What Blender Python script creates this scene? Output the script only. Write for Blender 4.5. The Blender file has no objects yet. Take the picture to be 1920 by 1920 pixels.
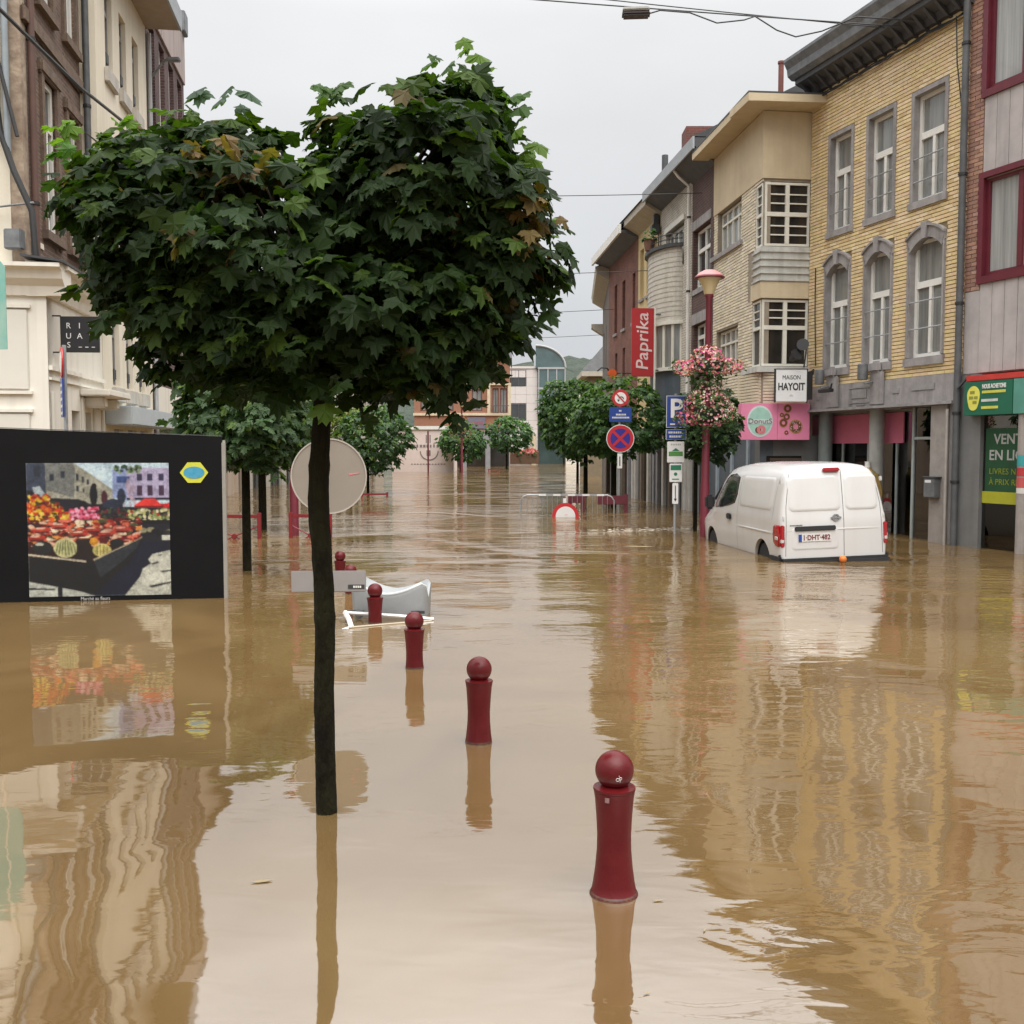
import bpy, bmesh, math, random
import numpy as np
from mathutils import Vector, Matrix
R = math.radians
rnd = random.Random(7)
col = bpy.context.scene.collection
sc = bpy.context.scene

# ------------------------------------------------------------------ camera, sky, sun, exposure
cam_d = bpy.data.cameras.new("camera"); cam = bpy.data.objects.new("camera", cam_d); col.objects.link(cam)
cam_d.sensor_width = 36; cam_d.lens = 36; cam_d.clip_start = 0.05; cam_d.clip_end = 3000
cam.location = (0, 0, 1.7); cam.rotation_euler = (R(90 - 3.517), 0, 0)
sc.camera = cam

SUN_EL, SUN_AZ = R(62), R(163)          # high soft sun behind the cloud, behind the viewer
w = bpy.data.worlds.new("World"); sc.world = w; w.use_nodes = True
nt = w.node_tree; N = nt.nodes; L = nt.links; N.clear()
out = N.new("ShaderNodeOutputWorld"); bg = N.new("ShaderNodeBackground"); bg.inputs[1].default_value = 0.1
sky = N.new("ShaderNodeTexSky"); sky.sky_type = 'NISHITA'; sky.sun_disc = False
sky.sun_elevation = SUN_EL; sky.sun_rotation = SUN_AZ; sky.dust_density = 5
hs = N.new("ShaderNodeHueSaturation"); hs.inputs["Saturation"].default_value = 0.25; L.new(sky.outputs[0], hs.inputs["Color"])
tc = N.new("ShaderNodeTexCoord"); sx = N.new("ShaderNodeSeparateXYZ"); L.new(tc.outputs["Generated"], sx.inputs[0])
cl = N.new("ShaderNodeClamp"); L.new(sx.outputs[2], cl.inputs[0])
ramp = N.new("ShaderNodeValToRGB")      # overcast: brighter toward the zenith
ramp.color_ramp.elements[0].position = 0.0; ramp.color_ramp.elements[0].color = (0.147, 0.153, 0.161, 1)
ramp.color_ramp.elements[1].position = 1.0; ramp.color_ramp.elements[1].color = (0.88, 0.88, 0.88, 1)
e = ramp.color_ramp.elements.new(0.16); e.color = (0.164, 0.168, 0.174, 1)
e = ramp.color_ramp.elements.new(0.38); e.color = (0.213, 0.215, 0.217, 1)
L.new(cl.outputs[0], ramp.inputs[0])
cn = N.new("ShaderNodeTexNoise"); cn.inputs["Scale"].default_value = 3.2; cn.inputs["Detail"].default_value = 5
mp = N.new("ShaderNodeMapping"); mp.inputs["Scale"].default_value = (1, 1, 2.6); L.new(tc.outputs["Generated"], mp.inputs[0]); L.new(mp.outputs[0], cn.inputs["Vector"])
mr = N.new("ShaderNodeMapRange"); mr.inputs[1].default_value = .3; mr.inputs[2].default_value = .7; mr.inputs[3].default_value = 22.6; mr.inputs[4].default_value = 24.8
L.new(cn.outputs[0], mr.inputs[0])
sc1 = N.new("ShaderNodeVectorMath"); sc1.operation = 'SCALE'; L.new(ramp.outputs[0], sc1.inputs[0]); L.new(mr.outputs[0], sc1.inputs["Scale"])
mx = N.new("ShaderNodeMix"); mx.data_type = 'RGBA'; mx.inputs[0].default_value = 0.92
L.new(hs.outputs[0], mx.inputs[6]); L.new(sc1.outputs[0], mx.inputs[7])
L.new(mx.outputs[2], bg.inputs[0]); L.new(bg.outputs[0], out.inputs[0])

sd = bpy.data.lights.new("sun", 'SUN'); sd.energy = 1.5; sd.angle = R(60); sd.color = (1, .96, .9)
so = bpy.data.objects.new("sun", sd); col.objects.link(so)
sdir = Vector((math.sin(SUN_AZ) * math.cos(SUN_EL), math.cos(SUN_AZ) * math.cos(SUN_EL), math.sin(SUN_EL)))
so.rotation_euler = sdir.to_track_quat('Z', 'Y').to_euler()

sc.view_settings.view_transform = 'Standard'; sc.view_settings.look = 'None'
sc.view_settings.exposure = 0.84; sc.view_settings.gamma = 1.0; sc.view_settings.use_curve_mapping = False
sc.cycles.max_bounces = 7; sc.cycles.diffuse_bounces = 3; sc.cycles.glossy_bounces = 4
sc.cycles.transparent_max_bounces = 8; sc.cycles.transmission_bounces = 4
sc.cycles.caustics_reflective = False; sc.cycles.caustics_refractive = False

# ------------------------------------------------------------------ materials
def srgb(r, g, b):
    f = lambda c: (c / 255 / 12.92) if c <= 10 else ((c / 255 + .055) / 1.055) ** 2.4
    return (f(r), f(g), f(b))

MATS = {}
def mat(name, c, c2=None, scale=4.0, rough=.7, bump=0.0, bscale=None, spec=.5, metal=0.0, streak=0.0, streak_col=None, tint=False, coat=0.0, ior=1.5, stretch=(1, 1, 1)):
    if name in MATS: return MATS[name]
    m = bpy.data.materials.new(name); m.use_nodes = True; t = m.node_tree; n = t.nodes; l = t.links
    p = n["Principled BSDF"]; p.inputs["Roughness"].default_value = rough; p.inputs["Specular IOR Level"].default_value = spec
    p.inputs["Metallic"].default_value = metal; p.inputs["Coat Weight"].default_value = coat; p.inputs["IOR"].default_value = ior
    tcn = n.new("ShaderNodeTexCoord"); mpn = n.new("ShaderNodeMapping"); mpn.inputs["Scale"].default_value = stretch
    l.new(tcn.outputs["Object"], mpn.inputs[0])
    c2 = c2 or tuple(x * .8 for x in c)
    nz = n.new("ShaderNodeTexNoise"); nz.inputs["Scale"].default_value = scale; nz.inputs["Detail"].default_value = 6; nz.inputs["Roughness"].default_value = .65
    l.new(mpn.outputs[0], nz.inputs["Vector"])
    rp = n.new("ShaderNodeMapRange"); rp.inputs[1].default_value = .32; rp.inputs[2].default_value = .68; l.new(nz.outputs[0], rp.inputs[0])
    mi = n.new("ShaderNodeMix"); mi.data_type = 'RGBA'; mi.inputs[6].default_value = (*c, 1); mi.inputs[7].default_value = (*c2, 1)
    l.new(rp.outputs[0], mi.inputs[0]); o = mi.outputs[2]
    if tint:
        at = n.new("ShaderNodeAttribute"); at.attribute_name = "tint"
        mm = n.new("ShaderNodeMix"); mm.data_type = 'RGBA'; mm.blend_type = 'MULTIPLY'; mm.inputs[0].default_value = 1
        l.new(o, mm.inputs[6]); l.new(at.outputs["Color"], mm.inputs[7]); o = mm.outputs[2]
    if streak > 0:                       # rain streaks: weathering stains that run down the wall
        m2 = n.new("ShaderNodeMapping"); m2.inputs["Scale"].default_value = (5.0, 5.0, .35); l.new(tcn.outputs["Object"], m2.inputs[0])
        n2 = n.new("ShaderNodeTexNoise"); n2.inputs["Scale"].default_value = 1.0; n2.inputs["Detail"].default_value = 5; l.new(m2.outputs[0], n2.inputs["Vector"])
        r2 = n.new("ShaderNodeMapRange"); r2.inputs[1].default_value = .48; r2.inputs[2].default_value = .75; r2.inputs[4].default_value = streak; l.new(n2.outputs[0], r2.inputs[0])
        ms = n.new("ShaderNodeMix"); ms.data_type = 'RGBA'; ms.inputs[7].default_value = (*(streak_col or (.08, .07, .06)), 1)
        l.new(r2.outputs[0], ms.inputs[0]); l.new(o, ms.inputs[6]); o = ms.outputs[2]
    l.new(o, p.inputs["Base Color"])
    if bump > 0:
        nb = n.new("ShaderNodeTexNoise"); nb.inputs["Scale"].default_value = bscale or scale * 6; nb.inputs["Detail"].default_value = 5
        l.new(mpn.outputs[0], nb.inputs["Vector"])
        b = n.new("ShaderNodeBump"); b.inputs["Strength"].default_value = 1.0; b.inputs["Distance"].default_value = bump
        l.new(nb.outputs[0], b.inputs["Height"]); l.new(b.outputs[0], p.inputs["Normal"])
    MATS[name] = m; return m

def brick_mat(name, c, mortar, bw=.22, bh=.07, c2=None):
    """far brick walls whose single bricks are only a few pixels: brick pattern + fine relief"""
    if name in MATS: return MATS[name]
    m = bpy.data.materials.new(name); m.use_nodes = True; t = m.node_tree; n = t.nodes; l = t.links
    p = n["Principled BSDF"]; p.inputs["Roughness"].default_value = .85
    tcn = n.new("ShaderNodeTexCoord"); sp = n.new("ShaderNodeSeparateXYZ"); cb = n.new("ShaderNodeCombineXYZ")
    l.new(tcn.outputs["Object"], sp.inputs[0])
    ad = n.new("ShaderNodeMath"); ad.operation = 'ADD'; l.new(sp.outputs[0], ad.inputs[0]); l.new(sp.outputs[1], ad.inputs[1])
    l.new(ad.outputs[0], cb.inputs[0]); l.new(sp.outputs[2], cb.inputs[1])
    br = n.new("ShaderNodeTexBrick"); br.inputs["Scale"].default_value = 1; br.inputs["Brick Width"].default_value = bw; br.inputs["Row Height"].default_value = bh
    br.inputs["Mortar Size"].default_value = .008; br.inputs["Color1"].default_value = (*c, 1); br.inputs["Color2"].default_value = (*(c2 or tuple(x * .72 for x in c)), 1)
    br.inputs["Mortar"].default_value = (*mortar, 1); l.new(cb.outputs[0], br.inputs["Vector"])
    nz = n.new("ShaderNodeTexNoise"); nz.inputs["Scale"].default_value = 1.3; nz.inputs["Detail"].default_value = 6; l.new(tcn.outputs["Object"], nz.inputs["Vector"])
    rp = n.new("ShaderNodeMapRange"); rp.inputs[1].default_value = .35; rp.inputs[2].default_value = .7; rp.inputs[3].default_value = 1.1; rp.inputs[4].default_value = .72; l.new(nz.outputs[0], rp.inputs[0])
    vm = n.new("ShaderNodeVectorMath"); vm.operation = 'SCALE'; l.new(br.outputs[0], vm.inputs[0]); l.new(rp.outputs[0], vm.inputs["Scale"])
    l.new(vm.outputs[0], p.inputs["Base Color"])
    b = n.new("ShaderNodeBump"); b.invert = True; b.inputs["Distance"].default_value = .01; l.new(br.outputs["Fac"], b.inputs["Height"]); l.new(b.outputs[0], p.inputs["Normal"])
    MATS[name] = m; return m

def glass_mat(name, tint=(.82, .88, .86)):
    """see-through shop glass: fresnel mix of clear and mirror"""
    if name in MATS: return MATS[name]
    m = bpy.data.materials.new(name); m.use_nodes = True; t = m.node_tree; n = t.nodes; l = t.links
    n.remove(n["Principled BSDF"]); o = n["Material Output"]
    tr = n.new("ShaderNodeBsdfTransparent"); tr.inputs[0].default_value = (*tint, 1)
    gl = n.new("ShaderNodeBsdfGlossy"); gl.inputs["Roughness"].default_value = .01
    fr = n.new("ShaderNodeFresnel"); fr.inputs[0].default_value = 2.3
    mi = n.new("ShaderNodeMixShader"); l.new(fr.outputs[0], mi.inputs[0]); l.new(tr.outputs[0], mi.inputs[1]); l.new(gl.outputs[0], mi.inputs[2])
    l.new(mi.outputs[0], o.inputs[0]); MATS[name] = m; return m

def leaf_mat(name, trans=.28, rough=.42, spec=.35):
    if name in MATS: return MATS[name]
    m = bpy.data.materials.new(name); m.use_nodes = True; t = m.node_tree; n = t.nodes; l = t.links
    p = n["Principled BSDF"]; p.inputs["Roughness"].default_value = rough; p.inputs["Specular IOR Level"].default_value = spec
    at = n.new("ShaderNodeAttribute"); at.attribute_name = "tint"; l.new(at.outputs["Color"], p.inputs["Base Color"])
    tl = n.new("ShaderNodeBsdfTranslucent")
    mu = n.new("ShaderNodeMix"); mu.data_type = 'RGBA'; mu.blend_type = 'MULTIPLY'; mu.inputs[0].default_value = 1; mu.inputs[7].default_value = (2.6, 3.0, .8, 1)
    l.new(at.outputs["Color"], mu.inputs[6]); l.new(mu.outputs[2], tl.inputs[0])
    mi = n.new("ShaderNodeMixShader"); mi.inputs[0].default_value = trans
    l.new(p.outputs[0], mi.inputs[1]); l.new(tl.outputs[0], mi.inputs[2]); l.new(mi.outputs[0], n["Material Output"].inputs[0])
    MATS[name] = m; return m

# ------------------------------------------------------------------ mesh builder
class MB:
    def __init__(s): s.v = []; s.f = []; s.c = None
    def add(s, vs, fs):
        b = len(s.v); s.v += [tuple(q) for q in vs]; s.f += [tuple(i + b for i in q) for q in fs]; return s
    def quad(s, a, b, c, d): return s.add([a, b, c, d], [(0, 1, 2, 3)])
    def box(s, x0, x1, y0, y1, z0, z1):
        return s.add([(x0, y0, z0), (x1, y0, z0), (x1, y1, z0), (x0, y1, z0), (x0, y0, z1), (x1, y0, z1), (x1, y1, z1), (x0, y1, z1)],
                     [(0, 3, 2, 1), (4, 5, 6, 7), (0, 1, 5, 4), (1, 2, 6, 5), (2, 3, 7, 6), (3, 0, 4, 7)])
    def bevbox(s, x0, x1, y0, y1, z0, z1, b=.01):
        bm = bmesh.new(); bmesh.ops.create_cube(bm, size=1)
        for q in bm.verts: q.co = Vector(((x0 + x1) / 2 + q.co.x * (x1 - x0), (y0 + y1) / 2 + q.co.y * (y1 - y0), (z0 + z1) / 2 + q.co.z * (z1 - z0)))
        bmesh.ops.bevel(bm, geom=bm.edges[:], offset=b, segments=2, affect='EDGES')
        bm.verts.index_update(); s.add([q.co[:] for q in bm.verts], [[q.index for q in f.verts] for f in bm.faces]); bm.free(); return s
    def prism_y(s, poly, y0, y1):                   # poly of (x,z), counter-clockwise seen from -y
        n = len(poly); vs = [(x, y0, z) for x, z in poly] + [(x, y1, z) for x, z in poly]
        return s.add(vs, [tuple(range(n)), tuple(reversed(range(n, 2 * n)))] + [(i, i + n, (i + 1) % n + n, (i + 1) % n) for i in range(n)])
    def prism_x(s, poly, x0, x1):                   # poly of (y,z)
        n = len(poly); vs = [(x0, y, z) for y, z in poly] + [(x1, y, z) for y, z in poly]
        return s.add(vs, [tuple(reversed(range(n))), tuple(range(n, 2 * n))] + [(i, (i + 1) % n, (i + 1) % n + n, i + n) for i in range(n)])
    def prism_z(s, poly, z0, z1):
        n = len(poly); vs = [(x, y, z0) for x, y in poly] + [(x, y, z1) for x, y in poly]
        return s.add(vs, [tuple(reversed(range(n))), tuple(range(n, 2 * n))] + [(i, (i + 1) % n, (i + 1) % n + n, i + n) for i in range(n)])
    def lathe(s, prof, c=(0, 0, 0), n=20, cap=True):
        vs = []
        for r, z in prof:
            for k in range(n):
                a = 2 * math.pi * k / n; vs.append((c[0] + r * math.cos(a), c[1] + r * math.sin(a), c[2] + z))
        fs = [(i * n + k, i * n + (k + 1) % n, (i + 1) * n + (k + 1) % n, (i + 1) * n + k) for i in range(len(prof) - 1) for k in range(n)]
        if cap: fs += [tuple(reversed(range(n))), tuple(range((len(prof) - 1) * n, len(prof) * n))]
        return s.add(vs, fs)
    def tube(s, path, r, n=8, cap=True):
        path = [Vector(q) for q in path]; rs = r if isinstance(r, (list, tuple)) else [r] * len(path)
        vs = []; up = None
        for i, q in enumerate(path):
            d = (path[min(i + 1, len(path) - 1)] - path[max(i - 1, 0)]).normalized()
            if up is None: up = Vector((0, 0, 1)) if abs(d.z) < .9 else Vector((1, 0, 0))
            a = d.cross(up).normalized(); b = a.cross(d).normalized(); up = b
            for k in range(n):
                t = 2 * math.pi * k / n; vs.append(q + (a * math.cos(t) + b * math.sin(t)) * rs[i])
        fs = [(i * n + k, i * n + (k + 1) % n, (i + 1) * n + (k + 1) % n, (i + 1) * n + k) for i in range(len(path) - 1) for k in range(n)]
        if cap: fs += [tuple(reversed(range(n))), tuple(range((len(path) - 1) * n, len(path) * n))]
        return s.add(vs, fs)
    def disc_y(s, cx, cz, r, y0, y1, n=32, ry=None):
        ry = ry or r; return s.prism_y([(cx + r * math.cos(-2 * math.pi * k / n), cz - ry * math.sin(-2 * math.pi * k / n)) for k in range(n)], y0, y1)
    def ring_y(s, cx, cz, r0, r1, y0, y1, n=32, a0=0, a1=2 * math.pi):
        full = abs(a1 - a0 - 2 * math.pi) < 1e-6; m = n if full else n + 1; vs = []
        for k in range(m):
            a = a0 + (a1 - a0) * k / n
            for r in (r0, r1):
                for y in (y0, y1): vs.append((cx + r * math.cos(a), y, cz + r * math.sin(a)))
        fs = []
        for k in range(n):
            i = 4 * k; j = 4 * ((k + 1) % m)
            fs += [(i, i + 2, j + 2, j), (i + 1, j + 1, j + 3, i + 3), (i + 2, i + 3, j + 3, j + 2), (i, j, j + 1, i + 1)]
        return s.add(vs, fs)
    def mesh(s, name, smooth=False, tints=None, fix=True):
        me = bpy.data.meshes.new(name); me.from_pydata(s.v, [], s.f)
        if fix:
            bm = bmesh.new(); bm.from_mesh(me); bmesh.ops.recalc_face_normals(bm, faces=bm.faces); bm.to_mesh(me); bm.free()
        if smooth:
            for q in me.polygons: q.use_smooth = True
            if smooth != 'all':
                me.set_sharp_from_angle(angle=R(smooth if smooth is not True else 40))
        return me
    def build(s, name, m, parent=None, smooth=False, loc=(0, 0, 0), rot=(0, 0, 0), fix=True):
        me = s.mesh(name, smooth, fix=fix); me.materials.append(m)
        o = bpy.data.objects.new(name, me); col.objects.link(o); o.location = loc; o.rotation_euler = rot
        if parent: o.parent = parent
        return o

def thing(name, label, cat, loc=(0, 0, 0), rz=0, group=None, rx=0, ry=0):
    o = bpy.data.objects.new(name, None); col.objects.link(o); o.location = loc; o.rotation_euler = (rx, ry, rz); o.empty_display_size = .2
    o["label"] = label; o["category"] = cat
    if group: o["group"] = group
    return o
def tag(o, label, cat, group=None):
    o["label"] = label; o["category"] = cat
    if group: o["group"] = group
    return o
def struct(o): o["kind"] = "structure"; return o
def stuff(o): o["kind"] = "stuff"; return o
def copy_tree(o, parent=None):
    c = o.copy(); col.objects.link(c); c.parent = parent
    for ch in [q for q in list(bpy.data.objects) if q.parent is o]: copy_tree(ch, c)
    return c
def facade(name, P, Q, label, cat="building", group=None):
    """Empty at P, local x along the frontage P->Q, local y into the building"""
    t = thing(name, label, cat, (P[0], P[1], 0), math.atan2(Q[1] - P[1], Q[0] - P[0]), group)
    return t, math.hypot(Q[0] - P[0], Q[1] - P[1])

def text(par, s, x, z, size, m, y=-.004, align='LEFT', depth=.002, name="lettering", rot=0, sx=1.0, shear=0, bold=0.0):
    cu = bpy.data.curves.new("t", 'FONT'); cu.body = s; cu.size = size; cu.align_x = align; cu.align_y = 'CENTER'; cu.extrude = depth; cu.resolution_u = 3
    cu.shear = shear; cu.offset = bold
    o = bpy.data.objects.new("t", cu); col.objects.link(o); bpy.context.view_layer.update()
    dg = bpy.context.evaluated_depsgraph_get(); me = bpy.data.meshes.new_from_object(o.evaluated_get(dg)); me.name = name
    bpy.data.objects.remove(o); bpy.data.curves.remove(cu)
    M = Matrix.Translation((x, y, z)) @ Matrix.Rotation(-rot, 4, 'Y') @ Matrix.Rotation(R(90), 4, 'X') @ Matrix.Diagonal((sx, 1, 1, 1))
    me.transform(M); me.materials.clear(); me.materials.append(m)
    ob = bpy.data.objects.new(name, me); col.objects.link(ob); ob.parent = par; return ob

def wall(par, x0, x1, z0, z1, ops, m, depth=.22, back=6.0, y=0.0, name="wall", roof=True, sides=True):
    xs = sorted({x0, x1, *[q for o in ops for q in o[:2]]}); zs = sorted({z0, z1, *[q for o in ops for q in o[2:4]]})
    b = MB()
    for i in range(len(xs) - 1):
        for j in range(len(zs) - 1):
            cx, cz = (xs[i] + xs[i + 1]) / 2, (zs[j] + zs[j + 1]) / 2
            if any(o[0] < cx < o[1] and o[2] < cz < o[3] for o in ops): continue
            b.quad((xs[i], y, zs[j]), (xs[i + 1], y, zs[j]), (xs[i + 1], y, zs[j + 1]), (xs[i], y, zs[j + 1]))
    for o in ops:
        d = o[4] if len(o) > 4 else depth; a0, a1, c0, c1 = o[:4]
        b.quad((a0, y, c0), (a0, y, c1), (a0, y + d, c1), (a0, y + d, c0)); b.quad((a1, y, c0), (a1, y + d, c0), (a1, y + d, c1), (a1, y, c1))
        b.quad((a0, y, c0), (a0, y + d, c0), (a1, y + d, c0), (a1, y, c0)); b.quad((a0, y, c1), (a1, y, c1), (a1, y + d, c1), (a0, y + d, c1))
    if sides:
        b.quad((x0, y, z0), (x0, y, z1), (x0, y + back, z1), (x0, y + back, z0)); b.quad((x1, y, z0), (x1, y + back, z0), (x1, y + back, z1), (x1, y, z1))
        b.quad((x0, y + back, z0), (x0, y + back, z1), (x1, y + back, z1), (x1, y + back, z0))
    if roof: b.quad((x0, y, z1), (x1, y, z1), (x1, y + back, z1), (x0, y + back, z1))
    return b.build(name, m, par, fix=False)

def window(par, x0, x1, z0, z1, y, zones, mf, mg, fw=.06, bar=.035, thick=.05, name="window", mull=.05, label=None):
    """zones: list of (f0,f1,[column fractions],[row fractions]) from the bottom up; frame + one pane object per light"""
    b = MB(); W, Hh = x1 - x0, z1 - z0; yf = y - thick
    b.box(x0, x0 + fw, yf, y + .02, z0, z1); b.box(x1 - fw, x1, yf, y + .02, z0, z1); b.box(x0 + fw, x1 - fw, yf, y + .02, z0, z0 + fw); b.box(x0 + fw, x1 - fw, yf, y + .02, z1 - fw, z1)
    cells = []
    for k, zn in enumerate(zones):
        f0, f1, cs = zn[0], zn[1], zn[2]; rs = zn[3] if len(zn) > 3 else []
        za, zb = z0 + f0 * Hh, z0 + f1 * Hh
        if k > 0: b.box(x0 + fw, x1 - fw, yf - .01, y + .018, za - mull, za + mull)
        za2 = max(za + (mull if k else 0), z0 + fw); zb2 = min(zb - (mull if k < len(zones) - 1 else 0), z1 - fw)
        xe = [x0 + fw]
        for c in cs:
            xc = x0 + c * W; b.box(xc - bar, xc + bar, yf - .006, y + .016, za2, zb2); xe += [xc - bar, xc + bar]
        xe.append(x1 - fw)
        ze = [za2]
        for r in rs:
            zc = za2 + r * (zb2 - za2)
            for q in range(0, len(xe), 2): b.box(xe[q], xe[q + 1], yf + .012, y + .012, zc - .014, zc + .014)
            ze += [zc - .014, zc + .014]
        ze.append(zb2)
        for q in range(0, len(xe), 2):
            for s in range(0, len(ze), 2): cells.append((xe[q], xe[q + 1], ze[s], ze[s + 1]))
    o = b.build(name, mf, par)
    if label: o["label"] = label
    for c in cells: MB().box(c[0], c[1], y - .008, y, c[2], c[3]).build("pane", mg, o)
    return o

def bricks(wallo, x0, x1, z0, z1, ops, m, n_single, tintf, bl=.215, bh=.058, j=.012, jx=.012, proud=.012, keyf=None, y=0.0, name="brick"):
    L1 = []; row = 0; z = z0
    while z + bh <= z1 + 1e-6:
        x = x0 - (bl + jx) * (.5 if row % 2 else 0); zc = z + bh / 2
        while x < x1:
            segs = [(max(x, x0), min(x + bl, x1))]
            for o in ops:
                if o[2] - .004 < zc < o[3] + .004:
                    ns = []
                    for a, b in segs:
                        if b <= o[0] or a >= o[1]: ns.append((a, b))
                        else:
                            if a < o[0]: ns.append((a, o[0]))
                            if b > o[1]: ns.append((o[1], b))
                    segs = ns
            L1 += [(a, b, z) for a, b in segs if b - a > .025]
            x += bl + jx
        z += bh + j; row += 1
    def bk(b, a0, a1, zz, p):
        b.add([(a0, y - p, zz), (a1, y - p, zz), (a1, y - p, zz + bh), (a0, y - p, zz + bh), (a0, y + .002, zz), (a1, y + .002, zz), (a1, y + .002, zz + bh), (a0, y + .002, zz + bh)],
              [(0, 1, 2, 3), (0, 4, 5, 1), (1, 5, 6, 2), (2, 6, 7, 3), (3, 7, 4, 0)])
    full = [q for q in L1 if abs(q[1] - q[0] - bl) < 1e-4]; full.sort(key=keyf or (lambda q: -q[0])); single = full[:n_single]; ss = set(single)
    vars_ = []
    for k in range(6 if n_single else 0):
        b = MB(); bk(b, 0, bl, 0, proud * (.8 + .08 * k)); me = b.mesh(name, fix=False); me.materials.append(m); set_tint(me, [tintf()] * len(me.vertices)); vars_.append(me)
    for a, b_, zz in single:
        o = bpy.data.objects.new(name, vars_[rnd.randrange(6)]); col.objects.link(o); o.parent = wallo; o.location = (a, 0, zz)
    b = MB(); tn = []
    for q in L1:
        if q in ss: continue
        bk(b, q[0], q[1], q[2], proud * rnd.uniform(.7, 1.25)); t = tintf(); tn += [t] * 8
    if b.v:
        me = b.mesh("brickwork", fix=False); me.materials.append(m); set_tint(me, tn)
        o = bpy.data.objects.new("brickwork", me); col.objects.link(o); o.parent = wallo; stuff(o)

def set_tint(me, cols):
    a = me.color_attributes.new("tint", 'FLOAT_COLOR', 'POINT')
    a.data.foreach_set("color", np.array([(*c[:3], 1) for c in cols], dtype=np.float32).ravel())

# palette
M_white = mat("white_paint", (.78, .77, .73), (.68, .67, .62), rough=.5, scale=3)
M_glass = mat("window_glass", (.055, .06, .06), (.03, .032, .032), rough=.04, spec=.8, scale=.8)
M_glass_g = mat("window_glass_curtain", (.26, .265, .25), (.13, .135, .13), rough=.05, spec=.7, scale=1.4, stretch=(6, 1, .5))
M_glass_dark = mat("window_glass_dark", (.03, .025, .02), (.018, .016, .014), rough=.05, spec=.45, scale=.8)
M_clear = glass_mat("shop_glass")
M_stone = mat("blue_stone", (.34, .32, .315), (.24, .225, .222), rough=.75, scale=5, bump=.004, streak=.5, streak_col=(.07, .065, .06))
M_dark = mat("dark_slate", (.035, .036, .04), (.06, .06, .062), rough=.55, scale=6)
M_zinc = mat("zinc", (.22, .23, .24), (.12, .125, .13), rough=.5, metal=.3, scale=5)
M_pipe = mat("grey_pipe", (.10, .105, .11), (.06, .062, .065), rough=.5, scale=4)
M_black = mat("black_paint", (.012, .012, .013), (.02, .02, .02), rough=.5)
M_wire = mat("cable_black", (.02, .02, .02), rough=.6)
M_burg = mat("burgundy_frame", (.135, .018, .03), (.10, .014, .024), rough=.4)
M_steel = mat("galvanised_steel", (.42, .43, .44), (.32, .33, .34), rough=.45, metal=.6, scale=20)
M_white_pl = mat("white_plastic", (.80, .80, .80), (.74, .74, .73), rough=.35)
M_int = mat("dark_interior", (.34, .34, .31), (.20, .20, .185), rough=.9, scale=1.5)

# ------------------------------------------------------------------ ground, water, hills
M_ground = mat("submerged_asphalt", (.06, .055, .05), (.04, .037, .033), rough=.9)
g = MB().quad((-900, -60, -.95), (900, -60, -.95), (900, 1500, -.95), (-900, 1500, -.95)).build("ground", M_ground, fix=False); struct(g)

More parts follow.
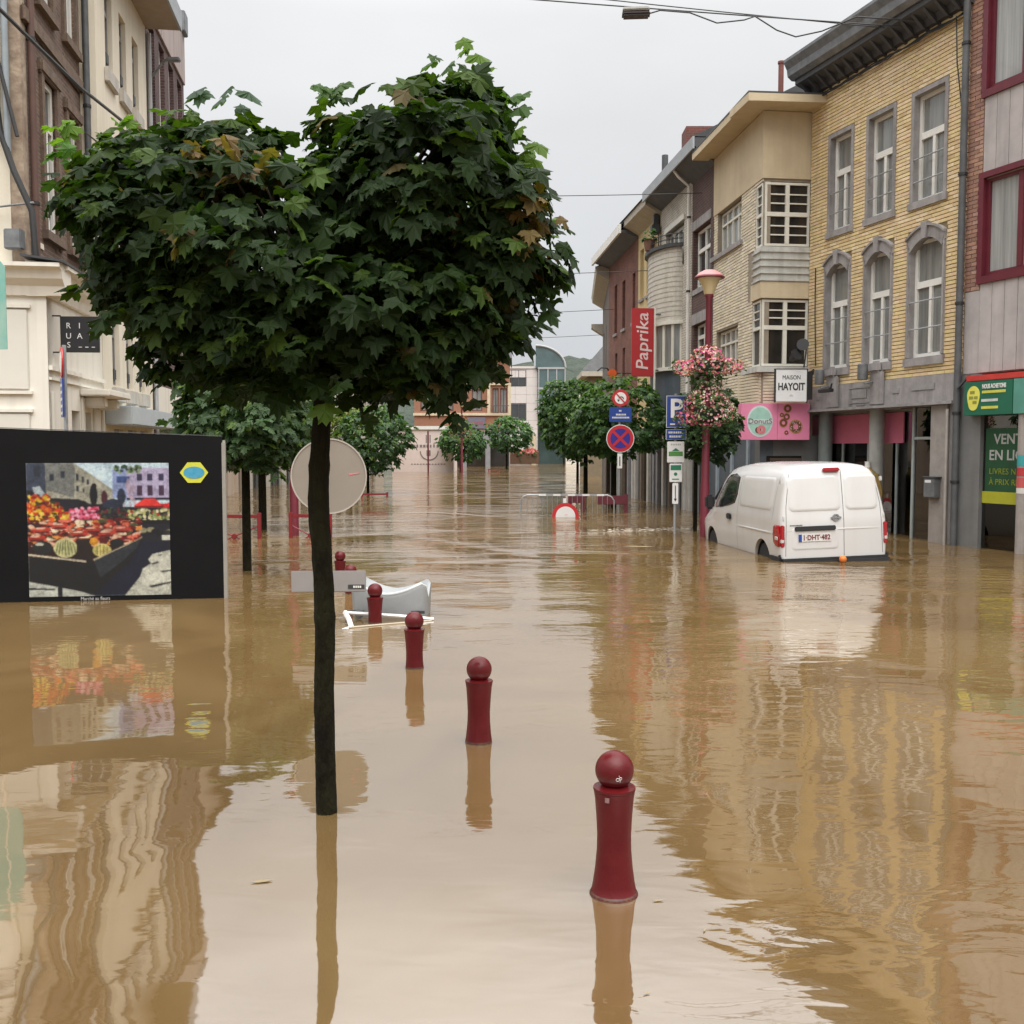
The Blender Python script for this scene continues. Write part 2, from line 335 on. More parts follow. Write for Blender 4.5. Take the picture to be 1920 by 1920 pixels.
def water_mat():
    m = bpy.data.materials.new("flood_water"); m.use_nodes = True; t = m.node_tree; n = t.nodes; l = t.links
    p = n["Principled BSDF"]
    tcn = n.new("ShaderNodeTexCoord")
    def noise(scale, sxyz, detail=2.0, rough=.5, dist=0.0, rot=0.0):
        mp_ = n.new("ShaderNodeMapping"); mp_.inputs["Scale"].default_value = sxyz; mp_.inputs["Rotation"].default_value = (0, 0, rot); l.new(tcn.outputs["Object"], mp_.inputs[0])
        nz = n.new("ShaderNodeTexNoise"); nz.inputs["Scale"].default_value = scale; nz.inputs["Detail"].default_value = detail; nz.inputs["Roughness"].default_value = rough
        nz.inputs["Distortion"].default_value = dist; l.new(mp_.outputs[0], nz.inputs["Vector"]); return nz.outputs[0]
    def math_(op, a, b):
        q = n.new("ShaderNodeMath"); q.operation = op
        for i, v in enumerate((a, b)):
            if isinstance(v, (int, float)): q.inputs[i].default_value = v
            else: l.new(v, q.inputs[i])
        return q.outputs[0]
    def rng(v, a, b, c, d):
        q = n.new("ShaderNodeMapRange"); q.interpolation_type = 'SMOOTHSTEP'; l.new(v, q.inputs[0])
        for i, x in enumerate((a, b, c, d)): q.inputs[i + 1].default_value = x
        return q.outputs[0]
    # silt: slow swirls of lighter and darker mud
    silt = noise(.5, (1, .7, 1), 5, .6, 1.2)
    cmx = n.new("ShaderNodeMix"); cmx.data_type = 'RGBA'; cmx.inputs[6].default_value = (.140, .085, .033, 1); cmx.inputs[7].default_value = (.178, .114, .047, 1)
    l.new(rng(silt, .35, .65, 0, 1), cmx.inputs[0]); l.new(cmx.outputs[2], p.inputs["Base Color"])
    # relief: long swell, ripples in patches, fine chop where the current runs
    swell = noise(1.1, (1, 1, 1), 1.5, .4, .6)
    rip = noise(4.0, (.5, 1.2, 1), 2.0, .5, .8, .12)
    band = noise(1.15, (.30, 1.1, 1), 2.5, .55, .9, -.05)
    chop = noise(13.0, (.75, 1.3, 1), 2.0, .55, .5, -.1)
    patch = noise(.22, (1, 1.1, 1), 2.0, .5, 1.0)
    sy = n.new("ShaderNodeSeparateXYZ"); l.new(tcn.outputs["Object"], sy.inputs[0])
    far = rng(sy.outputs[1], 5.5, 19.0, 0.0, 1.0)
    side = rng(sy.outputs[0], -.2, 1.6, 0.0, 1.0)
    pm = rng(patch, .42, .62, 0.0, 1.0)
    a1 = math_('MULTIPLY', swell, .0125)
    amp2 = math_('ADD', .0015, math_('MULTIPLY', math_('ADD', math_('MULTIPLY', far, .9), math_('MULTIPLY', side, .40)), .0115))
    a2 = math_('MULTIPLY', math_('MULTIPLY', rip, amp2), math_('ADD', .45, pm))
    amp3 = math_('MULTIPLY', math_('ADD', math_('MULTIPLY', far, .0062), math_('ADD', .00025, math_('MULTIPLY', side, .0007))), math_('ADD', .25, pm))
    a3 = math_('MULTIPLY', chop, amp3)
    midf = rng(sy.outputs[1], 8.5, 17.0, 0.0, 1.0)
    a4 = math_('MULTIPLY', math_('MULTIPLY', band, math_('MULTIPLY', midf, .058)), math_('ADD', .35, pm))
    rif = math_('MULTIPLY', rng(sy.outputs[1], 18.0, 21.5, 0.0, 1.0), rng(sy.outputs[1], 25.0, 31.0, 1.0, 0.0))
    a5 = math_('MULTIPLY', math_('MULTIPLY', noise(5.0, (.55, 1.1, 1), 2.5, .6, .7, .05), math_('MULTIPLY', rif, .034)), math_('ADD', .3, pm))
    h = math_('ADD', math_('ADD', math_('ADD', math_('ADD', a1, a2), a3), a4), a5)
    b = n.new("ShaderNodeBump"); b.inputs["Strength"].default_value = 1; b.inputs["Distance"].default_value = 1; l.new(h, b.inputs["Height"]); l.new(b.outputs[0], p.inputs["Normal"])
    p.inputs["Roughness"].default_value = .03; p.inputs["IOR"].default_value = 3.7; p.inputs["Specular IOR Level"].default_value = .5
    return m
wt = MB().quad((-70, -25, 0), (70, -25, 0), (70, 119, 0), (-70, 119, 0)).build("water", water_mat(), fix=False); struct(wt)

# wooded hills behind the town
M_hill = mat("wooded_hillside", (.020, .034, .022), (.055, .070, .050), rough=.95, scale=.09, bump=7, bscale=.16)
b = MB(); nx, ny = 90, 14
for j in range(ny):
    for i in range(nx):
        x = -420 + i * 840 / (nx - 1); y = 260 + j * 24
        hgt = 36 * (1 - math.exp(-(j / 4.2) ** 1.6)) * (1 + .16 * math.sin(x * .012 + 1) + .07 * math.sin(x * .05)) + 2.2 * math.sin(i * 1.7 + j * 2.3) * (j > 0)
        b.v.append((x, y, -1 + max(0, hgt)))
for j in range(ny - 1):
    for i in range(nx - 1): b.f.append((j * nx + i, j * nx + i + 1, (j + 1) * nx + i + 1, (j + 1) * nx + i))
struct(b.build("hill", M_hill, smooth='all'))

# ------------------------------------------------------------------ RIGHT SIDE OF THE STREET
A = (7.87, 18.0); B = (6.51, 22.65); C = (5.46, 22.6); C2 = (6.62, 22.75); D = (5.13, 26.3); E_ = (4.93, 28.4); F_ = (4.59, 32.0); G_ = (4.29, 35.2); H_ = (3.86, 41.2)

# ---- yellow brick house
ybt, YL = facade("yellow_brick_house", B, A, "yellow glazed brick house with six stone-framed white windows and a dark cornice")
M_mort = mat("dark_mortar", (.23, .17, .09), (.16, .12, .065), rough=.9, scale=9)
M_ybrick = mat("yellow_glazed_brick", (.76, .60, .355), (.66, .51, .285), rough=.5, scale=7, tint=True, bump=.0015, bscale=40, streak=.22, streak_col=(.16, .11, .05))
tops = [(.66, 1.56), (1.97, 2.90), (3.34, 4.34)]
mids = [(.60, 1.54), (1.96, 2.90), (3.31, 4.37)]
ops = [(a + .02, b_ - .02, 6.17, 8.27) for a, b_ in tops] + [(a + .02, b_ - .02, 3.26, 5.6) for a, b_ in mids]
yw = wall(ybt, 0, YL, 3.04, 9.55, ops, M_mort, depth=.3, back=7)
def ytint():
    k = rnd.uniform(.88, 1.09); q = rnd.random()
    if q < .05: return (k * .86, k * .80, k * .7)
    if q > .9: return (k * 1.05, k * 1.08, k * 1.2)
    return (k, k * rnd.uniform(.95, 1.04), k * rnd.uniform(.88, 1.1))
archops = [(a - .005, b_ + .005, 5.5, 5.76) for a, b_ in mids]
bricks(yw, 0.0, YL, 3.05, 9.5, [(o[0] - .012, o[1] + .012, o[2] - .012, o[3] + .012) for o in ops] + archops, M_ybrick, 300, ytint, bh=.056, j=.015, jx=.005, proud=.016)
def yellow_window(a, b_, z0, z1, arched):
    s = MB(); t = .085
    if not arched:
        s.box(a, a + t, -.035, .16, z0 + .13, z1 - t); s.box(b_ - t, b_, -.035, .16, z0 + .13, z1 - t); s.box(a, b_, -.035, .24, z1 - t, z1); s.box(a - .03, b_ + .03, -.06, .24, z0, z0 + .13)
        zi = z1 - t
    else:
        s.bevbox(a, a + t, -.05, .24, z0 + .12, z1 - .30, .02); s.bevbox(b_ - t, b_, -.05, .24, z0 + .12, z1 - .30, .02); s.box(a - .02, b_ + .02, -.06, .24, z0 - .03, z0 + .12)
        n = 14; cx = (a + b_) / 2; inn = []; outr = []
        for k in range(n + 1):
            u = k / n; x = a + u * (b_ - a); q = 1 - (2 * u - 1) ** 2
            outr.append((x, z1 - .30 + .10 + .20 * q)); xi = a + t + u * (b_ - a - 2 * t); inn.append((xi, z1 - .42 + .22 * q))
        for k in range(n): s.prism_y([inn[k], inn[k + 1], outr[k + 1], outr[k]], -.05, .24)
        s.prism_y([inn[0], outr[0], (a, z1 - .32), (a + t, z1 - .32)], -.05, .24); s.prism_y([inn[n], (b_ - t, z1 - .32), (b_, z1 - .32), outr[n]], -.05, .24)
        for k in range(n): s.prism_y([(outr[k][0] , outr[k][1]), (outr[k + 1][0], outr[k + 1][1]), (outr[k + 1][0], outr[k + 1][1] + .045), (outr[k][0], outr[k][1] + .045)], -.09, .0)
        s.prism_y([(cx - .05, z1 - .22), (cx + .05, z1 - .22), (cx + .085, z1 + .08), (cx - .085, z1 + .08)], -.10, .2)
        zi = z1 - .2
    s.build("window_surround", M_stone, ybt)
    wn = window(ybt, a + t, b_ - t, z0 + .13, zi, .145, [(0, .62, [.5]), (.62, 1.0, [])], M_white, M_glass_g, fw=.07, bar=.036, mull=.06)
    wn.name = "window"
    for dz in ((.36, .78) if not arched else (.52, 1.02)):
        MB().tube([(a + t - .02, -.02, z0 + .13 + dz), (b_ - t + .02, -.02, z0 + .13 + dz)], .014, 6).build("guard_rail", M_steel, wn)
for a, b_ in tops: yellow_window(a, b_, 6.13, 8.28, False)
for a, b_ in mids: yellow_window(a, b_, 3.27, 5.76, True)
# cornice with gutter
cb_ = MB(); cb_.prism_x([(0.0, 9.28), (-.10, 9.30), (-.16, 9.42), (-.42, 9.52), (-.42, 9.62), (.02, 9.62), (.02, 9.28)], -.04, YL + .06); cb_.build("cornice", M_dark, ybt)
gb = MB(); gb.prism_x([(-.46, 9.623), (-.56, 9.70), (-.58, 9.84), (-.66, 9.98), (-.66, 10.04), (-.52, 10.04), (-.42, 9.86), (.4, 10.0), (.4, 9.623)], -.12, YL + .06); gb.build("gutter", M_zinc, ybt)
rf = MB(); rf.prism_x([(-.40, 10.02), (4.2, 12.6), (7, 10.02)], -.05, YL); rf.build("roof", M_dark, ybt)
for k in range(16):
    x = .05 + k * .305; MB().prism_x([(-.02, 9.25), (-.12, 9.27), (-.38, 9.50), (-.40, 9.54), (-.02, 9.54)], x, x + .07).build("cornice_bracket", M_dark, ybt)
# cables and clutter under the cornice
for k in range(4):
    pts = [(.1 + i * .29, -.06 - .02 * k, 9.2 - .02 * k + .025 * math.sin(i * (1.1 + k * .4) + k)) for i in range(17)]
    MB().tube(pts, .013, 5).build("facade_cable", M_wire, ybt)
MB().tube([(4.55, -.08, 9.2), (4.62, -.1, 8.4), (4.74, -.08, 7.6), (4.76, -.06, 3.2)], .012, 5).build("facade_cable", M_wire, ybt)
MB().tube([(.27, -.04, 5.6), (.30, -.05, 4.6), (.34, -.04, 3.5)], .012, 5).build("facade_cable", M_wire, ybt)
# stone band, brackets and lamps above the shop
sb = MB(); sb.box(-.02, YL - .02, -.05, .3, 2.55, 3.04); sb.box(-.3, YL - .1, -.14, .3, 2.50, 2.55); sb.build("stone_band", M_stone, ybt)
for x in (.98, 2.48):
    q = MB(); q.bevbox(x - .13, x + .27, -.11, -.05, 2.56, 3.22, .02); q.bevbox(x - .06, x + .2, -.16, -.05, 3.2, 3.42, .04); q.build("bracket", M_stone, ybt)
    q = MB(); q.lathe([(.085, 0), (.1, .02), (.1, .3), (.08, .32)], (x - .14, -.26, 3.06), 14); q.tube([(x - .02, -.12, 3.02), (x - .02, -.3, 2.98)], .02, 6); q.build("wall_lamp", M_zinc, ybt, smooth=True)
MB().tube([(1.06, -.16, 2.98), (1.62, -.5, 2.94), (1.66, -.5, 3.03)], .02, 6).build("lamp_arm", M_black, ybt)
q = MB(); q.bevbox(1.2, 1.66, -.53, -.45, 2.86, 2.93, .01); q.build("spot_bar", M_black, ybt)
M_relief = mat("stone_relief", (.30, .29, .28), (.22, .21, .21), rough=.8, scale=8)
for x0, x1, z0, z1 in ((1.7, 2.2, 2.72, 2.9), (1.62, 2.3, 2.92, 2.95), (1.62, 2.3, 2.62, 2.645), (1.85, 2.15, 2.57, 2.6), (3.0, 3.2, 2.76, 2.86), (3.55, 4.2, 2.78, 2.9), (.4, .55, 2.74, 2.82)):
    MB().bevbox(x0, x1, -.065, -.05, z0, z1, .006).build("relief_panel", M_relief, ybt)
# recessed shop front
M_teal = mat("teal_column", (.21, .24, .235), (.15, .175, .17), rough=.45, scale=3)
for x, r, m_ in ((.30, .15, M_teal), (2.1, .15, mat("grey_column", (.36, .36, .34), (.27, .27, .25), rough=.6, scale=4, streak=.3))):
    MB().lathe([(r, -.9), (r, 2.499)], (x, .27, 0), 24).build("column", m_, ybt, smooth=True)
M_pil = mat("pale_stone", (.36, .325, .30), (.27, .245, .225), rough=.75, scale=5, streak=.35, bump=.003)
q = MB(); q.bevbox(4.06, 4.52, -.02, .45, -.9, 2.498, .015); q.build("pilaster", M_pil, ybt)
q = MB(); q.bevbox(4.52, YL - .02, .02, .45, -.9, 2.545, .01); q.build("pier", M_stone, ybt)
M_pink = mat("pink_reflection_paint", (.70, .20, .30), (.64, .18, .27), rough=.45)
M_frame = mat("pale_metal_frame", (.42, .46, .45), (.32, .36, .35), rough=.4)
shop = MB(); shop.box(-1.7, 4.5, 3.2, 3.3, -.9, 2.49); shop.box(-1.7, 4.5, .5, 3.2, 2.44, 2.49); shop.box(-1.7, -1.6, .5, 4.4, -.9, 2.44); shop.box(4.3, 4.5, .46, 4.4, -.9, 2.44); shop.build("shop_interior", M_int, ybt)
q = MB(); q.box(-.80, 2.62, .50, .53, 1.82, 2.43); q.build("pink_reflection_panel", M_pink, ybt)  # solid panel standing for the pink sign's reflection in the shop glass
fr = MB()
for x in (.55, 1.45, 2.38, 3.08): fr.box(x - .025, x + .025, .53, .59, -.9, 2.44)
for x in (3.2, 4.02): fr.box(x - .03, x + .03, .28, .36, -.9, 2.49)
fr.box(3.2, 4.02, .28, .36, 1.88, 1.93); fr.build("shop_frame", M_frame, ybt)
for a, b_ in ((-.7, .525), (.575, 1.425), (1.475, 2.355), (2.405, 3.055)): MB().box(a, b_, .555, .565, -.9, 2.43).build("pane", M_clear, ybt)
MB().box(3.23, 3.99, .31, .32, -.9, 1.88).build("pane", M_clear, ybt); MB().box(3.23, 3.99, .31, .32, 1.93, 2.49).build("pane", M_clear, ybt)
MB().quad((3.08, .36, -.9), (3.08, .55, -.9), (3.08, .55, 2.44), (3.08, .36, 2.44)).build("pane", M_clear, ybt)
M_ivory = mat("ivory_goods", (.55, .60, .55), (.42, .50, .46), rough=.6, scale=3)
q = MB(); q.bevbox(3.28, 3.95, .5, 1.1, -.3, .26, .05); q.build("display_plinth", M_ivory, ybt)
q = MB(); q.lathe([(.02, -.35), (.25, -.28), (.36, 0), (.32, .25), (.18, .38), (.02, .42)], (3.6, 1.5, .62), 14); q.build("goods_sack", mat("grey_goods", (.26, .27, .26), (.15, .16, .16), rough=.8, scale=4), ybt, smooth=True)
sh = MB()
for z in (.9, 1.3): sh.box(3.3, 4.0, 2.2, 2.6, z, z + .03)
sh.build("shelf", mat("shelf_wood", (.16, .11, .07), rough=.7), ybt)
# roof-mounted rust flue and side flashing
tag(MB().lathe([(.06, 0), (.06, .95), (.075, .95), (.075, 1.0)], (5.95, 23.2, 9.25), 12).build("flue_pipe", mat("rusty_red", (.22, .075, .06), (.15, .05, .04), rough=.7), smooth=True), "thin rust red flue pipe rising beside the dark cornice", "flue")
mq = thing("shop_mannequin", "headless mannequin in an ochre coat behind the shop glass beside the van", "mannequin", (7.15, 20.62, 0.05), R(-60))
MB().lathe([(.10, -.9), (.16, -.3), (.24, .1), (.22, .5), (.18, .75), (.23, 1.02), (.24, 1.12), (.12, 1.22), (.06, 1.28)], (0, 0, 0), 18).build("coat", mat("ochre_cloth", (.30, .20, .06), (.20, .13, .04), rough=.9, scale=12, bump=.01), mq, smooth=True)
q = MB(); q.tube([(.2, 0, 1.13), (.3, .02, .8), (.31, -.04, .45)], [.075, .07, .055], 8); q.tube([(-.2, 0, 1.13), (-.3, .02, .8), (-.31, -.04, .45)], [.075, .07, .055], 8); q.build("sleeves", MATS["ochre_cloth"], mq, smooth=True)
MB().lathe([(.06, 1.27), (.05, 1.36), (.055, 1.40)], (0, 0, 0), 12).build("neck", M_white, mq, smooth=True)
# letter box and flood-side bits
lb = thing("letter_box", "grey metal letter box on the pale stone pilaster", "letter box", (0, 0, 0)); lb.parent = None
lb.matrix_world = Matrix.Translation((B[0], B[1], 0)) @ Matrix.Rotation(math.atan2(A[1] - B[1], A[0] - B[0]), 4, 'Z') @ Matrix.Translation((4.22, -.14, .82))
q = MB(); q.bevbox(-.16, .16, 0, .12, 0, .36, .015); q.build("box", M_zinc, lb)
MB().box(-.11, .05, -.006, 0, .27, .32).build("name_plate", M_white_pl, lb); MB().bevbox(-.18, .20, -.02, .12, .36, .385, .008).build("lid", M_pipe, lb)

# ---- grey panel house at the right edge
A0 = (A[0] + .3646 / 1.0644 * 6, A[1] - 6 / 1.0644)
gbt, GL = facade("grey_panel_house", A, A0, "grey panel house with burgundy window frames above a green shop sign")
M_panel = mat("concrete_panel", (.46, .42, .41), (.36, .33, .325), rough=.8, scale=2.2, streak=.45, streak_col=(.20, .18, .18), bump=.002, bscale=30)
M_mort2 = mat("pale_mortar", (.30, .25, .21), (.22, .18, .15), rough=.9, scale=9)
M_rbrick = mat("pinkish_brick", (.40, .235, .175), (.30, .17, .13), rough=.8, scale=7, tint=True, bump=.002, bscale=40)
wins = [(.37, 2.2, 4.62, 6.24), (.37, 2.2, 7.72, 9.45)]
gw = wall(gbt, -.1, GL, 2.98, 11.5, wins, M_mort2, depth=.2, back=7)
def rtint():
    k = rnd.uniform(.75, 1.2); return (k, k * rnd.uniform(.92, 1.08), k * rnd.uniform(.9, 1.1)) if rnd.random() > .12 else (k * 1.25, k * 1.35, k * 1.4)
bricks(gw, -.08, .34, 4.42, 11.4, [], M_rbrick, 300, rtint, keyf=lambda q: q[2])
x = .37; k = 0
while x < GL - .05:
    w_ = .27; x1 = min(x + w_, GL)
    zz = [(3.0, 4.50), (6.36, 7.60), (9.57, 11.4)] if x < 2.28 else [(3.0, 11.4)]
    for z0, z1 in zz: MB().bevbox(x + .003, x1 - .003, -.03 - .002 * (k % 3), 0, z0, z1, .004).build("facade_panel", M_panel, gbt)
    x += w_; k += 1
MB().bevbox(.02, .36, -.012, .0, 3.0, 4.40, .004).build("facade_panel", M_panel, gbt)
for x0, x1, z0, z1 in wins:
    q = MB(); q.box(x0 - .05, x0 + .06, -.07, .12, z0 - .12, z1 + .12); q.box(x1 - .06, x1 + .05, -.07, .12, z0 - .12, z1 + .12); q.box(x0 + .06, x1 - .06, -.07, .12, z1 + .02, z1 + .12); q.box(x0 + .06, x1 - .06, -.07, .12, z0 - .12, z0 - .0)
    q.build("window_surround", M_burg, gbt)
    window(gbt, x0 + .06, x1 - .06, z0, z1 + .02, .06, [(0, 1, [.42])], M_burg, mat("curtained_glass", (.40, .41, .40), (.22, .225, .22), rough=.06, spec=.6, scale=1.2, stretch=(9, 1, .25)), fw=.07, bar=.05)
# drain pipe pair at the joint
dp = thing("drain_pipe", "dark grey drain pipe running down between the yellow house and the grey panels", "drain pipe", (A[0] - .10, A[1] + .02, 0))
q = MB(); q.tube([(0, -.05, 9.6), (0, -.05, -.9)], .06, 12); q.build("pipe", M_pipe, dp, smooth=True)
for z in (1.1, 2.3, 4.2, 6.4, 8.6): MB().lathe([(.075, 0), (.075, .05)], (0, -.05, z), 12).build("pipe_clamp", M_black, dp)
MB().tube([(-.03, -.14, 2.75), (.12, -.2, 2.95), (.35, -.16, 3.02)], .025, 6).build("offset_bend", M_black, dp, smooth=True)
q = MB(); q.tube([(-.12, .06, 2.4), (-.12, .06, -.9)], .025, 8); q.build("conduit", M_pil if "pale_stone" in MATS else M_zinc, dp, smooth=True)
# ground floor
M_gpil = mat("grey_painted_pier", (.20, .20, .195), (.15, .15, .148), rough=.7, scale=2, streak=.25)
q = MB(); q.box(-.02, .46, -.02, .5, -.9, 2.979); q.build("pier", M_gpil, gbt)
q = MB(); q.box(.46, 6, 2.2, 2.3, -.9, 2.98); q.box(.46, 6, .5, 2.2, 2.9, 2.97); q.build("shop_interior", M_int, gbt)
MB().box(.46, 4.0, .06, .07, -.9, 2.9).build("pane", M_clear, gbt)
M_grn = mat("dark_green_poster", (.012, .07, .025), (.008, .05, .018), rough=.6); M_lime = mat("lime_print", (.42, .42, .03), (.34, .34, .02), rough=.6)
MB().box(.52, 2.2, .048, .052, .82, 2.05).build("poster_backing", M_grn, gbt); MB().box(.47, 2.2, .040, .046, .78, .98).build("poster_strip", M_lime, gbt)
M_greyt = mat("grey_print", (.42, .42, .40), rough=.7); M_limet = mat("dull_lime_print", (.22, .26, .02), rough=.7)
text(gbt, "VENTE", .70, 1.86, .24, M_greyt, y=.044, bold=.004); text(gbt, "EN LIGNE", .60, 1.59, .24, M_greyt, y=.044, bold=.004)
text(gbt, "LIVRES NEUFS", .61, 1.32, .145, M_limet, y=.044); text(gbt, "À PRIX RÉDUITS", .61, 1.14, .145, M_limet, y=.044)
gs = thing("green_shop_sign", "green shop sign reading NOUS ACHETONS with a yellow blob under a red light strip", "sign", (A[0], A[1], 0), math.atan2(A0[1] - A[1], A0[0] - A[0]))
M_gsign = mat("green_sign", (.015, .13, .075), (.012, .11, .062), rough=.45); M_ysign = mat("yellow_sign_print", (.72, .70, .12), (.66, .62, .1), rough=.5); M_wsign = mat("white_sign_print", (.75, .75, .72), rough=.5)
MB().bevbox(.26, 1.30, -.20, -.03, 2.27, 2.84, .006).build("sign_box", M_gsign, gs); MB().bevbox(1.31, 2.3, -.20, -.03, 2.27, 2.84, .006).build("sign_box", mat("teal_sign", (.10, .30, .24), rough=.5), gs)
MB().bevbox(.26, 2.3, -.17, -.03, 2.85, 2.95, .008).build("red_strip", mat("red_strip", (.55, .06, .05), (.45, .04, .035), rough=.3), gs)
pts = [(.47 + .135 * math.cos(a) * (1 + .09 * math.sin(3 * a)), 2.56 + .22 * math.sin(a) * (1 + .06 * math.cos(2 * a))) for a in [2 * math.pi * k / 28 for k in range(28)]]
MB().prism_y(pts, -.206, -.200).build("blob_logo", M_ysign, gs)
for z, a, b_ in ((2.66, .40, .50), (2.57, .38, .47), (2.57, .49, .57), (2.49, .46, .55)): MB().box(a, b_, -.21, -.206, z - .025, z + .025).build("logo_print", mat("olive_print", (.28, .29, .05), rough=.6), gs)
text(gs, "NOUS ACHETONS", .66, 2.745, .098, M_wsign, y=-.206, sx=.62, bold=.004)
for z, a, b_, m_ in ((2.655, .66, 1.14, M_ysign), (2.515, .65, .98, M_wsign), (2.395, .65, .98, M_ysign)):
    x = a
    while x < b_:
        w_ = rnd.uniform(.012, .03); MB().box(x, x + w_, -.206, -.2, z - .022, z + .022).build("small_print", m_, gs); x += w_ + .008
stp = thing("sticker_post", "pale round post with teal and red stickers at the right edge beside the shop", "post", (8.30, 16.62, 0))
MB().lathe([(.10, -.9), (.10, 2.30), (.02, 2.36)], (0, 0, 0), 18).build("shaft", M_pil, stp, smooth=True)
for z0, z1, c in ((1.42, 1.6, (.05, .35, .36)), (1.26, 1.4, (.5, .04, .05)), (1.08, 1.24, (.55, .1, .1)), (.98, 1.07, (.7, .68, .64))):
    MB().lathe([(.103, z0), (.103, z1)], (0, 0, 0), 18, cap=False).build("sticker", mat("sticker_%d" % int(z0 * 100), c, rough=.5), stp, smooth=True)

# ---- cream corner house with the window bay
cbt, CL = facade("cream_corner_house", D, C, "cream rendered corner house with stacked white bay windows and wide flat eaves")
M_cream = mat("cream_render", (.60, .50, .345), (.50, .41, .275), rough=.85, scale=1.1, streak=.16, streak_col=(.24, .19, .13), bump=.004, bscale=25)
M_cmort = mat("cream_mortar", (.30, .26, .20), (.24, .20, .155), rough=.9, scale=8)
M_cbrick = mat("cream_brick", (.74, .67, .53), (.64, .575, .44), rough=.7, scale=7, tint=True)
def ctint(): k = rnd.uniform(.82, 1.12); return (k, k * rnd.uniform(.97, 1.02), k * rnd.uniform(.92, 1.06))
cops = [(.30, 2.2, 6.55, 7.55), (.30, 2.05, 3.62, 4.62), (3.25, CL, 6.1, 7.5), (3.1, CL, 3.5, 4.98)]
cw = wall(cbt, 0, CL, 2.0, 9.0, cops, M_cmort, depth=.16, back=5, sides=False)
MB().quad((0, 0, -.9), (0, 0, 9), (0, 5, 9), (0, 5, -.9)).build("party_wall", M_cmort, cbt, fix=False)
bricks(cw, 0, CL, 2.05, 7.56, [(o[0] - .02, o[1] + .02, o[2] - .02, o[3] + .02) for o in cops] + [(2.75, CL, 4.98, 6.1), (0, CL, 6.45, 6.55)][:1], M_cbrick, 60, ctint, bh=.052, j=.017, jx=.006, proud=.016)
q = MB(); q.box(-.0, CL, -.035, -.0, 7.56, 8.98); q.build("render_panel", M_cream, cbt)
q = MB(); q.box(-.15, 2.35, -.08, -.0, 6.42, 6.53); q.build("window_sill", M_stone, cbt)
M_frame_w = mat("cream_window_frame", (.72, .70, .62), (.62, .60, .53), rough=.5, scale=4)
window(cbt, .34, 2.16, 6.58, 7.52, .14, [(0, .68, [.25, .5, .75]), (.68, 1, [.25, .5, .75])], M_frame_w, mat("net_curtain_glass", (.30, .325, .33), (.18, .195, .2), rough=.06, spec=.6, scale=1.5), fw=.05, bar=.02, mull=.025)
window(cbt, .34, 2.01, 3.65, 4.6, .14, [(0, .66, [.25, .5, .75]), (.66, 1, [.25, .5, .75])], M_frame_w, M_glass_g, fw=.05, bar=.02, mull=.025)
window(cbt, 3.27, CL - .04, 6.12, 7.48, .04, [(0, .5, [], [.33, .66]), (.5, 1, [], [.33, .66])], M_frame_w, M_glass_dark, fw=.045, mull=.035)
window(cbt, 3.12, CL - .04, 3.52, 4.96, .04, [(0, .58, []), (.58, 1, [], [.33, .66])], M_frame_w, M_glass_dark, fw=.045, mull=.035)
# wing facing the viewer (local y of the wing runs into the wall)
ang_c = math.atan2(C[1] - D[1], C[0] - D[0]); ang_w = math.atan2(C2[1] - C[1], C2[0] - C[0])
wing = bpy.data.objects.new("corner_wing", None); col.objects.link(wing); wing.parent = cbt; wing.location = (CL, 0, 0); wing.rotation_euler = (0, 0, ang_w - ang_c)
WL = 1.2
wops = [(.02, 1.06, 6.1, 7.5), (.0, 1.06, 3.5, 4.98)]
ww = wall(wing, 0, WL, 2.0, 9.0, wops, M_cmort, depth=.14, back=.5, roof=False, sides=False)
MB().box(-.034, WL, -.035, -.001, 7.56, 8.98).build("render_panel", M_cream, wing)
bz = [z for z in np.arange(3.05, 3.45, .07)]
window(wing, .03, 1.05, 6.12, 7.48, .04, [(0, .5, [.5], [.33, .66]), (.5, 1, [.5], [.33, .66])], M_frame_w, M_glass_dark, fw=.05, bar=.045, mull=.045)
window(wing, .0, 1.05, 3.52, 4.96, .04, [(0, .58, [.5]), (.58, 1, [.5], [.33, .66])], M_frame_w, M_glass_dark, fw=.05, bar=.045, mull=.045)
# ribbed white apron under the upper bay, cream strip and rounded sills wrapping the corner
M_apron = mat("grey_white_paint", (.58, .58, .54), (.44, .44, .41), rough=.6, scale=3, streak=.4)
def wrap(za, zb, out_w, out_c, xc, xw=1.08, m=None, name="", rad=.0):
    b = MB(); b.box(-out_c, xw, -out_w, .0, za, zb); ob = b.build(name, m, wing)
    b2 = MB(); b2.box(xc, CL, -out_c, .0, za, zb); b2.build(name, m, cbt); return ob
wrap(5.34, 6.10, .05, .05, 3.25, m=M_apron, name="bay_apron")
for k in range(5): wrap(5.36 + k * .155, 5.40 + k * .155, .085, .085, 3.22, xw=1.06, m=M_apron, name="apron_rib")
wrap(4.99, 5.335, .06, .06, 3.1, m=M_cream, name="cream_strip")
wrap(3.38, 3.5, .14, .14, 2.7, m=M_apron, name="bay_sill")
# rounded brick corner below the bay, courses as real ribs
b = MB()
for k in range(10):
    z = 2.70 + k * .068; path = []
    for i in range(9):
        a = R(90) * i / 8; path.append((.32 - .42 * math.cos(a) , .32 - .42 * math.sin(a)))
    path = [(-.10, 1.2)] + path + [(1.1, -.10)]
    off = [(x, y) for x, y in path]
    poly = off + [(1.1, .3), (.3, .3), (.3, 1.2)]
    b.prism_z(poly, z, z + .055)
stuff(b.build("curved_brick_course", mat("cream_brick_plain", (.68, .60, .45), (.56, .49, .36), rough=.75, scale=9), wing))
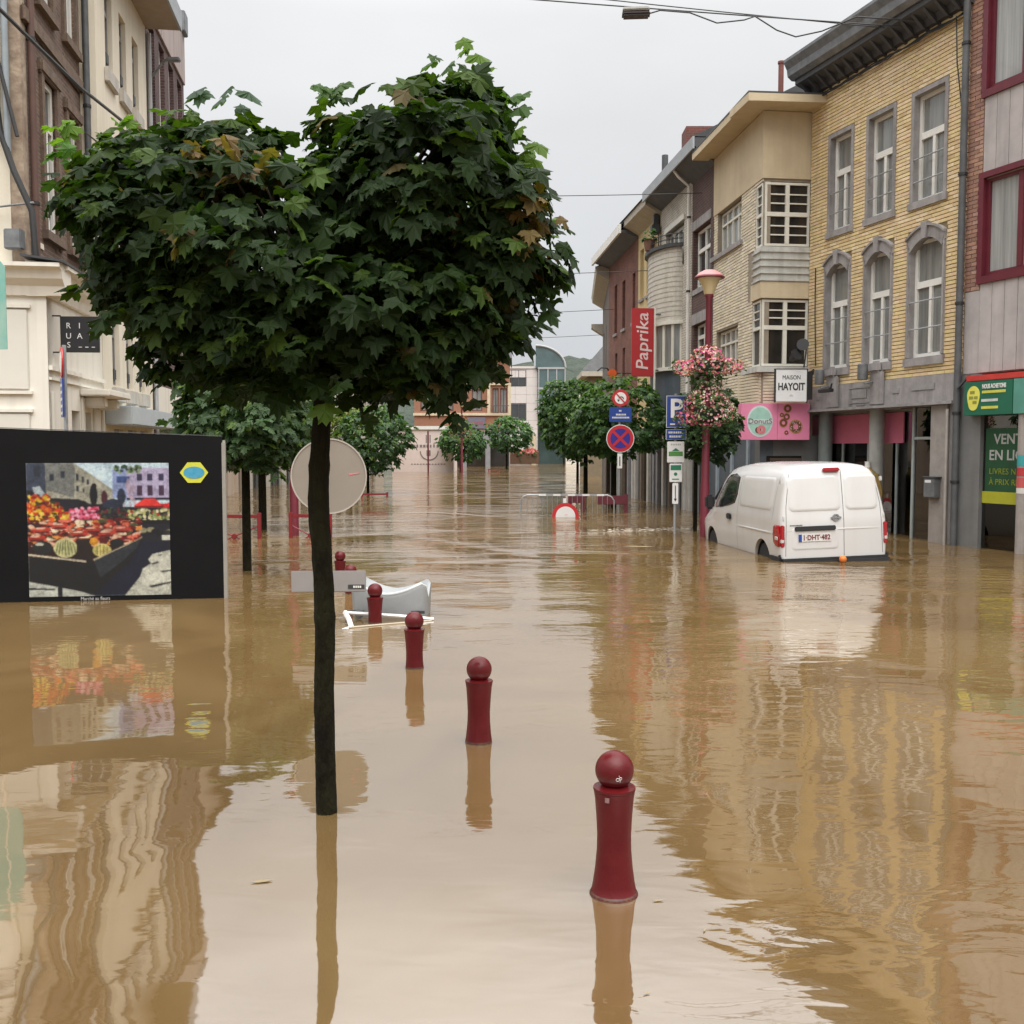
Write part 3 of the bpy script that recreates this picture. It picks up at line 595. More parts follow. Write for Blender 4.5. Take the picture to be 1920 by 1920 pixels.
# eaves slab over both sides
b = MB(); b.box(-.2, CL + .6, -.55, 5, 9.0, 9.16); b.build("eaves_slab", M_cream, cbt)
b = MB(); b.box(-.6 + .02, WL + .1, -.58, .6, 8.995, 9.155); b.build("eaves_slab", M_cream, wing)
b = MB(); b.box(-.2, CL + .6, -.56, 5, 9.164, 9.2); b.build("roof_edge", M_dark, cbt)
# dark shop front
M_bluegrey = mat("blue_grey_shop_paint", (.085, .105, .125), (.06, .075, .09), rough=.6, scale=3)
q = MB(); q.box(0, CL, 0, .3, -.9, 2.0); q.build("shop_wall", M_bluegrey, cbt)
q = MB(); q.box(0, WL + .2, .0, .3, -.9, 2.0); q.build("shop_wall", mat("grey_shop_render", (.17, .175, .175), (.12, .125, .125), rough=.7, scale=2), wing)
for x in (.5, 1.7, 2.9): MB().box(x, x + .16, -.05, 0, -.9, 1.98).build("shop_pilaster", mat("pale_blue_pilaster", (.30, .36, .41), (.24, .29, .33), rough=.6), cbt)
q = MB(); q.box(.15, .95, -.03, 0, .5, 1.55); q.build("shop_window", M_glass_dark, wing)
MB().box(.3, .85, -.06, -.03, 1.1, 1.42).build("notice_board", mat("rust_notice", (.22, .10, .07), (.3, .25, .2), rough=.7, scale=14), wing)
MB().box(.22, .95, -.05, -.03, 1.44, 1.50).build("lintel", mat("brown_lintel", (.10, .07, .05), rough=.8), wing)

# pink doughnut sign
def world_in(P, ang, x, y, z): return (P[0] + math.cos(ang) * x - math.sin(ang) * y, P[1] + math.sin(ang) * x + math.cos(ang) * y, z)
ps = thing("pink_doughnut_sign", "pink sign panel with a mint round logo and printed doughnuts above the dark shop", "sign", world_in(C, ang_w, 0, -.30, 0), ang_w)
for a, b_ in ((-.55, .268), (.274, 1.0)): MB().bevbox(a, b_, -.02, .2, 1.90, 2.69, .004).build("sign_panel", mat("bright_pink", (.80, .26, .42), (.76, .24, .39), rough=.4), ps)
M_mint = mat("mint_print", (.40, .66, .56), rough=.5); M_palem = mat("pale_mint_print", (.66, .78, .76), rough=.5); M_brownp = mat("brown_print", (.12, .04, .025), (.2, .07, .04), rough=.6, scale=30); M_tan = mat("tan_print", (.55, .28, .10), (.4, .18, .07), rough=.6, scale=40); M_rose = mat("rose_print", (.75, .22, .25), rough=.5)
MB().disc_y(-.13, 2.30, .29, -.024, -.02, 36, .34).build("logo_disc", M_palem, ps); MB().disc_y(-.13, 2.30, .25, -.027, -.024, 36, .30).build("logo_disc", M_mint, ps)
MB().box(-.40, .14, -.030, -.027, 2.24, 2.34).build("logo_band", M_palem, ps)
text(ps, "DonutS", -.13, 2.30, .155, mat("grey_brown_print", (.20, .12, .11), rough=.6), y=-.034, align='CENTER', sx=1.15)
MB().ring_y(-.10, 2.12, .03, .10, -.032, -.027, 24).build("doughnut_print", M_rose, ps); MB().ring_y(-.17, 2.11, .0, .07, -.029, -.027, 20).build("doughnut_print", M_brownp, ps)
for x, z, r in ((.49, 2.58, .095), (.36, 2.44, .05), (.47, 2.40, .08), (.40, 2.27, .10), (.68, 2.19, .155), (.47, 2.06, .05)):
    MB().ring_y(x, z, r * .35, r, -.026, -.02, 24).build("doughnut_print", M_tan, ps); MB().ring_y(x, z, r * .42, r * .85, -.030, -.026, 20).build("icing_print", M_brownp, ps)
for k in range(40):
    x = rnd.uniform(.55, .8); z = rnd.uniform(2.07, 2.32)
    if .06 < math.hypot(x - .68, z - 2.19) < .13: MB().box(x, x + .014, -.034, -.030, z, z + .012).build("sprinkle_print", M_palem, ps)

# hanging sign MAISON HAYOIT
ms = thing("hanging_shop_sign", "square white hanging sign with black capital letters on a black bracket", "sign", (5.99, 22.12, 3.06), R(2))
MB().bevbox(-.335, .335, -.035, .035, -.345, .345, .006).build("sign_board", M_white_pl, ms)
q = MB(); q.box(-.355, -.337, -.045, .045, -.36, .36); q.box(.337, .355, -.045, .045, -.36, .36); q.box(-.337, .337, -.045, .045, .347, .36); q.build("sign_frame", M_black, ms)
q = MB(); q.box(.355, .46, -.03, .03, -.3, .3); q.tube([(.44, 0, .3), (.55, .2, .36), (.62, .5, .1)], .018, 6); q.build("bracket", M_black, ms)
M_ink = mat("black_print", (.03, .03, .03), rough=.6)
text(ms, "MAISON", 0, .17, .13, M_ink, y=-.039, align='CENTER', sx=.82); text(ms, "HAYOIT", 0, -.03, .215, M_ink, y=-.039, align='CENTER', sx=.74, bold=.006)
MB().box(-.04, .04, -.039, -.035, -.225, -.215).build("small_print", M_greyt, ms); MB().box(-.025, .025, -.039, -.035, -.20, -.192).build("small_print", M_greyt, ms)
sp_ = thing("twin_floodlight", "pair of black floodlights bracketed above the square white sign", "floodlight", (6.17, 22.1, 3.78))
for (x, z, rx, ry) in ((.06, .12, 70, -60), (-.14, -.12, 60, 35)):
    q = MB(); q.lathe([(.05, -.1), (.07, -.02), (.12, .10), (.13, .14)], (0, 0, 0), 14); q.build("lamp_head", M_black, sp_, smooth=True, loc=(x, 0, z), rot=(R(rx), R(ry), 0))
MB().tube([(.0, 0, .0), (.16, .1, .1), (.24, .4, .0), (.2, .4, -.3)], .018, 6).build("arm", M_black, sp_)

# ---- brown brick house
bbt, BL = facade("brown_brick_house", E_, D, "narrow brown brick house with one tall white window, beside the cream bay")
M_bbr = brick_mat("brown_brick", (.105, .05, .042), (.12, .10, .09), c2=(.075, .036, .032))
ops3 = [(.12, 1.75, 6.0, 7.6), (.2, 1.6, 4.1, 5.06)]
wall(bbt, 0, BL, 2.2, 9.4, ops3, M_bbr, depth=.2, back=6)
window(bbt, .16, 1.71, 6.04, 7.56, .17, [(0, .64, [.5]), (.64, 1, [.5])], M_white, M_glass, fw=.07, bar=.04)
window(bbt, .24, 1.56, 4.12, 5.04, .17, [(0, .64, [.5]), (.64, 1, [.5])], M_white, M_glass, fw=.06, bar=.035)
for z0, z1 in ((7.6, 7.84), (5.06, 5.35), (5.86, 6.0)): MB().box(.05, 1.85, -.03, .0, z0, z1).build("stone_lintel", M_stone, bbt)
q = MB(); q.box(-.02, BL, .0, .3, -.9, 2.2); q.build("shop_wall", M_bluegrey, bbt)
q = MB(); q.prism_x([(0, 8.9), (-.55, 9.32), (-.55, 9.52), (.3, 9.52), (.3, 8.9)], -.02, BL); q.build("eaves", mat("dark_eaves", (.055, .055, .06), (.09, .09, .09), rough=.7), bbt)
MB().box(-.02, BL + .02, -.60, -.552, 9.24, 9.54).build("fascia_gutter", mat("pale_zinc", (.36, .38, .40), (.28, .30, .31), rough=.55, metal=.2), bbt)
MB().prism_x([(-.58, 9.545), (3.5, 11.6), (6, 9.545)], 0, BL).build("roof", M_dark, bbt)
tag(MB().box(5.0, 5.9, 30.0, 30.8, 9.3, 10.95).build("brick_chimney", brick_mat("chimney_brick", (.19, .06, .045), (.16, .12, .1))), "plain red brick chimney above the grey gutter", "chimney")
tag(MB().lathe([(.10, 0), (.10, 1.5)], (4.75, 32.4, 9.3), 12).build("grey_flue", M_pipe, smooth=True), "slim grey flue beside the red chimney", "flue")

# ---- white brick house with the round balcony bay
wbt, WLn = facade("white_brick_house", F_, E_, "white glazed brick house with a rounded balcony bay")
M_wbr = brick_mat("white_glazed_brick", (.62, .58, .50), (.25, .225, .19), c2=(.54, .50, .43))
wall(wbt, 0, WLn, 2.2, 9.4, [(.65, 2.75, 6.9, 8.15), (.1, 2.4, 4.0, 5.3)], M_wbr, depth=.2, back=6)
window(wbt, .69, 2.71, 6.94, 8.11, .17, [(0, 1, [.25, .5, .75])], M_frame_w, M_glass_g, fw=.09, bar=.05)
MB().box(.55, 2.85, -.05, .0, 8.15, 8.3).build("window_head", M_frame_w, wbt)
def half(cx, r, ry, n=22): return [(cx - r * math.cos(math.pi * k / n), -ry * math.sin(math.pi * k / n)) for k in range(n + 1)]
hb = half(1.25, 1.35, .62)
b = MB()
for k in range(30): b.prism_z(half(1.25, 1.35 - .012 * (k % 2), .62 - .012 * (k % 2)), 5.36 + k * .069, 5.36 + (k + 1) * .069)
b.build("round_bay", mat("white_glazed_brick_plain", (.60, .57, .50), (.48, .455, .395), rough=.5, scale=9, streak=.3), wbt)
MB().prism_z(half(1.25, 1.45, .72), 7.43, 7.53).build("balcony_slab", M_dark, wbt)
MB().prism_z(half(1.25, 1.42, .68), 5.26, 5.36).build("bay_cornice", M_frame_w, wbt)
rb = MB(); hp = half(1.25, 1.38, .66, 14)
for z in (7.66, 7.80): rb.tube([(x, y, z) for x, y in hp], .016, 5)
for x, y in hp[::2]: rb.tube([(x, y, 7.53), (x, y, 7.82)], .014, 5)
rb.build("balcony_rail", M_black, wbt)
pb = half(1.25, 1.3, .58, 8)
b = MB(); b.prism_z(half(1.25, 1.25, .52, 16), 2.6, 3.95); b.build("bay_base", M_bluegrey, wbt)
b = MB(); b.prism_z(half(1.25, 1.4, .66, 20), 3.95, 4.05); b.build("bay_sill", M_frame_w, wbt)
b = MB()
for x, y in pb: b.tube([(x, y, 4.05), (x, y, 5.26)], .045, 6)
b.build("bay_mullion", M_frame_w, wbt)
for (x0, y0), (x1, y1) in zip(pb[:-1], pb[1:]):
    MB().quad((x0, y0, 4.05), (x1, y1, 4.05), (x1, y1, 5.26), (x0, y0, 5.26)).build("pane", M_glass_g, wbt, fix=False)
q = MB(); q.box(0, WLn, .0, .3, -.9, 2.2); q.box(0, WLn, -.25, .0, 2.2, 2.75); q.build("shop_wall", M_bluegrey, wbt)
MB().prism_x([(0, 9.0), (-.55, 9.34), (-.55, 9.52), (.3, 9.52), (.3, 9.0)], 0, WLn).build("eaves", MATS["dark_eaves"], wbt)
MB().box(0, WLn, -.60, -.552, 9.25, 9.54).build("fascia_gutter", MATS["pale_zinc"], wbt)
MB().prism_x([(-.58, 9.545), (3.5, 11.6), (6, 9.545)], 0, WLn).build("roof", M_dark, wbt)
dq = thing("white_drain_pipe", "slim white drain pipe between the brown and the white brick house", "drain pipe", (E_[0] - .09, E_[1] - .0, 0))
MB().tube([(-.45, 0, 9.3), (-.3, 0, 9.1), (0, .05, 8.85), (0, .05, 2.3)], .045, 8).build("pipe", M_white, dq, smooth=True)
for z in (4, 6, 8): MB().lathe([(.06, 0), (.06, .05)], (0, .05, z), 10).build("pipe_clamp", M_black, dq)
pp = thing("balcony_plant", "small green plant in a brown pot on the round balcony", "plant", (4.05, 30.6, 7.53))
MB().lathe([(.13, 0), (.18, .3), (.2, .3)], (0, 0, 0), 12).build("pot", mat("terracotta", (.18, .09, .06), rough=.8), pp, smooth=True)

# ---- yellow plaster house and red brick house
pbt, PL = facade("yellow_plaster_house", G_, F_, "pale yellow plastered house with narrow blind windows behind the red banner")
M_ypl = mat("yellow_plaster", (.60, .48, .26), (.52, .41, .22), rough=.85, scale=1.2, streak=.3, streak_col=(.25, .18, .10))
po = [(.3, .85, 6.7, 8.35), (1.25, 1.8, 6.7, 8.35), (2.2, 2.75, 6.7, 8.35)]
wall(pbt, 0, PL, 2.4, 9.2, po, M_ypl, depth=.18, back=6)
for o in po:
    window(pbt, o[0], o[1], o[2], o[3], .16, [(0, 1, [])], M_ypl, mat("cream_shutter", (.42, .36, .22), rough=.7), fw=.05)
    MB().box(o[0] - .06, o[1] + .06, -.06, 0, o[2] - .09, o[2]).build("window_sill", M_stone, pbt)
MB().prism_x([(0, 8.9), (-.5, 9.2), (-.5, 9.42), (.3, 9.42), (.3, 8.9)], -.6, PL).build("eaves", mat("pale_eaves", (.46, .42, .35), (.36, .33, .28), rough=.8), pbt)
MB().prism_x([(-.56, 9.425), (3.5, 11.4), (6, 9.425)], -.6, PL).build("roof", M_dark, pbt)
q = MB(); q.box(0, PL, .0, .3, -.9, 2.4); q.build("shop_wall", M_bluegrey, pbt)
pts = [(PL - .1 + .0 * i, -.04, 8.9 - i * .4 + .0) for i in range(14)]
MB().tube([(PL - .12 + .04 * math.sin(i * 1.3), -.05, 8.9 - .45 * i) for i in range(14)], .02, 5).build("facade_cable", M_wire, pbt)
q = MB(); q.bevbox(PL - .3, PL - .1, -.2, 0, 8.5, 8.95, .02); q.bevbox(PL - .2, PL + .1, -.3, -.05, 8.3, 8.6, .03); q.build("cable_box", M_dark, pbt)

rbt, RL = facade("red_brick_house", H_, G_, "red brick house with tall narrow windows beside the red banner")
M_rbr = brick_mat("red_brick", (.235, .088, .060), (.18, .12, .10))
ro = [(1.3, 1.9, 6.1, 7.95), (3.0, 3.6, 6.1, 7.85), (5.0, 5.5, 6.1, 7.8), (1.5, 2.0, 3.4, 5.35), (3.1, 3.6, 3.4, 5.4)]
wall(rbt, 0, RL, 2.4, 9.0, ro, M_rbr, depth=.2, back=6)
for o in ro:
    window(rbt, o[0], o[1], o[2], o[3], .18, [(0, .65, [.5]), (.65, 1, [])], mat("dark_red_frame", (.10, .03, .025), rough=.6), M_glass_dark, fw=.05, bar=.02)
    MB().box(o[0] - .08, o[1] + .08, -.06, 0, o[2] - .10, o[2]).build("window_sill", M_stone, rbt)
MB().prism_x([(0, 8.85), (-.6, 9.05), (-.6, 9.1), (.3, 9.1), (.3, 8.85)], 0, RL).build("soffit", MATS["dark_eaves"], rbt)
MB().box(-.25, RL, -.68, -.602, 9.0, 9.3).build("fascia", M_white, rbt)
MB().prism_x([(-.66, 9.305), (3.5, 11.2), (6, 9.305)], 0, RL).build("roof", M_dark, rbt)
q = MB(); q.box(0, RL, .0, .3, -.9, 2.4); q.build("shop_wall", M_bluegrey, rbt)
# street-level shop pilasters of the terrace, light and dark
def pilasters(par, xs, mats, w=.22, h=2.3):
    for x, m_ in zip(xs, mats): MB().bevbox(x, x + w, -.12, .0, -.9, h, .01).build("shop_pilaster", m_, par)
M_wp = mat("white_pilaster", (.56, .55, .52), (.44, .43, .40), rough=.7, streak=.3); M_bp = mat("brown_pilaster", (.16, .12, .09), (.1, .08, .06), rough=.7); M_gp = mat("grey_pilaster", (.26, .26, .27), (.19, .19, .2), rough=.7)
pilasters(bbt, [.1, .8, 1.6], [M_wp, M_gp, M_bp]); pilasters(wbt, [.05, .8, 1.6, 2.4, 3.2], [M_gp, M_wp, M_bp, M_gp, M_wp]); pilasters(pbt, [.1, 1.0, 2.0, 2.8], [M_wp, M_bp, M_wp, M_gp]); pilasters(rbt, [.1, 1.2, 2.4, 3.6, 4.8, 5.6], [M_bp, M_gp, M_wp, M_bp, M_gp, M_wp])
for par, xs in ((bbt, [(.34, .78), (1.04, 1.58)]), (wbt, [(.3, .78), (1.04, 1.58), (1.84, 2.38), (2.64, 3.18)]), (pbt, [(.34, .98), (1.24, 1.98), (2.24, 2.78)]), (rbt, [(.34, 1.18), (1.44, 2.38), (2.64, 3.58), (3.84, 4.78)])):
    for a, b_ in xs: MB().box(a, b_, -.02, -.0, -.9, 2.1).build("shop_window", M_glass_dark, par)

# ---- further houses on the right
kbt, KL = facade("dark_gable_house", (4.35, 49.5), H_, "dark weathered house with a jutting cornice past the red brick front")
wall(kbt, 0, KL, -.9, 8.8, [(2.0, 2.6, 5.2, 7.0), (4.8, 5.4, 5.2, 7.0)], mat("dark_weathered_render", (.17, .145, .125), (.10, .085, .075), rough=.9, scale=1.5, streak=.5), back=6)
for a in (2.0, 4.8): window(kbt, a, a + .6, 5.2, 7.0, .2, [(0, .65, [.5]), (.65, 1, [])], M_frame_w, M_glass_dark, fw=.05, bar=.02)
MB().prism_x([(0, 8.4), (-.5, 8.7), (-.55, 8.95), (.3, 8.95), (.3, 8.4)], -.2, KL).build("cornice", MATS["pale_eaves"], kbt)
MB().prism_x([(0, 7.1), (-.55, 7.45), (-.55, 7.62), (.0, 7.62)], -.3, .5).build("side_cornice", MATS["pale_eaves"], kbt)
MB().prism_x([(-.5, 8.955), (3, 10.5), (6, 8.955)], -.2, KL).build("roof", M_dark, kbt)
hbt = thing("hip_roof_house", "small ochre house with a dark hipped roof and pale eaves beyond the dark gable", "building", (5.2, 64, 0))
MB().box(-.5, 9, 0, 7, -.9, 6.2).build("wall", mat("ochre_render", (.22, .175, .115), (.17, .135, .09), rough=.9), hbt)
MB().box(-.9, 9.3, -.4, 7.3, 6.2, 6.5).build("eaves", MATS["pale_eaves"], hbt)
q = MB(); q.add([(-.9, -.4, 6.504), (9.3, -.4, 6.504), (9.3, 7.3, 6.504), (-.9, 7.3, 6.504), (.9, 2.2, 8.6), (7.5, 2.2, 8.6), (7.5, 4.8, 8.6), (.9, 4.8, 8.6)], [(0, 1, 5, 4), (1, 2, 6, 5), (2, 3, 7, 6), (3, 0, 4, 7), (4, 5, 6, 7)]); q.build("roof", mat("slate_roof", (.085, .085, .085), (.05, .05, .052), rough=.8, scale=3), hbt)
for x in (1.2, 3.6): window(hbt, x, x + 1.0, 3.4, 5.1, -.01, [(0, 1, [.5])], M_white, M_glass_dark)

# ------------------------------------------------------------------ LEFT SIDE OF THE STREET
DLX, DLY = -.146 / 1.0106, 1 / 1.0106
def LP(t, off=0.0): return (-7.2 + DLX * t - DLY * off, 16.0 + DLY * t + DLX * off)
M_wrend = mat("off_white_render", (.80, .76, .68), (.74, .70, .62), rough=.8, scale=1.3, streak=.22, streak_col=(.30, .26, .2))
M_crend = mat("warm_white_render", (.79, .72, .59), (.72, .65, .52), rough=.85, scale=1.1, streak=.2, streak_col=(.32, .27, .2))
lbt, LL = facade("old_brick_corner_house", LP(0), LP(3.4), "weathered brown brick corner house over a white panelled shop front")
M_obr = brick_mat("old_brown_brick", (.175, .105, .075), (.22, .175, .135), c2=(.12, .07, .05))
M_osto = mat("brown_sandstone", (.20, .14, .10), (.12, .08, .06), rough=.9, scale=6, bump=.015, streak=.4)
lo = [(1.05, 1.75, 5.25, 7.75), (2.45, 3.1, 5.25, 7.6), (.95, 1.65, 8.9, 11.3), (2.45, 3.1, 8.9, 11.2)]
lw = wall(lbt, 0, LL, 4.55, 14.0, lo, M_obr, depth=.2, back=6, y=.28, sides=False)
for o in lo:
    window(lbt, o[0], o[1], o[2], o[3], .37, [(0, .7, [.5]), (.7, 1, [])], M_white, M_glass, fw=.10, bar=.04)
    q = MB(); q.box(o[0] - .14, o[0], .23, .34, o[2], o[3]); q.box(o[1], o[1] + .14, .23, .34, o[2], o[3]); q.bevbox(o[0] - .2, o[1] + .2, .20, .34, o[3], o[3] + .22, .03); q.box(o[0] - .18, o[1] + .18, .18, .34, o[2] - .14, o[2]); q.build("window_surround", M_osto, lbt)
for z in (8.2, 11.9): MB().bevbox(0, LL, .20, .28, z, z + .28, .04).build("string_course", M_osto, lbt)
for k in range(10):
    x = rnd.uniform(.05, LL - .1); z = rnd.choice([rnd.uniform(7.9, 8.8), rnd.uniform(4.6, 5.1), rnd.uniform(11.4, 13)]); s_ = rnd.uniform(.08, .24)
    MB().bevbox(x, x + s_, .262, .28, z, z + s_ * .6, .004).build("patched_stone", rnd.choice([M_osto, M_crend]), lbt)
# gable of the corner house that faces the viewer (x from -5 to 0 along the camera-facing side)
M_gable = mat("cream_gable_render", (.76, .71, .59), (.67, .62, .51), rough=.85, scale=1.4, streak=.3, streak_col=(.28, .24, .18))
gside = bpy.data.objects.new("gable_side", None); col.objects.link(gside); gside.parent = lbt; gside.rotation_euler = (0, 0, R(-90)); gside.location = (0, 0, 0)
MB().box(-6, -.47, -.02, .2, 4.55, 14).build("gable_render", M_gable, gside)
MB().box(-.468, -.27, -.01, .25, 4.55, 14).build("gable_quoin", mat("peeling_quoin", (.50, .41, .31), (.20, .135, .10), rough=.95, scale=2.2, bump=.02, bscale=9), gside)
MB().box(-6, -.75, -.06, -.02, 5.55, 6.9).build("painted_board", M_wrend, gside)
MB().box(-6, -.72, -.12, -.02, 6.92, 7.0).build("board_ledge", M_wrend, gside)
# ground floor: white panelled shop, corner to the street
q = MB(); q.box(-6, 0.0, 0, .3, -.9, 4.05); q.build("shop_front_wall", M_wrend, gside)
M_pan = mat("pale_grey_panel", (.70, .67, .60), (.64, .61, .545), rough=.7, scale=1)
for x0, x1 in ((-1.35, -.28), (-3.2, -1.65)):
    for z0, z1 in ((-.5, 2.25), (2.62, 3.85)):
        q = MB(); q.bevbox(x0, x1, -.035, 0, z0, z1, .012); q.build("moulded_panel", M_pan, gside)
        q = MB(); q.box(x0 - .05, x1 + .05, -.055, -.0, z1 + .02, z1 + .07); q.box(x0 - .05, x1 + .05, -.055, 0, z0 - .07, z0 - .02); q.build("panel_moulding", M_wrend, gside)
prof = [(0, 4.05), (-.06, 4.06), (-.09, 4.2), (-.2, 4.3), (-.24, 4.42), (-.34, 4.46), (-.34, 4.52), (.28, 4.60), (.28, 4.05)]
MB().prism_x(prof, -6, .30).build("shop_cornice", M_wrend, gside); MB().prism_x([(y - .004, z + .003) for y, z in prof], -.06, LL).build("shop_cornice", M_wrend, lbt)
MB().prism_x([(-.36, 4.525), (.26, 4.61), (.26, 4.64), (-.36, 4.56)], -.36, LL).build("lead_flashing", M_dark, lbt)
do = [(1.25, 1.75, -.9, 2.35, .4), (2.0, 2.5, -.9, 2.35, .4)]
wall(lbt, 0, LL, -.9, 4.05, do, M_wrend, back=.5, roof=False, sides=False, name="shop_side_wall")
for o in do: MB().box(o[0], o[1], .34, .38, -.9, 2.35).build("door_leaf", mat("dark_green_door", (.03, .036, .03), rough=.4), lbt)
q = MB(); q.box(.02, LL - .02, -.06, 0, 2.93, 3.0); q.box(.02, LL - .02, -.04, 0, 2.78, 2.82); q.build("string_moulding", M_wrend, lbt)
q = MB(); q.bevbox(1.75, LL, -.5, 0, 2.62, 2.74, .02); q.bevbox(2.0, 2.25, -.35, 0, 2.42, 2.62, .03); q.bevbox(2.9, 3.15, -.35, 0, 2.42, 2.62, .03); q.build("door_canopy", M_wrend, lbt)
for x in (.1, 1.82, 2.62, 3.2): MB().bevbox(x, x + .14, -.04, 0, -.9, 2.6, .01).build("shop_pilaster", M_pan, lbt)
MB().prism_x([(.2, 14.0), (-.2, 14.2), (-.2, 14.4), (.3, 14.4)], 0, LL).build("cornice", M_osto, lbt)

rs = thing("black_shop_sign", "black hanging sign with sparse white capital letters on the white shop corner", "sign", (-7.115, 16.3, 3.505), R(4))
MB().bevbox(0, .585, -.04, .04, -.28, .28, .006).build("sign_board", mat("black_sign", (.014, .011, .013), rough=.4), rs)
q = MB(); q.box(-.17, 0, -.02, .02, -.29, -.27); q.box(-.17, 0, -.02, .02, .28, .30); q.box(-.17, -.155, -.02, .02, -.27, .28); q.build("bracket", M_black, rs)
M_wt = mat("white_letter", (.72, .72, .72), rough=.5)
for ch, x, z in (("R", .13, .13), ("I", .30, .13), ("T", .47, .13), ("U", .13, -.03), ("A", .30, -.03), ("L", .47, -.03), ("S", .13, -.17)): text(rs, ch, x, z, .125, M_wt, y=-.044, align='CENTER')
for x in (.28, .38, .48): MB().box(x, x + .05, -.046, -.04, -.205, -.195).build("dash_print", M_wt, rs)

# street sign seen nearly edge-on and turquoise banner
ns = thing("one_way_sign_post", "red-ringed disc over a tall blue plate seen edge-on beside the white shop", "road sign", (-6.5, 14.9, 0), R(-62))
MB().tube([(0, .03, -.9), (0, .03, 3.2)], .03, 8).build("pole", M_steel, ns)
MB().disc_y(0, 2.95, .22, -.02, 0, 28).build("disc", mat("red_sign", (.52, .03, .03), rough=.4), ns); MB().disc_y(0, 2.95, .15, -.024, -.02, 28).build("disc_face", M_white_pl, ns)
MB().bevbox(-.17, .17, -.02, 0, 2.16, 2.72, .006).build("blue_plate", mat("blue_sign", (.02, .06, .30), (.02, .05, .26), rough=.4), ns)
for z in (2.62, 2.52, 2.42, 2.32, 2.22): MB().box(-.12, .12, -.024, -.02, z - .02, z + .02).build("plate_print", M_wsign, ns)
tb = thing("turquoise_banner", "turquoise translucent banner cut off at the left edge by the white shop", "banner", (-6.33, 12.95, 3.55))
q = MB(); q.prism_y([(-.9, -.62), (0, -.6), (0.0, .42), (-.16, .62), (-.9, .95)], -.006, .006); q.build("cloth", mat("turquoise_cloth", (.10, .36, .32), (.30, .46, .38), rough=.6, scale=2.2, stretch=(1, 1, .6)), tb)
MB().tube([(-.2, .02, -4.4), (-.2, .02, 1.0)], .03, 8).build("pole", M_crend, tb)
# cables, box and pipe on the gable
gc = thing("gable_cable_bundle", "black cable bundle with loops and grey junction box on the cream gable", "cables", (-7.43, 15.86, 0))
q = MB(); q.tube([(-.35, -.08, 12), (-.33, -.08, 8), (-.36, -.08, 7.1), (-.3, -.08, 6.5), (-.1, -.1, 5.9), (0.16, -.1, 5.3), (.2, -.1, 4.6)], .05, 8)
q.tube([(-.33, -.12, 11), (-.30, -.12, 7.6), (-.02, -.12, 6.4)], .03, 6); q.build("main_cable", M_wire, gc, smooth=True)
for cx, cz, r in ((-.75, 7.55, .36), (-.78, 7.35, .30), (-.7, 7.1, .42), (-.72, 6.45, .3)):
    MB().tube([(cx + r * math.cos(a), -.1, cz + r * .8 * math.sin(a)) for a in [2 * math.pi * k / 20 - .6 for k in range(17)]], .014, 5).build("cable_loop", M_wire, gc)
MB().tube([(-.2, -.06, 12), (-.2, -.06, 6.2)], .05, 10).build("pale_pipe", mat("pale_blue_pipe", (.28, .32, .35), rough=.5), gc, smooth=True)
MB().bevbox(-.24, 0.02, -.2, -.04, 4.72, 5.02, .015).build("junction_box", M_zinc, gc)
MB().tube([(-.45, -.1, 4.95), (-.44, -.1, 5.35), (.2, -.12, 5.42)], .018, 6).build("bracket_rod", M_zinc, gc)
bp_ = thing("brown_drain_pipe", "rust brown drain pipe at the edge of the old brick front", "drain pipe", (*LP(.28, .20), 0)); MB().tube([(0, 0, 13.8), (0, 0, 4.62)], .055, 10).build("pipe", mat("rust_pipe", (.12, .065, .05), rough=.7), bp_, smooth=True)
for z in (5.5, 8, 10.5): MB().lathe([(.07, 0), (.07, .05)], (0, 0, z), 10).build("pipe_clamp", M_black, bp_)
bp_ = thing("grey_drain_pipe", "grey drain pipe between the old brick front and the warm white house", "drain pipe", (*LP(3.4, .16), 0)); MB().tube([(0, 0, 13.8), (0, 0, 4.62)], .06, 10).build("pipe", M_pipe, bp_, smooth=True)
for z in (5.5, 8, 10.5): MB().lathe([(.075, 0), (.075, .05)], (0, 0, z), 10).build("pipe_clamp", M_black, bp_)

# ---- warm white rendered house
vbt, VL = facade("warm_white_house", LP(3.45), LP(8.05), "warm white rendered house with slim windows and wide boxed eaves")
vx = [(.75, 1.35), (1.95, 2.55), (3.15, 3.75)]
vo = [(a, b_, z0, z0 + 1.5) for a, b_ in vx for z0 in (9.05, 5.95)] + [(a, b_, 2.95, 4.3) for a, b_ in vx] + [(a, b_ + .2, -.5, 2.1) for a, b_ in vx]
wall(vbt, 0, VL, -.9, 11.3, vo, M_crend, depth=.16, back=7)
for o in vo: window(vbt, o[0], o[1], o[2], o[3], .14, [(0, .75, []), (.75, 1, [])] if o[2] > 0 else [(0, 1, [.5])], mat("grey_window_frame", (.26, .25, .25), rough=.5), M_glass_g, fw=.05)
for a, b_ in vx:
    for z0 in (9.05, 5.95, 2.95): MB().bevbox(a - .12, b_ + .12, -.09, 0, z0 - .32, z0 - .04, .015).build("window_box_sill", mat("sill_white", (.56, .52, .46), (.46, .43, .38), rough=.7, streak=.3), vbt)
    for z0 in (9.05, 2.95): MB().bevbox(a + .15, a + .4, .02, .12, z0 + .1, z0 + .35, .03).build("window_ornament", M_dark, vbt)
MB().box(-.05, VL + .1, -.75, .4, 11.3, 11.42).build("eaves_soffit", mat("soffit_brown", (.36, .29, .235), (.30, .24, .195), rough=.8), vbt)
MB().box(-.05, VL + .1, -.80, -.752, 11.28, 11.72).build("fascia_gutter", MATS["pale_zinc"], vbt)
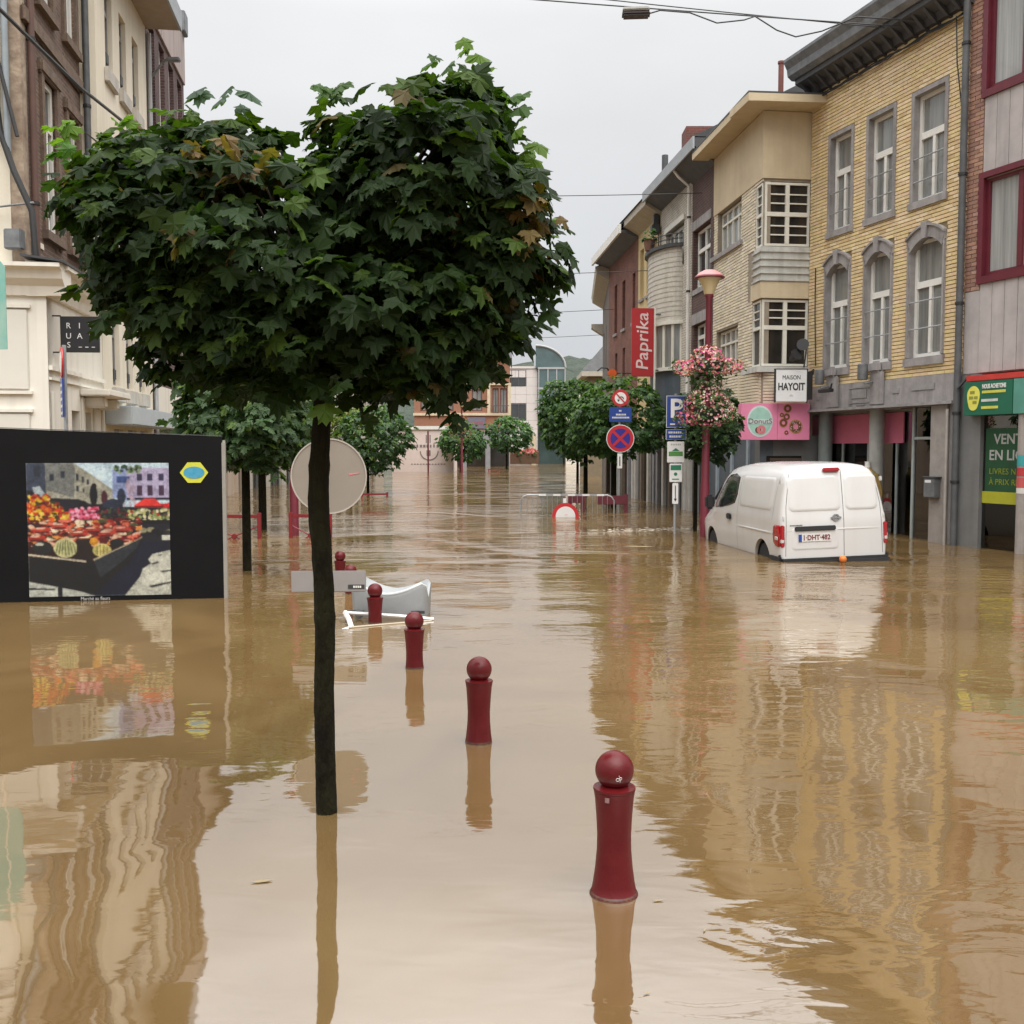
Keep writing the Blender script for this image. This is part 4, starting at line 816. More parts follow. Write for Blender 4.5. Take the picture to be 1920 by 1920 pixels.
MB().prism_x([(-.78, 11.725), (3.5, 13.6), (7, 11.725)], 0, VL).build("roof", M_dark, vbt)
MB().bevbox(.05, VL - .1, -.5, 0, 2.16, 2.52, .02).build("awning_box", mat("pale_blue_awning", (.50, .54, .56), (.44, .48, .5), rough=.6), vbt)

# ---- dark brick house with vertical window strips
xbt, XL = facade("dark_strip_house", LP(8.05), LP(13.2), "dark brick house with vertical window strips and a pale parapet")
M_dkb = brick_mat("dark_purple_brick", (.10, .05, .048), (.16, .12, .11))
xo = []
for k in range(4):
    for z0, z1 in ((4.2, 7.4), (8.0, 11.6)): xo.append((.35 + k * 1.25, 1.05 + k * 1.25, z0, z1))
wall(xbt, 0, XL, -.9, 13.3, xo, M_dkb, depth=.2, back=7)
for o in xo: window(xbt, *o, .16, [(0, .5, []), (.5, 1, [])], M_white, M_glass_dark, fw=.06)
for k in range(3): MB().bevbox(.03 + k * 1.71, 1.71 + k * 1.71, -.05, 0, 11.75, 13.25, .01).build("parapet_panel", mat("mauve_panel", (.42, .345, .32), (.36, .295, .275), rough=.8, scale=1.2, streak=.25), xbt)
MB().bevbox(XL - .5, XL, -.15, .4, 13.05, 13.6, .02).build("parapet_cap", M_zinc, xbt)
MB().tube([(.1, -.06, 11.2), (.1, -.06, -.5)], .05, 8).build("drain_pipe", mat("pale_pipe", (.45, .46, .47), rough=.5), xbt, smooth=True)
q = MB(); q.box(.3, XL, -.06, 0, 2.3, 3.2); q.build("shop_fascia", M_wrend, xbt)
MB().box(.5, XL - .2, -.01, .0, -.9, 2.2).build("shop_window", M_glass_dark, xbt)
ab = thing("wall_lamp_arm", "thin angled lamp arm on the pale drain pipe", "lamp", (*LP(8.2, -.06), 10.2)); MB().tube([(0, 0, 0), (.35, -.1, .35), (.5, -.15, .4)], .03, 6).build("arm", M_zinc, ab)
MB().bevbox(.45, .75, -.22, -.08, .33, .42, .02).build("lamp_head", M_zinc, ab)

# ---- low shops further down on the left
ubt, UL = facade("beige_garage_house", LP(13.2), (-11.2, 43.0), "beige house with a slatted shutter and white door beyond the black board")
M_beige = mat("beige_render", (.46, .36, .28), (.38, .30, .23), rough=.85, scale=1.2, streak=.3)
uo = [(5.6, 8.3, -.9, 2.2), (10.0, 10.9, -.9, 2.4), (11.6, 13.4, -.4, 2.0)] + [(1.5 + k * 2.6, 2.6 + k * 2.6, z, z + 1.7) for k in range(5) for z in (3.6, 6.4)]
wall(ubt, 0, UL, -.9, 9.5, uo, M_beige, back=7)
for k in range(24): MB().bevbox(5.62, 8.28, .08, .12, -.9 + k * .128, -.9 + k * .128 + .118, .01).build("shutter_slat", mat("shutter_grey", (.26, .22, .20), (.2, .17, .155), rough=.6), ubt)
MB().box(10.0, 10.9, .1, .15, -.9, 2.4).build("door", M_white, ubt)
MB().box(11.6, 13.4, .12, .16, -.4, 2.0).build("shop_window", M_glass_dark, ubt)
for o in uo[3:]: window(ubt, *o, .18, [(0, .7, [.5]), (.7, 1, [])], M_white, M_glass, fw=.06)
MB().prism_x([(-.3, 9.504), (3.5, 11.5), (7, 9.504)], 0, UL).build("roof", M_dark, ubt)
sbt, SL = facade("grey_shop_row_house", (-11.2, 43.0), (-9.4, 75.0), "long pale grey terrace house with dark shop fronts far down on the left")
so_ = [(1 + k * 2.6, 2.9 + k * 2.6, -.9, 2.3) for k in range(11)] + [(1.3 + k * 2.6, 2.4 + k * 2.6, z, z + 1.6) for k in range(11) for z in (3.6, 6.2)]
wall(sbt, 0, SL, -.9, 8.8, so_, mat("grey_cream_render", (.45, .42, .37), (.37, .345, .30), rough=.85, streak=.3), back=6)
for o in so_: window(sbt, *o, .18, [(0, 1, [.5])], M_frame_w if o[2] > 0 else M_pipe, M_glass_dark, fw=.07)
MB().prism_x([(-.3, 8.804), (3, 10.5), (6, 8.804)], 0, SL).build("roof", M_dark, sbt)

# ------------------------------------------------------------------ FAR END OF THE STREET
hb_ = thing("pale_pink_kiosk", "pale pink flat-roofed shop pavilion with a round cup logo at the end of the street", "building", (-8.9, 76.2, 0))
MB().box(0, 4.55, 0, 5, -.9, 3.15).build("wall", mat("pale_pink_render", (.72, .61, .57), (.66, .55, .51), rough=.8), hb_)
MB().box(-.1, 4.65, -.12, 5, 3.15, 3.4).build("roof_edge", M_white, hb_)
M_gbr = mat("grey_print_far", (.22, .18, .18), rough=.7)
MB().ring_y(2.75, 1.55, .62, .70, -.02, 0, 24, math.pi, 2 * math.pi).build("cup_print", M_gbr, hb_); MB().box(2.55, 2.85, -.02, 0, 1.2, 1.62).build("cup_print", M_gbr, hb_)
MB().box(2.5, 2.58, -.02, 0, 2.15, 2.75).build("logo_bar", M_gbr, hb_); MB().box(2.78, 2.86, -.02, 0, 2.15, 2.75).build("logo_bar", M_gbr, hb_)
for k in range(9): MB().box(1.55 + k * .25, 1.55 + k * .25 + rnd.uniform(.1, .18), -.02, 0, 1.82, 2.02).build("letter_print", M_gbr, hb_)
for k in range(12): MB().box(1.4 + k * .22, 1.52 + k * .22, -.02, 0, .55, .62).build("letter_print", M_gbr, hb_)
ob = thing("orange_brick_building", "orange brick building with cream bands and dark windows at the end of the street", "building", (-9.5, 100, 0))
oo = [(5.6, 6.6, 5.4, 7.5), (6.0 - 3.2, 7.0 - 3.2, 5.4, 7.5), (7.6, 8.2, 5.2, 7.6), (8.35, 9.0, 5.2, 7.6), (.6, 1.6, 5.4, 7.5)]
wall(ob, 0, 9.3, -.9, 10.5, oo, mat("orange_brick", (.30, .145, .09), (.25, .12, .075), rough=.85, scale=3), back=8)
for o in oo: window(ob, *o, .2, [(0, 1, [.5])], mat("maroon_frame", (.12, .04, .04), rough=.6), M_glass_g, fw=.08)
M_cband = mat("cream_band", (.62, .53, .38), rough=.8)
q = MB(); q.box(-.1, 9.4, -.18, 0, 4.95, 5.2); q.box(-.1, 9.4, -.18, 0, 7.9, 8.1); q.box(7.1, 7.4, -.16, 0, 5.2, 7.9); q.box(9.1, 9.4, -.16, 0, 5.2, 7.9); q.build("cream_band", M_cband, ob)
MB().box(5.2, 6.9, -.1, 0, 3.7, 4.8).build("shop_name_panel", mat("slate_blue_panel", (.16, .15, .20), rough=.6), ob)
for k in range(6): MB().box(5.5 + k * .2, 5.63 + k * .2, -.12, -.1, 4.1, 4.4).build("letter_print", mat("red_letter", (.35, .08, .09), rough=.6), ob)
q = MB()
for k in range(8): q.box(7.5 + k * .22, 7.53 + k * .22, -.5, -.46, 5.2, 5.9)
q.box(7.4, 9.2, -.52, -.44, 5.85, 5.92); q.build("balcony_rail", M_pipe, ob)
MB().box(0, 9.3, -.06, -.01, -.9, 3.5).build("shop_fascia", M_gp, ob)
for k in range(4): MB().box(.5 + k * 2.3, 2.3 + k * 2.3, -.09, -.06, -.5, 2.6).build("shop_window", M_glass_dark, ob)
MB().prism_x([(-.4, 10.5), (4, 13.4), (8.4, 10.5)], -.2, 9.5).build("roof", M_dark, ob)

pbd = thing("white_panel_building", "white panelled office building with a glass tower and curved roof at the street end", "building", (-.9, 118, 0))
M_wpan = mat("white_cladding", (.66, .62, .60), (.60, .565, .545), rough=.6)
MB().box(0, 3.85, .06, 10, -.9, 10.9).build("core", M_gp, pbd)
for i in range(3):
    for j in range(11):
        x0, x1 = i * 1.28, i * 1.28 + 1.26; z0, z1 = .1 + j * .98, .1 + j * .98 + .96
        if i < 2 and (4.9 < (z0 + z1) / 2 < 6.6 or 8.6 < (z0 + z1) / 2 < 10.2): continue
        MB().box(x0, x1, 0, .06, z0, z1).build("cladding_panel", M_wpan, pbd)
for z in (4.95, 8.85): window(pbd, .05, 2.5, z, z + 1.9, .05, [(0, 1, [.33, .66])], M_pipe, M_glass, fw=.06)
MB().box(-.1, 3.95, -.1, 10, 10.9, 11.15).build("parapet", M_wpan, pbd)
tw = MB(); tw.box(3.9, 7.0, -.4, 9, 5.6, 10.9); tw.box(4.0, 6.9, 2.0, 9, -.9, 5.6); tw.build("glass_tower", mat("blue_green_glass", (.10, .16, .16), (.06, .10, .10), rough=.05, spec=.9, scale=.6), pbd)
q = MB(); arc = [(3.9 + 3.4 * math.sin(R(90) * k / 10) - .3, 10.9 + 2.5 * math.cos(R(90) * k / 10)) for k in range(11)]
q.prism_y([(3.6, 10.9)] + [arc[10 - k] for k in range(11)], -.4, 9); q.build("curved_glass_roof", MATS["blue_green_glass"], pbd)
q = MB()
for k in range(10): q.tube([(arc[k][0], -.5, arc[k][1] + .08), (arc[k + 1][0], -.5, arc[k + 1][1] + .08)], .12, 6)
for z in (5.35, 6.9, 8.5, 10.8): q.box(3.85, 7.05, -.5, -.4, z, z + .22)
for x in (3.95, 5.0, 6.0, 6.95): q.box(x - .06, x + .06, -.48, -.4, 5.5, 10.9)
q.build("tower_frame", mat("pale_tower_frame", (.42, .44, .45), rough=.5), pbd)
q = MB(); q.lathe([(.28, -.9), (.28, 3.4)], (3.4, -.6, 0), 14); q.build("column", M_cband, pbd, smooth=True)
MB().box(7.1, 14, 0, 8, -.9, 8).build("side_block", M_wrend, pbd)
for x in (7.6, 9.2, 10.8): window(pbd, x, x + 1, 4.6, 6.6, 0, [(0, 1, [.5])], M_white, M_glass_dark)
fp = thing("flower_planter_box", "long brown planter box full of pink flowers at the far water edge", "planter", (1.35, 112, 0))
MB().bevbox(-1.6, 1.6, -.4, .4, .1, 1.15, .03).build("box", mat("planter_wood", (.13, .075, .045), rough=.8), fp)

# ------------------------------------------------------------------ TREES
def leaf_shape(kind):
    if kind == 'maple':
        h = [(.05, -.02), (.20, -.10), (.40, -.10), (.36, .06), (.52, .10), (.70, .34), (.50, .36), (.46, .46), (.28, .44), (.26, .66), (.30, .78), (.13, .76)]
        o = [(0, 1.0)] + [(-x, y) for x, y in reversed(h)] + h
        o = [(0, 1.0)] + list(reversed(h)) + [(-x, y) for x, y in h]
        return o, (0, .30)
    h = [(.16, -.05), (.42, .12), (.38, .42), (.22, .62)]
    return [(0, .95)] + list(reversed(h)) + [(-x, y) for x, y in h], (0, .35)
def put_leaf(V, Fc, shape, ctr, P, nrm, tip, s, curl):
    n = nrm.normalized(); t = tip - n * tip.dot(n)
    if t.length < 1e-4: t = Vector((0, 0, -1)) - n * (-n.z)
    t.normalize(); r = t.cross(n)
    b = len(V)
    def pt(x, y): return P + (r * x + t * y) * s + n * (s * ((-.30 + .5 * curl) * abs(x) - curl * y * y + .06 * math.sin(9 * x + 7 * y + s * 40)))
    V.append(pt(*ctr) + n * s * .05)
    for x, y in shape: V.append(pt(x, y))
    k = len(shape)
    for i in range(k): Fc.append((b, b + 1 + i, b + 1 + (i + 1) % k))
    return k + 1
M_leaf = leaf_mat("maple_leaf", trans=.26, rough=.55, spec=.13); M_leaf2 = leaf_mat("street_tree_leaf", trans=.25, rough=.5)
M_bark = mat("dark_bark", (.0055, .0042, .0032), (.020, .0185, .0085), rough=.95, scale=9, bump=.045, bscale=26, stretch=(1, 1, .4), spec=.12)
M_twig = mat("twig_bark", (.03, .022, .016), rough=.9)

def surface_points(blobs, n, rr, shell=.12):
    pts = []; wts = [b[3] * b[4] + b[3] * b[5] + b[4] * b[5] for b in blobs]; tot = sum(wts)
    while len(pts) < n:
        q = rr.random() * tot; i = 0
        while q > wts[i]: q -= wts[i]; i += 1
        c = Vector(blobs[i][:3]); rad = Vector(blobs[i][3:6])
        d = Vector((rr.gauss(0, 1), rr.gauss(0, 1), rr.gauss(0, 1))).normalized()
        f = 1 - abs(rr.gauss(0, shell)); P = c + Vector((d.x * rad.x, d.y * rad.y, d.z * rad.z)) * f
        inside = False
        for j, bb in enumerate(blobs):
            if j != i and ((P.x - bb[0]) / bb[3]) ** 2 + ((P.y - bb[1]) / bb[4]) ** 2 + ((P.z - bb[2]) / bb[5]) ** 2 < .72: inside = True; break
        if inside and rr.random() > .12: continue
        nn = Vector((d.x / rad.x, d.y / rad.y, d.z / rad.z)).normalized(); pts.append((P, nn))
    return pts
def crown(blobs, ntw, per, size, kind, tintf, rr, spread, ragged=.2):
    """list of leaves: (position, normal, tip, size, curl, tint)"""
    out_ = []
    for P, nn in surface_points(blobs, ntw, rr):
        if rr.random() < ragged: P = P + nn * spread * rr.uniform(.3, 1.3)
        q_ = .45 if rr.random() < .6 else .95
        lay = Vector((nn.x * q_, nn.y * q_, .8 + .25 * nn.z)).normalized()
        for k in range(rr.randint(max(1, per - 2), per + 2)):
            a = rr.uniform(0, 2 * math.pi); q = spread * math.sqrt(rr.random())
            side = Vector((math.cos(a), math.sin(a), 0)); side = side - lay * side.dot(lay)
            pos = P + side * q + lay * rr.gauss(0, spread * .18) - Vector((0, 0, .35 * q))
            nrm = (lay * .9 + side * .35 + Vector((rr.gauss(0, .36), rr.gauss(0, .36), rr.gauss(0, .25)))).normalized()
            tip = side * .5 + nn * .45 + Vector((0, 0, -.55))
            out_.append((pos, nrm, tip, size * rr.choice((rr.uniform(.5, .8), rr.uniform(.75, 1.1), rr.uniform(1.0, 1.35))), rr.uniform(-.05, .45), tintf(pos, nn, rr)))
    return out_
def leaves_obj(name, leaves, kind, m, par):
    sh, ctr = leaf_shape(kind); V = []; Fc = []; T = []
    for P, n_, t_, s, cu, ti in leaves:
        k = put_leaf(V, Fc, sh, ctr, P, n_, t_, s, cu); T += [ti] * k
    me = bpy.data.meshes.new(name); me.from_pydata([v[:] for v in V], [], Fc); me.materials.append(m); set_tint(me, T)
    o = bpy.data.objects.new(name, me); col.objects.link(o); o.parent = par; return o

# -- the maple in the foreground
rt = random.Random(21)
TX, TY = -.87, 4.71; K = 1 / 408.0
mt = thing("maple_tree", "dark green maple with a broad flat-topped crown standing in the foreground water", "tree", (TX, TY, 0))
tp = [(0.0, -.95), (.0, 0), (-.004, .3), (-.006, .55), (.002, .85), (.0, 1.05), (-.008, 1.22), (-.019, 1.38), (-.022, 1.48), (-.018, 1.60), (-.008, 1.75), (.0, 1.86), (.01, 2.05), (.04, 2.35), (.1, 2.8)]
rads = [.054, .049, .047, .046, .046, .047, .047, .048, .047, .045, .043, .041, .038, .030, .013]
from mathutils import noise as mnoise
b = MB(); NS, NR = 44, 150
for j in range(NR + 1):
    z = tp[0][1] + (tp[-1][1] - tp[0][1]) * j / NR
    for (x0_, z0_), (x1_, z1_), r0_, r1_ in zip(tp[:-1], tp[1:], rads[:-1], rads[1:]):
        if z0_ <= z <= z1_ + 1e-6: u = (z - z0_) / (z1_ - z0_); u2 = u * u * (3 - 2 * u); xc = x0_ + (x1_ - x0_) * u2; rc = r0_ + (r1_ - r0_) * u; break
    rc *= 1 + .10 * math.exp(-((z - 1.62) / .03) ** 2) + .08 * math.exp(-((z - .92) / .025) ** 2)
    for k in range(NS):
        a = 2 * math.pi * k / NS; dx, dy = math.cos(a), math.sin(a)
        rg = mnoise.noise(Vector((dx * 3.2, dy * 3.2, z * 3.0))); rg2 = abs(mnoise.noise(Vector((dx * 8, dy * 8, z * 7.0 + 9)))); rg3 = mnoise.noise(Vector((dx * 16, dy * 16, z * 30)))
        r_ = rc * (1 + .07 * rg - .13 * max(0, .35 - rg2 * 2.2) + .03 * rg3); b.v.append((xc + r_ * dx, r_ * dy, z))
for j in range(NR):
    for k in range(NS): b.f.append((j * NS + k, j * NS + (k + 1) % NS, (j + 1) * NS + (k + 1) % NS, (j + 1) * NS + k))
b.build("trunk", M_bark, mt, smooth='all')
def blob(px, py, rx, rz, ry=None, dy=0.0): return ((px - 612) * K, dy, 1.7 + (842 - py) * K, rx * K, (ry or max(rx, rz) * .95) * K * .78, rz * K)
MBL = [blob(350, 418, 170, 150, 280), blob(530, 465, 205, 155, 360), blob(810, 352, 165, 140, 300), blob(872, 240, 78, 88, 115), blob(930, 465, 85, 120, 200), blob(440, 570, 145, 95, 280),
       blob(690, 575, 225, 122, 350), blob(655, 272, 52, 50, 80), blob(445, 272, 75, 38, 100), blob(250, 305, 75, 46, 130), blob(835, 580, 140, 95, 250), blob(262, 440, 46, 86, 140), blob(560, 645, 175, 65, 250), blob(785, 660, 95, 62, 170), blob(365, 650, 45, 40, 80)]
brs = []
for b_ in MBL:
    e_ = Vector(b_[:3]); s_ = Vector((.0, 0, rt.uniform(1.9, 2.3))); mid = (s_ + e_) / 2 + Vector((rt.gauss(0, .08), rt.gauss(0, .08), -.05))
    brs.append(MB().tube([s_, mid, e_, e_ + (e_ - mid) * .1], [.026, .018, .011, .004], 7).build("branch", M_bark, mt, smooth='all'))
def mtint(P, nn, rr):
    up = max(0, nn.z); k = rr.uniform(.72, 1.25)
    px = P.x / K + 612; pz = 842 - (P.z - 1.7) / K
    c = Vector((.0155, .031, .0070)) * k
    q = rr.random()
    if math.hypot((px - 490) / 70, (pz - 350) / 60) < 1 and P.y < 0 and q < .38: c = Vector((.105, .070, .028)) * k
    elif math.hypot((px - 1010) / 45, (pz - 440) / 55) < 1 and q < .4: c = Vector((.12, .085, .03)) * k
    elif q < .012: c = Vector((.095, .075, .028)) * k
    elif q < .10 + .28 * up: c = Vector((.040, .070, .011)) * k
    elif q > .86: c = Vector((.019, .038, .0115)) * k
    return (c.x, c.y, c.z)
LV = crown(MBL, 1000, 6, .098, 'maple', mtint, rt, .115, ragged=.2)
# stray shoots: top spike, left tips, right edge
def shoot(px, py, n, dx, dy, tint, sz=.15, yo=0.0):
    sz *= .76
    base = Vector(((px - 612) * K, yo, 1.7 + (842 - py) * K))
    for k in range(n):
        P = base + Vector((rt.uniform(-dx, dx) * K, rt.uniform(-.1, .1), rt.uniform(-dy, dy) * K)); a = rt.uniform(0, 6.28)
        n_ = Vector((math.cos(a) * .6, -.45 + rt.gauss(0, .3), .7)); LV.append((P, n_, Vector((math.cos(a), rt.gauss(0, .3), -.35)), sz * rt.uniform(.7, 1.1), rt.uniform(0, .25), tuple(Vector(tint) * rt.uniform(.8, 1.2))))
BR = (.085, .15, .022)
shoot(888, 108, 3, 14, 10, BR, .12); shoot(850, 130, 4, 40, 14, (.05, .09, .03), .12); shoot(905, 150, 5, 30, 20, BR, .14); shoot(870, 175, 8, 60, 20, (.04, .085, .022)); shoot(640, 185, 8, 38, 9, (.05, .095, .025), .12)
shoot(135, 252, 5, 32, 10, BR, .12); shoot(160, 300, 7, 30, 20, (.05, .12, .015), .13); shoot(185, 345, 6, 26, 28, (.045, .11, .015), .13); shoot(160, 395, 4, 14, 25, (.05, .12, .015), .11)
shoot(990, 280, 6, 18, 18, BR, .14); shoot(970, 200, 5, 25, 30, (.045, .09, .022)); shoot(1035, 425, 6, 22, 18, BR, .12); shoot(1035, 560, 8, 22, 38, (.035, .07, .025), .13); shoot(1010, 500, 6, 30, 25, (.10, .06, .035), .12)
shoot(440, 195, 6, 35, 10, (.05, .085, .05), .15); shoot(300, 235, 8, 80, 10, BR, .14); shoot(830, 742, 9, 30, 18, (.025, .05, .018), .13); shoot(855, 778, 4, 8, 20, (.02, .04, .015), .12); shoot(950, 640, 8, 28, 20, (.02, .042, .012), .13); shoot(985, 590, 6, 26, 25, (.025, .05, .014), .13)
shoot(300, 690, 7, 28, 18, (.014, .03, .01), .13); shoot(600, 712, 12, 110, 12, (.014, .03, .01), .13); shoot(700, 722, 10, 60, 10, (.014, .03, .01), .13); shoot(905, 690, 6, 22, 16, (.03, .055, .014), .12)
# inner leaves keep the crown dense
for b_ in MBL[:7] + MBL[10:11]:
    for k in range(130):
        d = Vector((rt.uniform(-1, 1), rt.uniform(-1, 1), rt.uniform(-1, 1)))
        if d.length > 1: continue
        P = Vector((b_[0] + d.x * b_[3] * .8, b_[1] + d.y * b_[4] * .8, b_[2] + d.z * b_[5] * .8)); a = rt.uniform(0, 6.28)
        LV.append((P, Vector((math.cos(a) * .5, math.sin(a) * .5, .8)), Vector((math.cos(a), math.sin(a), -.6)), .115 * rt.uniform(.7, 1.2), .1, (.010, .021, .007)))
camp = Vector((-TX, -TY, 1.7))
LV.sort(key=lambda q: ((q[0] - camp).length) / q[3])
front = [q for q in LV if q[0].y < .2]; singles = front[:300]; sid = {id(q) for q in singles}
crn = leaves_obj("crown", [q for q in LV if id(q) not in sid], 'maple', M_leaf, mt); stuff(crn)
shp, ctr_ = leaf_shape('maple'); buckets = {}
for P, n_, t_, s, cu, ti in singles:               # each near leaf a part of its own; alike leaves share mesh data
    key = (round(cu * 10), min(range(6), key=lambda i: abs((.03, .05, .07, .09, .11, .14)[i] - ti[1])), ti[0] > ti[1])
    if key not in buckets:
        V = []; Fc = []; put_leaf(V, Fc, shp, ctr_, Vector((0, 0, 0)), Vector((0, 0, 1)), Vector((0, 1, 0)), 1.0, key[0] / 10)
        me = bpy.data.meshes.new("leaf"); me.from_pydata([v[:] for v in V], [], Fc); me.materials.append(M_leaf); set_tint(me, [ti] * len(V)); buckets[key] = me
    n2 = n_.normalized(); t2 = t_ - n2 * t_.dot(n2); t2.normalize(); r2 = t2.cross(n2)
    o = bpy.data.objects.new("leaf", buckets[key]); col.objects.link(o); o.parent = crn
    o.matrix_local = Matrix.Translation(P) @ Matrix((r2, t2, n2)).transposed().to_4x4() @ Matrix.Scale(s, 4)
# twigs and petioles inside the crown
tw_ = MB()
for P, nn in surface_points(MBL, 150, rt):
    tw_.tube([P * .55 + Vector((0, 0, 1.0)), P * .85 + Vector((0, 0, .34)), P], [.009, .006, .003], 5)
stuff(tw_.build("twigs", M_twig, mt))

# -- clipped street trees
def street_tree(X, Y, tx, cz, rx, rz, label, trunk_r=.06, ntw=260, per=6, size=.16, hue=(.035, .070, .022), lean=0.0, seed=1, kind='simple', stake=False, top=0.0):
    rr = random.Random(seed); t = thing("street_tree", label, "tree", (X, Y, 0), 0, "clipped trees along the flooded street")
    MB().tube([(0, 0, -.95), (lean * .4, 0, 0), (lean, 0, cz - rz * .8), (tx * .5, 0, cz), (tx, 0, cz + rz * .5)], [trunk_r * 1.1, trunk_r, trunk_r * .9, trunk_r * .6, .01], 10).build("trunk", M_bark, t, smooth='all')
    bl = [(tx, 0, cz, rx * .9, rx * .9, rz * .9)]
    for k in range(9):
        a = rr.uniform(0, 6.28); e = rr.uniform(-.6, .8); q = rr.uniform(.45, .7)
        bl.append((tx + rx * q * math.cos(a) * math.cos(e), rx * q * math.sin(a) * math.cos(e), cz + rz * .62 * math.sin(e) + top * .1, rx * rr.uniform(.32, .5), rx * rr.uniform(.32, .5), rz * rr.uniform(.32, .48)))
    for k in range(5):
        b_ = bl[1 + k]; MB().tube([(lean, 0, cz - rz * .75), ((b_[0] + lean) / 2, b_[1] / 2, cz - rz * .2), b_[:3]], [trunk_r * .5, trunk_r * .3, .01], 6).build("branch", M_bark, t, smooth='all')
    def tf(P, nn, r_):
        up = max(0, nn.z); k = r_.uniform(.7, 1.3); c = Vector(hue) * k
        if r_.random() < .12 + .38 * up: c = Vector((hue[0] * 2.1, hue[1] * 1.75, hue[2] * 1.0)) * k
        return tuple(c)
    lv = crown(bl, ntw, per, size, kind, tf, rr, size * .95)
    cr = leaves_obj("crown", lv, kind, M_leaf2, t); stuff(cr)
    return t
street_tree(-3.71, 14.27, .05, 2.15, .98, .78, "street tree with a greenish trunk just behind the black photo board", .062, 330, 6, .15, seed=3, kind='maple')
street_tree(-5.27, 21.6, .2, 2.45, 1.25, 1.05, "street tree with a black trunk second behind the photo board", .085, 280, 6, .17, seed=4, kind='maple')
street_tree(-5.54, 39.4, .25, 2.15, 1.32, 1.42, "round clipped tree standing alone right of the round sign's back", .06, 420, 6, .18, seed=5, hue=(.032, .075, .022))
street_tree(-7.4, 47, .1, 2.6, 1.4, 1.2, "yellowish tree half hidden between the round sign and the clipped tree", .07, 240, 6, .2, seed=6, hue=(.07, .10, .02))
street_tree(-3.75, 75, .2, 2.3, 1.75, 1.45, "far clipped tree behind the distant flower lamp", .08, 320, 6, .26, seed=7, hue=(.035, .085, .022))
street_tree(-.45, 86, .2, 3.0, 1.85, 1.65, "far round tree in front of the orange brick building", .09, 320, 6, .28, seed=8, hue=(.032, .08, .025))
street_tree(2.83, 39.4, -.3, 2.85, 1.58, 1.75, "tall street tree behind the half-sunken no-entry sign", .09, 620, 6, .18, seed=9, hue=(.034, .082, .02))
street_tree(2.93, 29.5, .14, 2.6, 1.42, 1.27, "leafy street tree right behind the no-stopping sign", .085, 640, 6, .15, seed=10, hue=(.032, .076, .02))
street_tree(3.2, 50, -.1, 2.9, 1.4, 1.5, "slim-trunked street tree partly hidden behind the tall one", .07, 260, 6, .2, seed=11)
street_tree(3.80, 21.2, .15, 2.2, .78, .82, "small dark tree half hidden behind the flower lamp post", .045, 260, 6, .13, seed=12, hue=(.022, .05, .018), kind='maple')

# helper empties only oriented the pieces while building: hand their children to the house itself
def flatten(e_):
    par = e_.parent; ml = Matrix.LocRotScale(e_.location, e_.rotation_euler, None)
    for ch in [q for q in bpy.data.objects if q.parent is e_]:
        l_ = Matrix.LocRotScale(ch.location, ch.rotation_euler, None); ch.parent = par; ch.matrix_local = ml @ l_
    bpy.data.objects.remove(e_)
flatten(wing); flatten(gside)

# ------------------------------------------------------------------ STREET FURNITURE
M_bol = mat("bollard_red_paint", (.088, .0035, .0050), (.112, .008, .010), rough=.33, scale=11, bump=.0012, bscale=60, spec=.28, streak=.25, streak_col=(.045, .004, .005))
bt = [(.39, 3.83, .555), (-.19, 5.87, .50), (-.76, 7.89, .44), (-1.34, 9.95, .39), (-1.90, 11.98, .345), (-2.36, 14.0, .305)]
bl_ = ["largest dark red ball-top bollard, nearest the viewer, with a white scribble on the ball", "second dark red ball-top bollard from the viewer", "third dark red bollard, just right of the floating grey tub", "fourth dark red bollard, in front of the floating grey tub",
       "small dark red bollard ball peeking over the floating grey tub", "farthest dark red bollard, beside the maple trunk"]
def bollard():
    t = thing("bollard", bl_[0], "bollard", (0, 0, 0), 0, "row of dark red bollards")
    # z measured from the top of the ball
    MB().lathe([(.079, -.150), (.074, -.18), (.0685, -.25), (.065, -.32), (.066, -.38), (.072, -.45), (.080, -.51), (.0865, -.543), (.092, -.549), (.0935, -.556), (.0925, -.566), (.090, -.575), (.090, -1.6)], (0, 0, 0), 32, cap=True).build("post", M_bol, t, smooth=50)
    MB().lathe([(.05, -.152), (.078, -.150), (.081, -.146), (.080, -.138), (.060, -.132), (.05, -.13)], (0, 0, 0), 32).build("collar", M_bol, t, smooth=50)
    r = .0735; MB().lathe([(r * math.sin(math.pi * k / 18) + 1e-4, -.0735 - r * math.cos(math.pi * k / 18)) for k in range(19)], (0, 0, 0), 32, cap=False).build("ball", M_bol, t, smooth='all')
    return t
b0 = bollard(); bs = [b0] + [copy_tree(b0) for _ in range(5)]
for o, (x, y, h), l_ in zip(bs, bt, bl_): o.location = (x, y, h); o["label"] = l_; o.rotation_euler = (R(rnd.uniform(-.6, .6)), R(rnd.uniform(-.6, .6)), rnd.uniform(0, 6))
bs[0].rotation_euler = (0, 0, 0)
# silt tide mark where each bollard meets the flood
BP = [(.150, .079), (.18, .074), (.25, .0685), (.32, .065), (.38, .066), (.45, .072), (.51, .080), (.543, .0865), (.549, .092), (.556, .0935), (.566, .0925)]
def bol_r(d):
    for (a, ra), (b_, rb_) in zip(BP[:-1], BP[1:]):
        if a <= d <= b_: return ra + (rb_ - ra) * (d - a) / (b_ - a)
    return .092
M_tide = mat("silt_tide_mark", (.105, .055, .030), (.055, .010, .010), rough=.35, scale=26)
for o, (x, y, h) in zip(bs, bt):
    MB().lathe([(bol_r(h - dz) + .0008, -h + dz) for dz in (-.004, .003, .009, .014)], (0, 0, 0), 28, cap=False).build("tide_mark", M_tide, o, smooth='all')
